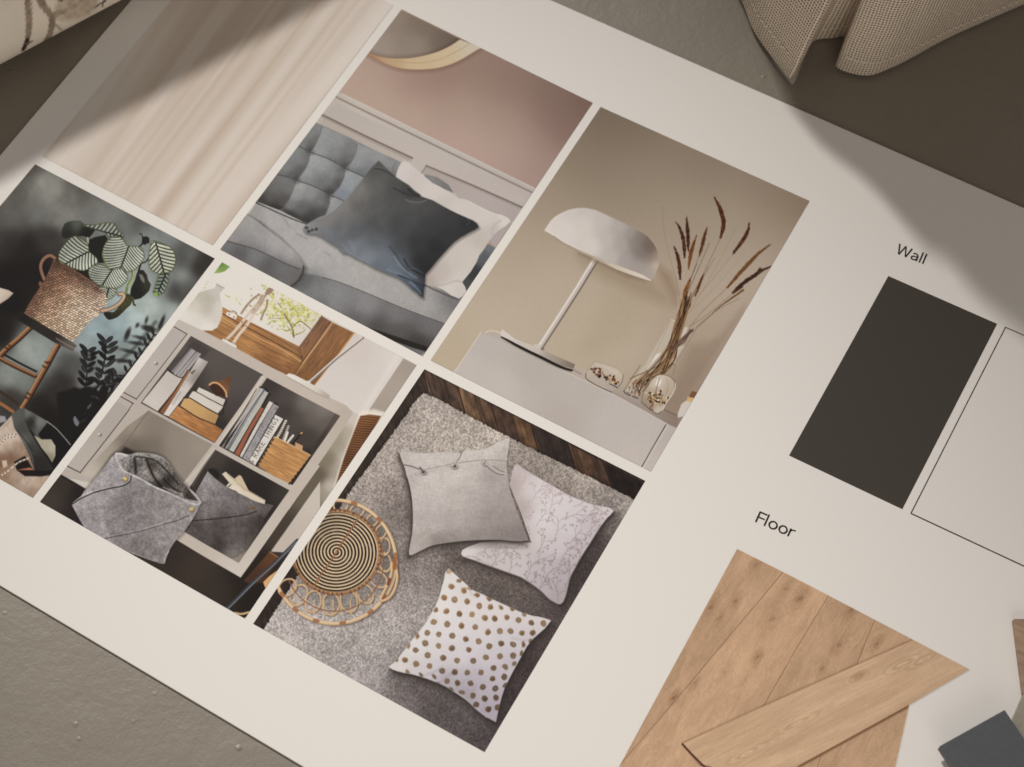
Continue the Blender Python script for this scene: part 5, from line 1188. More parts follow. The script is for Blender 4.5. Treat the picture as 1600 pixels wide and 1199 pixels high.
    c.poly(b1, [((60 + x / 4.61, 640 + y / 4.61), q) for (x, y), q in [((540, 380), (166, 158, 157)), ((450, 500), (160, 152, 151)), ((600, 480), (156, 148, 147)), ((330, 640), (166, 158, 157)), ((350, 740), (146, 139, 139)), ((500, 620), (150, 142, 142)), ((620, 680), (118, 111, 111)), ((560, 800), (132, 125, 125)), ((700, 560), (130, 123, 122)), ((850, 640), (136, 128, 126)), ((1000, 700), (142, 134, 131)), ((1100, 740), (152, 144, 141)), ((740, 740), (128, 120, 119)), ((900, 800), (138, 130, 127)), ((650, 880), (130, 122, 121)), ((780, 960), (128, 119, 117)), ((900, 950), (140, 132, 129)), ((860, 1060), (134, 126, 123)), ((700, 1010), (112, 104, 102)), ((980, 900), (142, 134, 130)), ((420, 860), (158, 151, 151))]], 'printed_felt_bin', soft=1.1)
    kn = G('575,370 620,345 700,318 790,318 880,345 940,392 1010,490 1080,570 1150,660 1090,650 1030,632 930,590 840,552 760,505 700,470 640,455 600,420')
    c.poly(kn, [((60 + x / 4.61, 640 + y / 4.61), q) for (x, y), q in [((620, 380), (150, 143, 139)), ((720, 330), (160, 152, 147)), ((850, 350), (146, 138, 132)), ((700, 400), (60, 54, 51)), ((760, 440), (150, 142, 136)), ((820, 400), (52, 46, 43)), ((860, 480), (130, 122, 116)), ((930, 430), (118, 110, 103)), ((930, 500), (40, 35, 33)), ((1000, 560), (96, 88, 83)), ((1000, 610), (112, 104, 98)), ((880, 550), (36, 31, 29)), ((1090, 620), (50, 44, 41)), ((660, 440), (110, 103, 99))]], 'printed_knit_blanket', soft=1.4)
    km = c.cover(kn, 1.5)
    kk = fbm(c.X * .9 + c.Y * .5, c.Y * .5 - c.X * .3, 1.5, 108, 2)
    c.rgb *= (1 + km * .9 * (kk - .52))[..., None]
    for pts, w, col, a in (('690,350 700,410 700,470', 3, (22, 18, 17), .8), ('780,360 800,420 840,500 880,550', 3.2, (20, 16, 15), .85), ('700,340 780,350 860,380 930,450 1010,540', 2.6, (26, 22, 20), .8), ('900,500 960,560 1030,600', 3, (18, 15, 14), .8), ('1030,600 1040,630', 1.4, (190, 182, 174), .8), ('900,560 1000,600 1035,605', 1.4, (176, 168, 160), .7)):
        c.stroke(G(pts), w, col, soft=2.2, alpha=a, clip=km)
    for pts in ('560,318 560,345 575,385 600,425 640,455 700,485 760,515 840,560 930,598 1030,645 1130,685 1168,672', '560,316 600,318 640,335'):
        c.stroke(G(pts), 2.2, (188, 180, 176), soft=1.2)
    c.stroke(G('1171,672 1140,622 1090,575'), 1.8, (178, 170, 165), soft=1.2)
    c.stroke(G('245,682 300,645 400,600 500,572 600,552 640,535 662,512 668,480'), 2.0, (30, 26, 25), soft=1.2, alpha=.95)
    c.stroke(G('250,672 300,635 400,590 500,562 600,543 632,528 655,505 660,480'), 1.2, (196, 188, 186), soft=1.2, alpha=.6)
    c.stroke(G('470,930 600,905 750,872 900,828 1000,800 1085,765'), 1.5, (68, 61, 59), soft=1.2, alpha=.9)
    c.stroke(G('470,922 600,897 750,864 900,820'), 1.2, (176, 168, 165), soft=1.5, alpha=.5)
    c.stroke(G('640,1020 750,1062 830,1090 904,1108 912,1060 940,1022'), 1.6, (190, 182, 178), soft=1.4, alpha=.7)
    for p in ('625,500', '1105,720'):
        q = G(p)[0]
        c.ell(q[0] + .6, q[1] + .8, 4.0, 4.0, (70, 60, 50), soft=1.6, alpha=.7)
        c.ell(q[0], q[1], 3.6, 3.5, (190, 160, 96), soft=1)
        c.ell(q[0] - .6, q[1] - .8, 1.8, 1.5, (226, 204, 150), soft=1.2)
    fm = c.mask('printed_felt_bin')
    c.rgb *= (1 + fm * (.32 * (fbm(c.X, c.Y, 2.2, 109, 2) - .5) + .30 * (fbm(c.X, c.Y, 7, 110, 2) - .5)))[..., None]
    # pale lamp foot on the unit's top
    c.poly(D('690,150 715,128 760,140 870,195 990,265 1068,318 1058,342 960,300 830,225'), [((455, 590), (220, 210, 200)), ((490, 605), (210, 200, 188)), ((512, 620), (170, 158, 146))], 'printed_lamp_arm', soft=1.1)
    c.stroke(D('690,152 830,228 960,303 1058,345'), 1.4, (150, 136, 124), soft=1.4, alpha=.7)
    c.ell(*D('880,205')[0], 3.6, 2.4, (214, 204, 194), soft=1)
    c.grain(.012, 2.2, 111)


# ------------------------------------------------------------------ picture: striped plant in a basket on a stool
def paint_plant(c):
    A, B, D = T(0, 250, 4.441), T(50, 330, 6.6625), T(0, 480, 3.868)
    c.fill([((55, 262), (66, 62, 58)), ((20, 310), (72, 69, 66)), ((70, 285), (104, 101, 97)), ((80, 300), (112, 109, 104)), ((110, 310), (84, 81, 77)), ((130, 300), (72, 69, 65)), ((60, 330), (88, 86, 83)), ((20, 345), (78, 76, 73)), ((100, 335), (104, 102, 98)), ((150, 335), (92, 91, 88)), ((200, 350), (84, 84, 82)),
            ((230, 372), (108, 109, 107)), ((215, 345), (70, 68, 65)), ((260, 375), (94, 95, 94)), ((295, 395), (80, 80, 79)), ((325, 405), (34, 30, 27)), ((310, 420), (30, 27, 24)), ((285, 400), (62, 61, 59)), ((20, 370), (44, 40, 38)), ((40, 385), (24, 20, 19)), ((80, 375), (40, 37, 35)), ((30, 430), (16, 12, 12)), ((60, 420), (16, 13, 12)), ((20, 470), (14, 11, 10)), ((-60, 450), (14, 11, 10)),
            ((245, 400), (104, 105, 104)), ((250, 440), (112, 114, 113)), ((285, 430), (104, 105, 103)), ((295, 445), (70, 70, 68)), ((275, 455), (46, 44, 42)), ((300, 455), (52, 50, 48)), ((225, 450), (126, 130, 129)), ((235, 480), (140, 144, 142)), ((265, 490), (120, 123, 121)), ((255, 510), (112, 114, 112)), ((210, 500), (134, 140, 140)), ((185, 505), (116, 126, 130)), ((160, 530), (108, 117, 121)), ((140, 545), (112, 118, 120)),
            ((180, 560), (104, 107, 106)), ((120, 570), (60, 59, 57)), ((105, 600), (34, 31, 29)), ((90, 620), (34, 30, 28)), ((135, 600), (96, 98, 96)), ((140, 630), (40, 37, 35)), ((45, 545), (116, 118, 115)), ((60, 560), (112, 115, 113)), ((20, 590), (104, 105, 102)), ((40, 600), (92, 93, 90)), ((20, 620), (44, 40, 37)), ((60, 630), (24, 20, 18)), ((80, 650), (18, 14, 13)), ((150, 680), (14, 11, 10)), ((100, 700), (14, 11, 10)), ((120, 650), (18, 14, 13)), ((200, 620), (24, 21, 19)), ((0, 520), (20, 16, 15)), ((-100, 600), (30, 26, 24))])
    c.grain(.16, 26, 121, None, 3)
    c.rgb = np.clip((c.rgb - .06) * 1.36 + .05, .02, 1)
    k_ = np.clip(c.rgb[..., 1:2] * 3 - .5, 0, 1)
    c.rgb *= 1 + k_ * np.array([-.008, .006, -.012])
    # blurred foliage shadow on the wall
    for x, y, a, b_, r_ in ((770, 165, 40, 14, -1.2), (830, 110, 14, 9, -1.0), (885, 80, 20, 8, -1.3), (900, 130, 45, 18, .25), (970, 110, 35, 12, -1.2), (850, 185, 40, 9, .2), (830, 220, 52, 10, .15), (790, 270, 56, 10, .25), (745, 325, 54, 11, .1), (985, 75, 24, 9, -1.2)):
        q = D(f'{x},{y}')[0]
        c.ell(q[0], q[1], a / 3.868, b_ / 3.868, (24, 23, 22), rot=r_, soft=3.5, alpha=.9)
    c.stroke(D('940,90 860,190 800,260 720,330'), 5, (40, 40, 39), soft=5, alpha=.6)
    for pts, w in (('930,170 860,270 780,380 700,470', 2.0), ('640,220 630,330 600,450 560,560', 2.4), ('510,300 525,400 510,500 470,600', 2.0)):
        c.stroke(D(pts), w, (18, 16, 15), soft=1.2)
    rr = random.Random(8)

    def spray(pts, n, la, lw, ang):
        q = smooth_open(D(pts), 8)
        for k in range(n):
            p = q[int(k / n * (len(q) - 1))]
            for s_ in (-1, 1):
                a = ang + s_ * rr.uniform(.75, 1.1)
                L_ = la * rr.uniform(.75, 1.1)
                c.ell(p[0] + math.cos(a) * L_ * .6, p[1] + math.sin(a) * L_ * .6, L_ * .62, lw, rr.choice([(14, 12, 12), (20, 18, 18), (26, 25, 24)]), rot=a, soft=1.1, name='printed_dark_foliage')
                if rr.random() < .3:
                    c.stroke([(p[0] + math.cos(a) * 1, p[1] + math.sin(a) * 1), (p[0] + math.cos(a) * L_, p[1] + math.sin(a) * L_)], .8, (120, 122, 120), soft=1, alpha=.6, sm=False)
    spray('640,215 650,280 640,360 620,440 600,500', 8, 15, 3.4, -1.5)
    spray('530,270 530,340 520,430 505,520', 7, 14, 3.4, -1.4)
    spray('700,420 660,470 620,520', 4, 15, 3.6, -1.0)
    spray('930,170 870,255 800,350 730,430', 7, 10, 2.4, -.9)
    c.poly(D('340,520 420,490 600,480 700,470 640,580 560,700 440,830 430,880 330,780 360,640'), (15, 12, 11), 'printed_dark_foliage', soft=8, jag=4, jscale=9)
    for p, a, b_, r_, col in (('620,430', 5, 2.4, -.6, (170, 172, 172)), ('600,490', 5, 2.0, -1, (140, 142, 142)), ('460,690', 8, 3.6, 1.2, (150, 152, 166)), ('540,600', 7, 1.4, -1, (110, 112, 104)), ('575,545', 6, 1.6, .4, (70, 68, 66)), ('540,295', 6, 2.6, 1.4, (92, 92, 92)), ('660,500', 5, 2, -1.2, (120, 122, 124)), ('630,350', 4, 1.8, 1.3, (60, 60, 60)), ('500,690', 5, 1.3, -.6, (50, 48, 46)), ('700,480', 6, 1.6, -1, (100, 100, 98))):
        c.ell(*D(p)[0], a, b_, col, rot=r_, soft=1.6, alpha=.7, jag=1.4)
    # stool
    for pts, w, w1 in (('185,118 110,190 40,248 -20,310', 7, 7.5), ('350,222 320,275 285,340', 8, 9), ('285,340 240,420 200,490 165,555 128,612', 9, 7)):
        c.stroke([(x + 1.6, y + 1) for x, y in D(pts)], w, (40, 24, 16), w1=w1, soft=1.3, name='printed_stool')
        c.stroke(D(pts), w * .72, (128, 82, 50), w1=w1 * .72, soft=1.8, name='printed_stool')
        c.stroke([(x - 1.2, y - .8) for x, y in D(pts)], w * .28, (196, 150, 104), w1=w1 * .28, soft=1.8, alpha=.7)
    for p in ('60,235', '270,362', '285,338', '160,548', '175,525', '40,248'):
        q = D(p)[0]
        c.ell(q[0], q[1], 5.2, 1.7, (60, 34, 22), rot=.5, soft=1.2, alpha=.8)
    c.stroke(D('0,312 100,365 212,418'), 6.5, (66, 40, 26), soft=1.3, name='printed_stool')
    c.stroke(D('0,306 100,358 212,410'), 3.0, (150, 100, 62), soft=1.6)
    c.stroke(D('30,290 130,345 220,390'), 3.2, (24, 16, 13), soft=1.6)
    c.stroke(D('-10,575 30,600 78,632'), 5, (146, 96, 60), soft=1.3, name='printed_stool')
    c.stroke(D('0,510 60,550 110,590'), 4, (54, 34, 24), soft=1.6, name='printed_stool')
    c.poly(D('100,72 150,40 300,125 465,232 440,268 330,215 190,130'), [((40, 495), (20, 16, 14)), ((80, 522), (34, 28, 25)), ((112, 545), (92, 82, 76)), ((60, 505), (40, 33, 29))], 'printed_stool', soft=1.2)
    c.stroke(D('340,190 400,225 455,255'), 1.6, (150, 138, 130), soft=1.6, alpha=.7)
    # dark leaves behind
    blk = (20, 18, 15)
    c.poly(B('590,300 660,270 760,250 790,290 750,360 735,450 760,540 690,540 640,470 600,430 580,360'), blk, 'printed_plant', soft=1.5)
    c.poly(B('380,540 600,590 600,700 700,760 730,850 640,780 480,660'), (22, 18, 15), soft=3)
    c.poly(B('340,130 370,115 400,105 450,98 500,100 530,125 560,150 610,165 662,190 630,240 590,282 540,262 500,262 400,272 350,290 310,270 308,230 315,180'), [((105, 352), (44, 47, 40)), ((118, 350), (84, 88, 76)), ((105, 365), (26, 26, 22)), ((135, 365), (16, 15, 13))], 'printed_plant', soft=1.2)
    c.poly(B('1110,610 1160,615 1195,660 1210,720 1240,765 1220,830 1170,880 1130,910 1070,925 1020,870 1030,800 1070,720 1090,650'), [((215, 440), (24, 23, 18)), ((230, 445), (48, 48, 32)), ((215, 455), (20, 19, 15))], 'printed_plant', soft=1.2)
    c.poly(B('1110,655 1150,665 1172,710 1170,755 1135,720'), [((222, 435), (110, 110, 106))], soft=1.6)
    c.poly(B('745,1060 800,1050 850,1050 900,1000 950,930 980,860 1020,870 1045,900 1030,970 980,1020 930,1070 890,1105 840,1125 800,1132 770,1110'), [((180, 490), (40, 40, 22)), ((195, 475), (58, 57, 32)), ((172, 495), (22, 20, 14))], 'printed_plant', soft=1.2, sm=True)
    for k in range(6):
        c.stroke(B(f'{990 - k * 32},{900 + k * 30} {1010 - k * 35},{960 + k * 26}'), 1.1, (92, 90, 52), soft=1.4, alpha=.6, sm=False)
    for pts, w, col in (('1040,620 1050,680 1020,740 990,800 980,850', 4.5, (110, 120, 66)), ('1060,620 1050,700 1000,790', 1.5, (172, 178, 120)), ('1120,370 1150,340 1180,345', 2.4, blk), ('1130,545 1180,530 1215,490', 2.0, blk), ('1120,240 1140,240 1150,270', 1.6, blk), ('1050,915 1060,970 1075,980', 3.0, (52, 56, 36)), ('1130,560 1110,620', 3, (28, 26, 20)), ('580,280 585,330', 2.2, (176, 176, 164))):
        c.stroke(B(pts), w, col, soft=1.2, name='printed_plant')
    c.poly(B('1145,270 1190,262 1222,280 1222,335 1180,342 1142,350'), (24, 21, 19), 'printed_plant', soft=1.2)

    def leaf(txt, rib, n, k, tint=(196, 198, 182), dark=(28, 34, 26), bright=1.0, edge=(120, 138, 78)):
        P = smooth_closed(B(txt))
        lid = f'printed_leaf#{len(c.names)}'
        (bx, by), (tx, ty) = B(rib)
        L_ = math.hypot(tx - bx, ty - by)
        ex, ey = (tx - bx) / L_, (ty - by) / L_
        c.poly(P, (14, 13, 11), soft=3, alpha=.6, grow=1)

        def colour(x, y):
            s_ = (x - bx) * ex + (y - by) * ey
            t_ = -(x - bx) * ey + (y - by) * ex
            a_ = np.abs(t_)
            ph = (s_ / L_ - k * a_ / L_ + .30 * (a_ / L_) ** 2) * n * .72 + .25 * np.sign(t_)
            st = .5 + .5 * np.cos(2 * math.pi * ph)
            st = np.clip((st - .13) / .34, 0, 1)
            st = st * np.clip((a_ - .4) / 1.4, 0, 1)
            sh = bright * (.80 + .26 * fbm(x, y, 18, 131) - .10 * np.clip(t_ / L_, -1, 1))
            lo_ = np.array(dark)
            hi_ = np.array(tint)
            return (lo_ * (1 - st[..., None]) + hi_ * st[..., None]) * sh[..., None]
        c.poly(P, colour, lid, soft=1.2)
        c.stroke(np.vstack([P, P[:1]]), 1.4, edge, soft=2, alpha=.45, sm=False)
        c.stroke(B(rib), 1.2, dark, soft=1.1, sm=False)
    leaf('540,150 600,148 640,152 700,140 760,128 810,128 855,135 880,190 915,225 945,240 940,285 880,275 830,268 790,255 770,228 720,205 680,190 620,185', '560,165 880,250', 11, .5, (170, 172, 158), bright=.95)
    leaf('455,262 500,288 545,318 582,350 590,420 625,450 668,490 682,530 640,560 600,592 545,617 495,612 450,600 405,585 370,565 335,550 298,530 278,480 285,440 300,405 345,345 395,292', '585,425 375,535', 9, .75)
    leaf('720,795 790,800 872,800 872,850 830,900 760,922 735,870', '800,800 770,915', 7, .6, (186, 188, 172))
    leaf('640,570 680,562 725,565 770,585 805,608 860,598 910,600 970,640 992,690 975,730 950,755 910,785 870,800 820,798 770,790 715,775 665,750 625,715 605,690 590,620', '835,608 735,765', 10, .75)
    leaf('1330,650 1380,635 1425,640 1422,690 1412,745 1390,800 1360,852 1330,860 1300,882 1275,860 1265,838 1285,790 1300,742', '1395,648 1305,860', 8, .5, (140, 146, 134), (24, 28, 24))
    leaf('1250,318 1290,318 1325,330 1375,350 1420,370 1450,395 1472,425 1488,470 1492,520 1480,570 1460,612 1425,632 1390,642 1330,652 1285,635 1250,612 1228,585 1222,555 1218,500 1222,440 1235,370', '1290,335 1375,645', 11, .7, (202, 202, 180))
    leaf('835,272 880,268 925,282 960,320 990,362 1050,372 1112,375 1140,400 1158,440 1165,475 1150,510 1130,542 1095,580 1062,612 1025,622 990,628 965,600 942,572 900,590 860,602 825,600 800,592 775,555 758,520 742,480 734,445 740,405 752,368 775,330 800,302', '1005,372 925,590', 11, .8)
    c.stroke(B('280,490 290,520 330,550'), 2, (130, 150, 70), soft=2, alpha=.7)
    c.stroke(B('735,450 750,520 790,590'), 2, (130, 150, 80), soft=2.5, alpha=.6)
    c.stroke(B('1275,860 1300,880 1300,840'), 3, (150, 176, 84), soft=1.6, alpha=.8)
    # basket
    bk = A('370,690 400,705 440,725 480,742 560,790 640,845 700,885 730,925 748,975 735,1010 705,1045 660,1085 600,1150 508,1262 340,1170 168,1065 200,1000 260,910 310,830 345,760')
    c.poly(bk, [((0 + x / 4.441, 250 + y / 4.441), q) for (x, y), q in [((370, 740), (112, 74, 52)), ((300, 860), (112, 72, 50)), ((230, 980), (122, 80, 56)), ((180, 1060), (130, 88, 62)), ((450, 780), (124, 80, 56)), ((560, 820), (128, 88, 64)), ((400, 900), (150, 104, 74)), ((350, 1020), (172, 130, 98)), ((300, 1120), (182, 142, 108)), ((500, 930), (188, 150, 118)), ((640, 900), (142, 106, 82)), ((700, 970), (196, 164, 136)), ((600, 1000), (204, 172, 142)), ((500, 1080), (204, 170, 138)), ((420, 1180), (196, 160, 128)), ((560, 1130), (206, 174, 144)), ((460, 1220), (190, 154, 122))]], 'printed_basket', soft=1.2)
    bm = c.cover(bk)
    ra = .57
    u = (c.X - 80) * math.cos(ra) + (c.Y - 410) * math.sin(ra)
    v = -(c.X - 80) * math.sin(ra) + (c.Y - 410) * math.cos(ra)
    v = v + .0012 * (u - 50) ** 2
    row = v / 3.3
    ri = np.floor(row)
    fv_ = row - ri
    off = hsh_(ri, 3) * .4 + (ri % 2) * .5
    cu = u / 5.2 + .5 * fv_ + off + .25 * fbm(u, v, 9, 141)
    fu, fv = cu - np.floor(cu), row - ri
    bump_ = np.sin(math.pi * fu) ** .5 * np.sin(math.pi * fv) ** .8
    tone = .80 + .40 * hsh_(np.floor(cu) * 1.7 + ri * 13.1, 5)
    wv = (.42 + .78 * bump_) * tone
    c.rgb *= (1 + bm * (wv - 1) * .95)[..., None]
    gy = c.rgb.mean(-1, keepdims=True)
    c.rgb += bm[..., None] * (gy - c.rgb) * .22
    c.rgb *= (1 + .08 * bm)[..., None]
    c.poly(A('380,690 480,742 640,845 730,925 700,935 600,860 470,780 360,730'), (60, 38, 28), soft=6, alpha=.5)
    for pts, col, hi_ in (('308,830 292,790 282,745 292,705 318,675 350,664 382,682', (120, 84, 66), (168, 126, 100)), ('705,1048 745,1040 790,1022 830,995 856,962 860,940 845,930 825,932', (168, 136, 112), (220, 192, 164))):
        c.stroke(A(pts), 6.0, (46, 30, 24), soft=2)
        c.stroke(A(pts), 4.6, col, soft=1.2, name='printed_basket')
        q = smooth_open(A(pts), 5)
        for k in range(len(q) - 1):
            a = math.atan2(*(q[k + 1] - q[k])[::-1]) + .8
            c.ell(q[k][0], q[k][1], 2.4, .9, hi_ if k % 2 else col, rot=a, soft=1, alpha=.8)
    c.ell(*A('280,860')[0], 2.6, 4, (120, 82, 62), soft=1.2)
    c.ell(*A('668,1075')[0], 4, 3, (214, 186, 158), soft=1.3)
    # bag on the floor
    c.poly(D('-40,740 0,728 70,655 100,720 130,800 180,890 215,985 300,1015 290,1050 200,1160 -60,1010'), [((0 + x / 3.868, 480 + y / 3.868), q) for (x, y), q in [((30, 720), (186, 166, 150)), ((70, 780), (196, 178, 162)), ((30, 850), (190, 170, 152)), ((110, 850), (150, 126, 108)), ((60, 920), (120, 88, 68)), ((20, 930), (112, 80, 62)), ((150, 940), (130, 104, 86)), ((100, 1000), (176, 154, 136)), ((180, 1050), (190, 170, 154)), ((200, 1120), (150, 124, 104)), ((240, 1060), (176, 152, 132)), ((20, 1010), (150, 118, 94))]], 'printed_bag', soft=1.3)
    c.grain(.14, 9, 142, c.cover(D('-40,740 0,728 70,655 100,720 130,800 180,890 215,985 300,1015 290,1050 200,1160 -60,1010')), 3)
    c.poly(D('145,612 200,640 290,692 330,740 300,790 250,810 210,770 170,720 150,670'), [((42, 645), (104, 105, 100)), ((60, 660), (122, 122, 116)), ((70, 675), (80, 79, 75)), ((50, 660), (26, 23, 21))], 'printed_bag', soft=1.3)
    c.poly(D('290,695 350,750 420,830 390,900 330,960 300,850 250,800 230,770'), (13, 10, 10), soft=2)
    c.stroke(D('285,692 340,735 390,790 425,832'), 1.4, (150, 150, 142), soft=1.3)
    c.poly(D('205,775 250,800 310,800 335,840 335,900 315,940 290,900 250,850'), [((70, 695), (166, 156, 136)), ((80, 700), (176, 168, 148)), ((75, 715), (134, 124, 106))], 'printed_bag', soft=1.4)
    c.poly(D('85,935 150,900 200,980 330,960 340,1010 250,1024 150,1022 100,985'), (16, 12, 11), soft=2)
    c.poly(D('68,650 100,625 148,605 152,690 180,755 240,850 290,920 325,985 280,990 205,985 180,900 130,800 85,730'), [((25, 655), (84, 83, 78)), ((35, 670), (66, 64, 60)), ((45, 700), (54, 52, 49)), ((60, 725), (34, 31, 29)), ((35, 690), (96, 95, 90))], 'printed_bag', soft=1.3)
    c.stroke(D('75,660 88,730 135,800 190,900 205,980'), 1.2, (120, 118, 112), soft=1.4, alpha=.7)
    c.stroke(D('100,740 140,790 200,870'), 1.0, (20, 18, 17), soft=1.4, alpha=.7)
    for pts in ('0,830 40,795 90,785', '5,1020 50,990 110,940 170,915', '0,800 40,775 95,770'):
        c.stroke(D(pts), 2.4, (206, 190, 174), soft=1.2)
        q = smooth_open(D(pts), 5)
        for p in q[::2]:
            c.ell(p[0], p[1], .9, .9, (70, 50, 38), soft=.9)
    c.poly(D('10,930 40,925 45,960 20,975'), (196, 176, 156), soft=2)
    c.poly(D('100,985 180,970 210,985 150,985'), (172, 106, 78), soft=1.6)
    c.poly(D('-20,655 30,660 40,690 0,700'), (150, 146, 148), soft=2)
    # pale corner
    c.poly(A('-60,870 0,888 60,905 92,925 60,960 0,998 -60,1030'), [((0, 460), (206, 190, 174)), ((10, 468), (190, 172, 156))], soft=1.2)
    c.stroke(A('92,925 50,965 0,998'), 1.2, (150, 128, 110), soft=1.2)
    c.grain(.02, 2.2, 143)


def hsh_(i, s):
    r = np.sin(i * 127.1 + s * 74.7) * 43758.5453
    return r - np.floor(r)


# ------------------------------------------------------------------ prints on the board: painted grids, split into what they show
m_print, nt, b = mat('printed_paper', (0.8, 0.8, 0.8), 0.62, 0.10)
at = N(nt, 'ShaderNodeAttribute', attribute_name='ink')
nt.links.new(at.outputs['Color'], b.inputs['Base Color'])
tc = N(nt, 'ShaderNodeTexCoord')
nz = N(nt, 'ShaderNodeTexNoise', Scale=900.0, Detail=2.0)
nt.links.new(tc.outputs['Object'], nz.inputs['Vector'])
bp = N(nt, 'ShaderNodeBump', Strength=0.06, Distance=0.0004)
nt.links.new(nz.outputs['Fac'], bp.inputs['Height'])
nt.links.new(bp.outputs[0], b.inputs['Normal'])

Z_INK = 0.00012
REF = srgb_lin(np.array(REF_WHITE) / 255.0)


def grid_mesh(name, V, F4, lin, material, parent):
    used = np.unique(F4)
    remap = np.full(len(V), -1)
    remap[used] = np.arange(len(used))
    f = remap[F4]
    v = V[used]
    me = bpy.data.meshes.new(name)
    me.vertices.add(len(v))
    me.vertices.foreach_set('co', v.astype(np.float32).ravel())
    me.loops.add(f.size)
    me.loops.foreach_set('vertex_index', f.ravel())
    me.polygons.add(len(f))
    me.polygons.foreach_set('loop_start', np.arange(len(f)) * 4)
    me.polygons.foreach_set('loop_total', np.full(len(f), 4))
    me.update(calc_edges=True)
    ca = me.color_attributes.new('ink', 'FLOAT_COLOR', 'POINT')
    ca.data.foreach_set('color', np.concatenate([lin[used], np.ones((len(used), 1))], 1).astype(np.float32).ravel())
    me.materials.append(material)
    o = bpy.data.objects.new(name, me)
    COL.objects.link(o)
    if parent is not None:
        o.parent = parent
    return o


def picture(name, quad, painter, label, step=1.0, ref=1.0, white_bg=False):
    P = np.array([ground(x, y)[:2] for x, y in quad])
    q = np.array(quad, float)
    lu = max(np.hypot(*(q[1] - q[0])), np.hypot(*(q[2] - q[3])))
    lv = max(np.hypot(*(q[3] - q[0])), np.hypot(*(q[2] - q[1])))
    nu, nv = int(lu / step) + 1, int(lv / step) + 1
    U, W = np.meshgrid(np.linspace(0, 1, nu), np.linspace(0, 1, nv))
    XY = ((1 - U) * (1 - W))[..., None] * P[0] + (U * (1 - W))[..., None] * P[1] + (U * W)[..., None] * P[2] + ((1 - U) * W)[..., None] * P[3]
    V = np.concatenate([XY, np.full(U.shape + (1,), Z_INK)], -1)
    px, py = to_pixel(V)
    c = Canvas(px, py)
    painter(c)
    lin = srgb_lin(c.rgb) / REF * np.array(PAPER) * ref
    if white_bg:
        w = np.abs(c.rgb - np.array(REF_WHITE) / 255.0).max(-1) < .002
        lin[w] = PAPER
    lin = np.clip(lin, 0.004, 0.86).reshape(-1, 3)
    idx = np.arange(nu * nv).reshape(nv, nu)
    F4 = np.stack([idx[:-1, :-1], idx[1:, :-1], idx[1:, 1:], idx[:-1, 1:]], -1)
    n = np.cross(V[1, 0] - V[0, 0], V[0, 1] - V[0, 0])
    if n[2] < 0:
        F4 = F4[..., ::-1]
    fid = c.ids[:-1, :-1].copy()
    if white_bg:                                   # bare paper outside the cut-out: nothing printed there
        blank = w[:-1, :-1] & w[1:, :-1] & w[1:, 1:] & w[:-1, 1:]
        fid[blank] = -1
    ctr = P.mean(0)
    V = V.reshape(-1, 3) - np.array([ctr[0], ctr[1], 0])
    # the backdrop in one piece; stray pieces of it become parts of their own
    names = list(c.names)
    bgm = fid == 0
    first = True
    while bgm.any():
        ii, jj = np.nonzero(bgm)
        comp = np.zeros(bgm.shape, bool)
        comp[ii[len(ii) // 2], jj[len(ii) // 2]] = True
        while True:
            g = comp.copy()
            g[1:] |= comp[:-1]
            g[:-1] |= comp[1:]
            g[:, 1:] |= g[:, :-1].copy()
            g[:, :-1] |= g[:, 1:].copy()
            g &= bgm
            if g.sum() == comp.sum():
                break
            comp = g
        bgm &= ~comp
        if comp.sum() < 40:
            hi = np.argwhere(comp)[0]
            nb = fid[max(0, hi[0] - 6):hi[0] + 7, max(0, hi[1] - 6):hi[1] + 7]
            nb = nb[nb > 0]
            fid[comp] = nb[0] if len(nb) else 0
            continue
        if not first:
            names.append('printed_backdrop')
            fid[comp] = len(names) - 1
        first = False
    if (fid == 0).sum() == 0:
        fid[fid == 1] = 0
    root = None
    for k, nm in enumerate(names):
        sel = fid == k
        if sel.sum() < 12:
            continue
        nm = nm.split('#')[0]
        if root is None:
            root = grid_mesh(name, V, F4[sel], lin, m_print, None)
            root.location = (ctr[0], ctr[1], 0)
            on_board(root)
            root['label'] = label
        else:
            grid_mesh(nm, V, F4[sel], lin, m_print, root)
    return root


QUADS = {
    'sofa': [(627.5, 15), (926.2, 161.2), (660.4, 557), (344, 390.2)],
    'lamp': [(938.5, 167.6), (1265, 314.5), (1017, 737), (672.7, 563.3)],
    'shelf': [(347, 410.3), (651, 570.5), (382.7, 966.8), (62.5, 784.5)],
    'rug': [(663.3, 577.3), (1008, 751.7), (757, 1175.3), (395.7, 975)]}
picture('sofa_picture', QUADS['sofa'], paint_sofa, 'picture of a grey sofa with cushions below a pink wall')
picture('lamp_picture', QUADS['lamp'], paint_lamp, 'picture of a white table lamp and dried grass on a cabinet')
picture('shelf_picture', QUADS['shelf'], paint_shelf, 'picture of a shelf unit with books and grey felt bins')
picture('rug_picture', QUADS['rug'], paint_rug, 'picture of three cushions and a rattan tray on a rug')
# the two pictures that leave the frame: the missing corners close the layout's rectangles

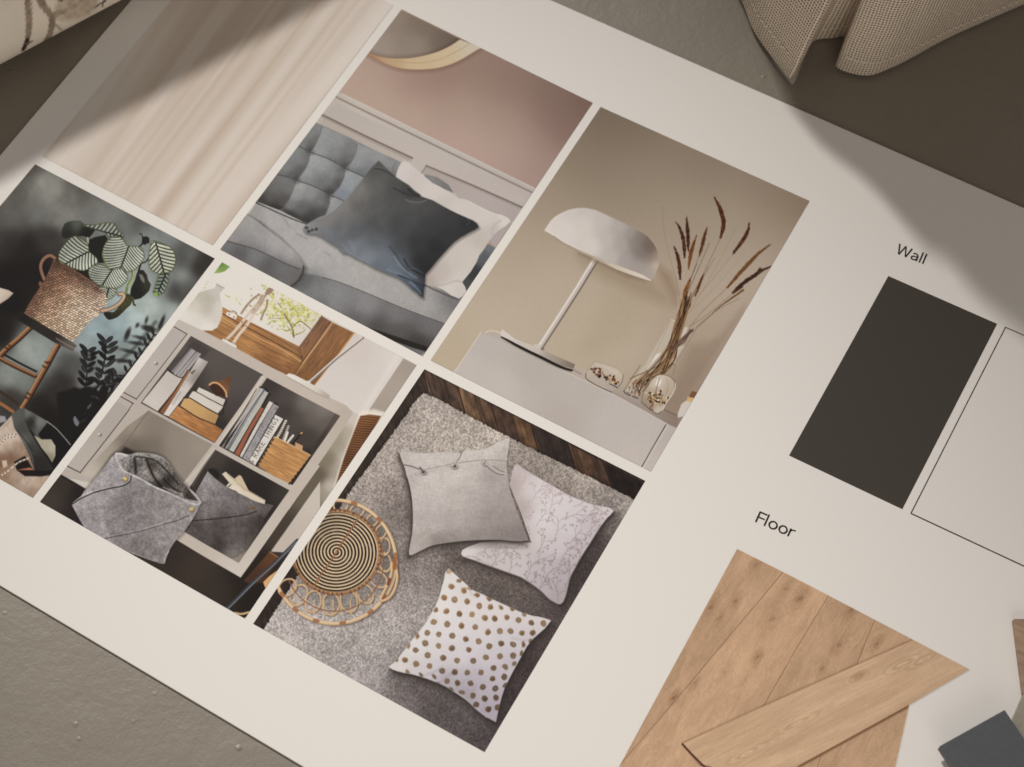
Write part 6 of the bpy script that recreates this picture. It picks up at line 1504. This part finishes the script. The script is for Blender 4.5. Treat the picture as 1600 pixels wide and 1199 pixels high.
cu_tl = ground(615, 8.7) + (ground(66.5, 244.5) - ground(332.5, 383.5))
pl_bl = ground(51.3, 778) + (ground(55, 257.2) - ground(335.5, 404.3))
picture('curtain_picture', [to_pixel(cu_tl), (615, 8.7), (332.5, 383.5), (66.5, 244.5)], paint_curtain, 'picture of pale beige curtain folds', step=1.6)
picture('plant_picture', [(55, 257.2), (335.5, 404.3), (51.3, 778), to_pixel(pl_bl)], paint_plant, 'dark picture of a striped plant in a basket on a stool')
fu = ground(1515, 1046.5) - ground(1152.5, 856.5)
fv = ground(967, 1199) - ground(1152.5, 856.5)
fq = [ground(1152.5, 856.5), ground(1152.5, 856.5) + fu * 1.002, ground(1152.5, 856.5) + fu * 1.002 + fv * 1.14, ground(1152.5, 856.5) + fv * 1.14]
picture('flooring_picture', [to_pixel(p) for p in fq], paint_oak, 'picture of pale oak planks with a loose plank laid across', white_bg=True)

# ------------------------------------------------------------------ flat swatches, frame lines and lettering
m_sw, nt, b = mat('charcoal_ink', (0.062, 0.055, 0.048), 0.6, 0.10)
tc = N(nt, 'ShaderNodeTexCoord')
nz = N(nt, 'ShaderNodeTexNoise', Scale=1500.0, Detail=2.0)
nt.links.new(tc.outputs['Object'], nz.inputs['Vector'])
rp = N(nt, 'ShaderNodeValToRGB')
rp.color_ramp.elements[0].color = (0.055, 0.048, 0.042, 1)
rp.color_ramp.elements[1].color = (0.068, 0.060, 0.053, 1)
nt.links.new(nz.outputs['Fac'], rp.inputs[0])
nt.links.new(rp.outputs[0], b.inputs['Base Color'])
m_ink, nt, b = mat('black_ink', (0.022, 0.018, 0.016), 0.5, 0.25)
m_line, nt, b = mat('line_ink', (0.075, 0.065, 0.055), 0.5, 0.25)


def flat(name, px_pts, material, parent=None, z=Z_INK, world=None):
    pts = world if world is not None else [ground(x, y) for x, y in px_pts]
    ctr = np.mean(pts, axis=0)
    v = [(p[0] - ctr[0], p[1] - ctr[1], 0) for p in pts]
    a = sum(v[i][0] * v[(i + 1) % len(v)][1] - v[(i + 1) % len(v)][0] * v[i][1] for i in range(len(v)))
    f = tuple(range(len(v))) if a > 0 else tuple(range(len(v) - 1, -1, -1))
    o = mesh_obj(name, v, [f], material)
    o.location = (ctr[0], ctr[1], z)
    on_board(o)
    return o


o = flat('colour_swatch', [(1388, 431.7), (1557.8, 506.5), (1409.7, 795.8), (1233, 712)], m_sw)
o['label'] = 'charcoal wall colour swatch'
# white swatch: a thin printed outline of four lines
A_, D_ = ground(1571, 512), ground(1423.3, 802.5)
uvec = (ground(1557.8, 506.5) - ground(1388, 431.7))
B_, C_ = A_ + uvec, D_ + uvec
ctr = (A_ + B_ + C_ + D_) / 4
m_wsw, nt, b = mat('white_swatch_ink', (PAPER[0] * .97, PAPER[1] * .97, PAPER[2] * .97), 0.5, 0.25)
wsw = flat('colour_swatch', None, m_wsw, world=[A_, B_, C_, D_])
wsw['label'] = 'white wall colour swatch with a thin dark outline'
lw = 0.00042
for p, q in ((A_, B_), (B_, C_), (C_, D_), (D_, A_)):
    d = (q - p) / np.linalg.norm(q - p)
    n_ = np.array([-d[1], d[0], 0]) * lw / 2
    pp, qq = p - d * lw / 2, q - d * lw / 2 * 0 - d * lw * .5
    o = mesh_obj('outline', [tuple(x - ctr + np.array([0, 0, 0.00006])) for x in (pp - n_, qq - n_, qq + n_, pp + n_)], [(0, 1, 2, 3)], m_line, wsw)
    if o.data.polygons[0].normal.z < 0:
        o.data.flip_normals()


# lettering: each glyph drawn as outlines of a humanist sans, unit = cap height
def arc(cx, cy, rx, ry, a0, a1, n=22):
    return [(cx + rx * math.cos(math.radians(a0 + (a1 - a0) * k / n)), cy + ry * math.sin(math.radians(a0 + (a1 - a0) * k / n))) for k in range(n + 1)]


def band(center, w):
    """polyline -> ring of points around it"""
    P = np.array(center, float)
    d = np.gradient(P, axis=0)
    d /= np.linalg.norm(d, axis=1)[:, None]
    n = np.stack([-d[:, 1], d[:, 0]], 1) * (np.array(w)[:, None] if np.ndim(w) else w) / 2
    return P + n, P - n


WT = 0.113


def glyph(ch):
    """returns list of (left, right) strips that do not overlap, and the advance width"""
    bar = lambda x0, y0, x1, y1: ([(x0, y0), (x1, y0)], [(x0, y1), (x1, y1)])
    if ch == 'l':
        return [bar(.0, 0, WT * .95, 1.06)], .245
    if ch == 'F':
        return [bar(0, 0, WT, 1.0), bar(WT, .885, .56, 1.0), bar(WT, .44, .52, .55)], .60
    if ch == 'o':
        a, c = band(arc(.31, .355, .31 - WT / 2, .365 - WT / 2, 0, 360, 40), WT)
        return [(a, c)], .70
    if ch == 'r':
        a, c = band(arc(.31, .36, .25, .305, 168, 72, 14), np.linspace(.07, WT * .95, 15))
        return [bar(0, 0, WT, .71), (a, c)], .43
    if ch == 'a':
        up, lo = band(arc(.25, .44, .195, .225, 140, 0, 16) + [(.445, .36), (.445, .0)], WT)
        b1, b2 = band([(.386, .40), (.30, .395), (.20, .375)] + arc(.21, .205, .15, .165, 95, 270, 16)[1:] + [(.28, .05), (.34, .10), (.386, .17)], WT * .92)
        return [(up, lo), (b1, b2)], .62
    if ch == 'W':
        t = WT * .98
        xs = [(0.0, 1), (.27, 0), (.50, 1), (.73, 0), (1.0, 1)]
        L = [((0, 1), (t * 1.05, 1)), ((.255 - t * .35, 0), (.255 + t * .55, 0)), ((.50 - t * .45, 1), (.50 + t * .45, 1)), ((.745 - t * .55, 0), (.745 + t * .35, 0)), ((1.0 - t * 1.05, 1), (1.0, 1))]
        # one closed outline of the zig-zag
        out = [(0, 1), (t * 1.05, 1), (.262, .18), (.50 - t * .5, 1), (.50 + t * .5, 1), (.738, .18), (1 - t * 1.05, 1), (1, 1), (.745 + t * .5, 0), (.745 - t * .55, 0), (.50, .80), (.255 + t * .55, 0), (.255 - t * .5, 0)]
        return out, 1.05
    return [], .4


def lettering(name, text, p0, p1, cap_px_dir, label):
    """p0: pixel of the first letter's baseline start, p1: pixel of the last letter's baseline end, cap_px_dir: pixel at cap height over p0"""
    P0, P1, C0 = ground(*p0), ground(*p1), ground(*cap_px_dir)
    adv = (P1 - P0) / np.linalg.norm(P1 - P0)
    upv = np.array([-adv[1], adv[0], 0])
    if np.dot(upv, C0 - P0) < 0:
        upv = -upv
    cap = np.dot(C0 - P0, upv)
    tot = sum(glyph(ch)[1] for ch in text) - .10
    sx_ = np.linalg.norm(P1 - P0) / tot
    root = empty(name, (P0[0], P0[1], Z_INK))
    root['label'] = label
    root.parent = board
    root.matrix_parent_inverse = Matrix.Translation(-board.location)
    pos = 0.0
    for ch in text:
        strips, adw = glyph(ch)
        bm = bmesh.new()
        tf = lambda p: tuple(adv * (pos + p[0]) * sx_ + upv * p[1] * cap)
        if isinstance(strips[0], tuple) and np.ndim(strips[0]) == 1:
            f = bm.faces.new([bm.verts.new(tf(p)) for p in strips])
            bmesh.ops.triangulate(bm, faces=[f])
        else:
            for a, c in strips:
                va = [bm.verts.new(tf(p)) for p in a]
                vc = [bm.verts.new(tf(p)) for p in c]
                for k in range(len(va) - 1):
                    bm.faces.new((va[k], va[k + 1], vc[k + 1], vc[k]))
        bm.normal_update()
        for f in bm.faces:
            if f.normal.z < 0:
                f.normal_flip()
        me = bpy.data.meshes.new('letter')
        bm.to_mesh(me)
        bm.free()
        me.materials.append(m_ink)
        o = bpy.data.objects.new('letter', me)
        COL.objects.link(o)
        o.parent = root
        pos += adw
    return root


lettering('wall_lettering', 'Wall', (1398.5, 395.5), (1443.5, 413.3), (1402.3, 380.0), 'the word Wall in thin black letters')
lettering('floor_lettering', 'Floor', (1179.5, 815.5), (1237.0, 840.8), (1186.0, 798.5), 'the word Floor in thin black letters')


# ------------------------------------------------------------------ rolled wallpaper, upper left
def hsh(i, j, seed):
    r = np.sin(i * 127.1 + j * 311.7 + seed * 74.7) * 43758.5453
    return r - np.floor(r)


p0, p1 = ground(0, 101), ground(190, 0)
ax = (p1 - p0) / np.linalg.norm(p1 - p0)
nrm = np.array([-ax[1], ax[0], 0.0])
if nrm[1] < 0:
    nrm = -nrm
R_ROLL = 0.030
ldir = np.array([190.0, -101.0]) / math.hypot(190, 101)
lnorm = np.array([-ldir[1], ldir[0]])                    # points down in the picture


def sil(off):
    c = p0 + nrm * off
    a = np.linspace(0, 2 * math.pi, 200)
    pts = c + R_ROLL * (np.cos(a)[:, None] * nrm + np.sin(a)[:, None] * np.array([0, 0, 1.0]))
    pts[:, 2] += Z_TABLE + R_ROLL + 0.0002
    u, v = to_pixel(pts)
    return np.max((u - 0) * lnorm[0] + (v - 101) * lnorm[1])


lo, hi = -0.05, 0.15
for _ in range(50):
    mid = (lo + hi) / 2
    if sil(mid) > 0:
        lo = mid
    else:
        hi = mid
axis0 = p0 + nrm * lo
axis0[2] = Z_TABLE + R_ROLL + 0.0002

m_roll, nt, b = mat('wallpaper', (0.7, 0.66, 0.6), 0.6, 0.25)
at = N(nt, 'ShaderNodeAttribute', attribute_name='print')
nt.links.new(at.outputs['Color'], b.inputs['Base Color'])
tc = N(nt, 'ShaderNodeTexCoord')
nz = N(nt, 'ShaderNodeTexNoise', Scale=700.0, Detail=3.0)
nt.links.new(tc.outputs['Object'], nz.inputs['Vector'])
bp = N(nt, 'ShaderNodeBump', Strength=0.12, Distance=0.0004)
nt.links.new(nz.outputs['Fac'], bp.inputs['Height'])
nt.links.new(bp.outputs[0], b.inputs['Normal'])

LEN0, LEN1 = -0.16, 0.20
NA, NL = 260, 420
turns = 3.0
ang = np.linspace(-math.pi * 0.72, -math.pi * 0.72 - 2 * math.pi * turns, int(NA * turns))   # outside layer first, winding inwards
rad = R_ROLL - 0.0007 * (np.arange(len(ang)) / NA)
ll = np.linspace(LEN0, LEN1, NL)
dirv = np.cos(ang)[:, None] * nrm + np.sin(ang)[:, None] * np.array([0, 0, 1.0])
V = axis0 + (rad[:, None] * dirv)[:, None, :] + (ll[:, None] * ax)[None, :, :]
na = len(ang)
idx = np.arange(na * NL).reshape(na, NL)
F4 = np.stack([idx[:-1, :-1], idx[:-1, 1:], idx[1:, 1:], idx[1:, :-1]], -1).reshape(-1, 4)
me = bpy.data.meshes.new('wallpaper_roll')
me.vertices.add(na * NL)
base = axis0 * 1.0
base[2] = Z_TABLE
me.vertices.foreach_set('co', (V.reshape(-1, 3) - base).ravel())
me.loops.add(F4.size)
me.loops.foreach_set('vertex_index', F4.ravel())
me.polygons.add(len(F4))
me.polygons.foreach_set('loop_start', np.arange(len(F4)) * 4)
me.polygons.foreach_set('loop_total', np.full(len(F4), 4))
me.polygons.foreach_set('use_smooth', np.ones(len(F4), bool))
me.update(calc_edges=True)
# the ink motif in sheet coordinates: (along the roll, around it) in millimetres, traced where it shows and repeated round
uu, vv = to_pixel(V)
cv = Canvas(uu, vv)
cv.fill((246, 237, 222))
cv.rgb *= (1 + 0.03 * (fbm(uu, vv, 30, 3) - 0.5))[..., None]
F1 = T(0, 0, 4.0)
ink, ink2, ink3 = (158, 142, 126), (140, 124, 110), (60, 52, 46)
for off in (0, 210):
    d = (off * 1.0, -off * 0.52)
    sh = lambda pts: [(x + d[0], y + d[1]) for x, y in pts]
    cv.stroke(sh(F1('172,-260 168,-60 178,60 182,150 176,225 158,285 146,310')), 11, ink, w1=6.5, soft=1.2)
    cv.stroke(sh(F1('196,-60 200,60 200,150 190,235')), 1.2, ink2, soft=1.2, alpha=.7)
    cv.stroke(sh(F1('155,-60 158,60 163,150 160,235')), 1.2, ink2, soft=1.2, alpha=.7)
    cv.stroke(sh(F1('235,-160 255,0 290,60 325,105 322,170 305,230 285,260')), 14, ink, w1=8, soft=1.5)
    cv.stroke(sh(F1('325,105 370,80 420,60 480,30 560,-60')), 9, ink, w1=4, soft=1.5)
    cv.stroke(sh(F1('318,170 350,160 385,190')), 5, ink, w1=2, soft=1.5)
    cv.poly(sh(F1('350,20 420,-40 560,-80 620,30 560,90 470,120 390,130 340,110')), (190, 174, 154), soft=8, alpha=.8)
    cv.stroke(sh(F1('600,45 625,25 660,10')), 1.8, ink3, soft=1)
    cv.stroke(sh(F1('640,40 650,5 690,-30')), 3.0, (105, 92, 80), soft=1)
    cv.stroke(sh(F1('360,-5 385,5')), 2.5, ink3, soft=1)
    cv.stroke(sh(F1('172,250 158,285 142,312')), 6.5, (45, 38, 34), w1=4, soft=2.5)
    cv.stroke(sh(F1('165,275 205,258')), 5, (120, 106, 92), w1=1, soft=2.5)
rough_ink = 0.80 + 0.4 * fbm(uu, vv, 7, 8)
dark = np.clip((234 / 255 - cv.rgb[..., 1]) * 6, 0, 1)[..., None]
cv.rgb = cv.rgb * (1 - dark) + np.clip(cv.rgb * rough_ink[..., None], 0, 1) * dark
lin = srgb_lin(cv.rgb)
ca = me.color_attributes.new('print', 'FLOAT_COLOR', 'POINT')
ca.data.foreach_set('color', np.concatenate([lin.reshape(-1, 3), np.ones((na * NL, 1))], 1).astype(np.float32).ravel())
me.materials.append(m_roll)
roll = bpy.data.objects.new('wallpaper_roll', me)
roll.location = base
COL.objects.link(roll)
tag(roll, 'cream wallpaper roll with brown watercolour stems lying behind the board corner', 'wallpaper roll')

# ------------------------------------------------------------------ draped woven cloth, upper right
def catmull(P, n):
    P = np.asarray(P, float)
    out = []
    for i in range(len(P) - 1):
        a = P[i - 1] if i > 0 else 2 * P[0] - P[1]
        b_, c = P[i], P[i + 1]
        d = P[i + 2] if i + 2 < len(P) else 2 * P[-1] - P[-2]
        t = np.linspace(0, 1, n, endpoint=False)[:, None]
        out.append(0.5 * ((2 * b_) + (-a + c) * t + (2 * a - 5 * b_ + 4 * c - d) * t * t + (-a + 3 * b_ - 3 * c + d) * t ** 3))
    out.append(P[-1:])
    return np.concatenate(out)


HEM = [  # along the hem: (x, y, height mm) in the crop 1100..1600, the same for the crest of that line, then where it comes down behind
    ((60, -260, 3), (180, -470, 64), (330, -900, 2)),
    ((190, 0, 3), (300, -380, 68), (520, -900, 2)),
    ((250, 150, 3), (420, -340, 72), (640, -900, 2)),
    ((330, 268, 3), (560, -310, 78), (760, -890, 2)),
    ((405, 362, 2.5), (720, -285, 89), (880, -880, 2)),
    ((432, 388, 2.5), (780, -270, 93), (930, -880, 2)),
    ((462, 352, 2), (800, -250, 92), (950, -880, 2)),
    ((520, 235, 1.2), (830, -230, 90), (980, -880, 2)),
    ((560, 196, 1), (850, -220, 90), (1000, -880, 2)),
    ((640, 188, 1), (880, -215, 90), (1030, -880, 2)),
    ((702, 182, 1), (895, -215, 91), (1060, -880, 2)),
    ((690, 240, 1.2), (895, -220, 93), (1080, -880, 2)),
    ((663, 318, 1.5), (905, -230, 97), (1100, -885, 2)),
    ((675, 342, 2), (940, -250, 101), (1140, -890, 2)),
    ((740, 366, 2), (1030, -285, 108), (1230, -900, 2)),
    ((830, 374, 2), (1140, -310, 115), (1330, -910, 2)),
    ((930, 338, 2), (1240, -330, 121), (1430, -930, 2)),
    ((1020, 295, 2), (1350, -350, 127), (1540, -950, 2)),
    ((1200, 196, 1.5), (1560, -410, 140), (1760, -1000, 2)),
    ((1400, 105, 1.5), (1780, -470, 152), (1980, -1060, 2)),
    ((1650, -5, 1.5), (2060, -550, 162), (2240, -1130, 2)),
    ((2000, -160, 1.5), (2380, -640, 162), (2560, -1220, 2)),
]
FX = lambda q: ground(1100 + q[0] / 3.198, q[1] / 3.198, q[2] / 1000 + Z_TABLE)
hem = catmull([FX(q[0]) for q in HEM], 22)
top = catmull([FX(q[1]) for q in HEM], 22)
backrow = catmull([FX(q[2]) for q in HEM], 22)
NT = 240
tt = np.linspace(0, 1, NT)
ns = len(hem)
Sg = np.zeros((NT, ns, 3))
for k, t in enumerate(tt):
    if t < .6:
        a = t / .6
        Sg[k] = hem * (1 - a) + top * a
        lift = np.clip((top[:, 2] - 0.04) / 0.05, 0, 1)
        e = math.sin(math.pi / 2 * a)
        Sg[k, :, 2] = (hem[:, 2] + (top[:, 2] - hem[:, 2]) * (a * .45 + e * .55)) * 1.0
    else:
        a = (t - .6) / .4
        Sg[k] = top * (1 - a) + backrow * a
        Sg[k, :, 2] = top[:, 2] + (backrow[:, 2] - top[:, 2]) * (1 - math.cos(math.pi / 2 * a))
si = np.arange(ns)
wav = 0.0007 * np.sin(si[None, :] * 0.16 + 5 * tt[:, None]) + 0.0005 * np.sin(si[None, :] * 0.31 - 9 * tt[:, None])
Sg[:, :, 2] += wav * np.minimum(1, tt * 8)[:, None]
Sg[:, :, 2] = np.maximum(Sg[:, :, 2], Z_TABLE + 0.0005)
ulen = np.concatenate([[0], np.cumsum(np.linalg.norm(np.diff((hem * .55 + top * .45)[:, :], axis=0), axis=1))])
vlen = np.concatenate([np.zeros((1, ns)), np.cumsum(np.linalg.norm(np.diff(Sg, axis=0), axis=2), axis=0)])
m_cloth, nt, b = mat('woven_cloth', (0.3, 0.26, 0.21), 0.85, 0.15)
uvn = N(nt, 'ShaderNodeUVMap', uv_map='weave')
sx = N(nt, 'ShaderNodeSeparateXYZ')
nzv = N(nt, 'ShaderNodeTexNoise', Scale=40.0, Detail=3.0)
nt.links.new(uvn.outputs[0], nzv.inputs['Vector'])
mixv = N(nt, 'ShaderNodeMixRGB', blend_type='LINEAR_LIGHT')
mixv.inputs[0].default_value = 0.0012
nt.links.new(uvn.outputs[0], mixv.inputs[1])
nt.links.new(nzv.outputs['Color'], mixv.inputs[2])
nt.links.new(mixv.outputs[0], sx.inputs[0])
waves = []
PERIOD = 0.00150
for ax_ in 'XY':
    mu = N(nt, 'ShaderNodeMath', operation='MULTIPLY')
    mu.inputs[1].default_value = 2 * math.pi / PERIOD
    nt.links.new(sx.outputs[ax_], mu.inputs[0])
    co = N(nt, 'ShaderNodeMath', operation='COSINE')
    nt.links.new(mu.outputs[0], co.inputs[0])
    waves.append(co)
mn = N(nt, 'ShaderNodeMath', operation='MINIMUM')
nt.links.new(waves[0].outputs[0], mn.inputs[0])
nt.links.new(waves[1].outputs[0], mn.inputs[1])
mr = N(nt, 'ShaderNodeMapRange', interpolation_type='SMOOTHSTEP')
for k, v in (('From Min', -0.45), ('From Max', 0.30), ('To Min', 0.0), ('To Max', 1.0)):
    mr.inputs[k].default_value = v
nt.links.new(mn.outputs[0], mr.inputs['Value'])
nzc = N(nt, 'ShaderNodeTexNoise', Scale=900.0, Detail=2.0)
nt.links.new(uvn.outputs[0], nzc.inputs['Vector'])
rp = N(nt, 'ShaderNodeValToRGB')
rp.color_ramp.elements[0].position = 0.3
rp.color_ramp.elements[0].color = (0.66, 0.565, 0.455, 1)
rp.color_ramp.elements[1].position = 0.7
rp.color_ramp.elements[1].color = (0.86, 0.755, 0.63, 1)
nt.links.new(nzc.outputs['Fac'], rp.inputs[0])
mx = N(nt, 'ShaderNodeMixRGB')
nt.links.new(mr.outputs[0], mx.inputs[0])
nt.links.new(rp.outputs[0], mx.inputs[1])
mx.inputs[2].default_value = (0.15, 0.118, 0.09, 1)
nt.links.new(mx.outputs[0], b.inputs['Base Color'])
bp = N(nt, 'ShaderNodeBump', Strength=0.5, Distance=0.0003)
bp.invert = True
nt.links.new(mr.outputs[0], bp.inputs['Height'])
nt.links.new(bp.outputs[0], b.inputs['Normal'])

cbase = np.array([*FX((900, 100, 0))[:2], Z_TABLE])
cloth = empty('woven_cloth', cbase)
tag(cloth, 'folded beige cloth of coarse open weave with a stitched hem beyond the board', 'cloth')
idx = np.arange(NT * ns).reshape(NT, ns)
F4 = np.stack([idx[:-1, :-1], idx[:-1, 1:], idx[1:, 1:], idx[1:, :-1]], -1).reshape(-1, 4)
o = mesh_obj('fabric_panel', (Sg.reshape(-1, 3) - cbase), F4, m_cloth, cloth, smooth=True)
uvl = o.data.uv_layers.new(name='weave')
UV = np.stack([np.broadcast_to(ulen, (NT, ns)), vlen * .8], -1).reshape(-1, 2)
uvl.data.foreach_set('uv', UV[F4.ravel()].astype(np.float32).ravel())
md = o.modifiers.new('thick', 'SOLIDIFY')
md.thickness = 0.0009
md.offset = 0.0
# hem stitches: short raised threads 9 mm in from the edge
m_thread, nt, b = mat('stitch_thread', (0.86, 0.79, 0.69), 0.8, 0.15)
sv, sf = [], []
def at_v(v):
    return np.array([[np.interp(v, vlen[:, k], Sg[:, k, c]) for c in range(3)] for k in range(ns)])


line = at_v(0.0120)
nvec = np.cross(np.gradient(line, axis=0), at_v(0.0128) - line)
nvec /= np.linalg.norm(nvec, axis=1)[:, None] + 1e-12
view = CAM_POS - line
nvec *= np.sign((nvec * view).sum(1, keepdims=True) + 1e-12)
dist = np.concatenate([[0], np.cumsum(np.linalg.norm(np.diff(line, axis=0), axis=1))])
s = 0.0
while s < dist[-1] - 0.004:
    col_i = np.interp(s, dist, np.arange(ns)) / 22.0          # no stitches shown inside the tight folds
    if 3.7 < col_i < 7.4 or 9.5 < col_i < 13.2:
        s += 0.0032
        continue
    q = [np.array([np.interp(s + f_ * 0.0026, dist, line[:, c]) for c in range(3)]) for f_ in (0, .5, 1)]
    nn = np.array([np.interp(s, dist, nvec[:, c]) for c in range(3)])
    dvec = (q[2] - q[0]) / (np.linalg.norm(q[2] - q[0]) + 1e-9)
    sd = np.cross(dvec, nn)
    k0 = len(sv)
    for f_, hgt in ((0, .0005), (1, .0011), (2, .0005)):
        for e in (-1, 1):
            sv.append(q[f_] + sd * e * 0.00034 + nn * hgt - cbase)
        sv.append(q[f_] + nn * (hgt + .0002) - cbase)
    for a_ in (0, 3):
        sf += [(k0 + a_, k0 + a_ + 3, k0 + a_ + 5, k0 + a_ + 2), (k0 + a_ + 2, k0 + a_ + 5, k0 + a_ + 4, k0 + a_ + 1)]
    s += 0.0032
o = mesh_obj('hem_stitching', sv, sf, m_thread, cloth, smooth=True)
o['kind'] = 'stuff'

# ------------------------------------------------------------------ material samples, right edge
def sample(name, q, th, z0, col, label, rough=0.5, noise=None, cat='material sample', bevel=0.00018, wood=False):
    m, nt, b = mat(name, col, rough, 0.3)
    tc = N(nt, 'ShaderNodeTexCoord')
    mp = N(nt, 'ShaderNodeMapping')
    if wood:
        mp.inputs['Scale'].default_value = (1, 9, 1)
        mp.inputs['Rotation'].default_value = (0, 0, math.radians(60))
    n1 = N(nt, 'ShaderNodeTexNoise', Scale=noise or 300.0, Detail=4.0, Roughness=0.6)
    nt.links.new(tc.outputs['Object'], mp.inputs[0])
    nt.links.new(mp.outputs[0], n1.inputs['Vector'])
    rp = N(nt, 'ShaderNodeValToRGB')
    k = 0.72 if wood else 0.92
    rp.color_ramp.elements[0].position = 0.3
    rp.color_ramp.elements[0].color = (col[0] * k, col[1] * k, col[2] * k, 1)
    rp.color_ramp.elements[1].position = 0.7
    rp.color_ramp.elements[1].color = (col[0] / k ** .5, col[1] / k ** .5, col[2] / k ** .5, 1)
    nt.links.new(n1.outputs['Fac'], rp.inputs[0])
    nt.links.new(rp.outputs[0], b.inputs['Base Color'])
    bp = N(nt, 'ShaderNodeBump', Strength=0.15, Distance=0.0003)
    nt.links.new(n1.outputs['Fac'], bp.inputs['Height'])
    nt.links.new(bp.outputs[0], b.inputs['Normal'])
    pts = [ground(x, y, z0 + th)[:2] for x, y in q]
    c = np.mean(pts, axis=0)
    o = slab(name, [(p[0] - c[0], p[1] - c[1]) for p in pts], 0.0, th, m, bevel=bevel)
    o.location = (c[0], c[1], z0)
    tag(o, label, cat, 'material samples laid on the board corner')
    return o


def rect_from(a, c, z, length):
    """square-cornered card: pixel corner a, pixel c along one side, the other side `length` metres"""
    A, B_ = ground(*a, z), ground(*c, z)
    d = B_ - A
    n_ = np.array([-d[1], d[0], 0]) / np.linalg.norm(d)
    return A, B_, n_ * length


def card(name, a, c, th, z0, ext, length, flip, *args, **kw):
    A, B_, n_ = rect_from(a, c, z0 + th, length)
    B_ = A + (B_ - A) * ext
    if flip:
        n_ = -n_
    P = [A, B_, B_ + n_, A + n_]
    u, v = zip(*[to_pixel(p) for p in P])
    return sample(name, list(zip(u, v)), th, z0, *args, **kw)


card('floor_sample', (1600.5, 1082), (1581.5, 1126), 0.0030, 0.0001, 3.2, 0.06, False, (0.32, 0.295, 0.25),
     'grey green sample card under the blue grey tile at the board corner', 0.6, 350.0)
card('wood_sample', (1584, 967), (1599, 1083), 0.0030, 0.0001, 1.0, 0.05, False, (0.36, 0.255, 0.18),
     'brown wood sample with its corner showing above the grey green card', 0.5, 60.0, wood=True)
card('tile_sample', (1569.8, 1109.3), (1468.6, 1165.8), 0.0042, 0.0036, 1.0, 0.045, False, (0.098, 0.106, 0.118),
     'blue grey tile sample lying on the lower right corner of the board', 0.45, 500.0)
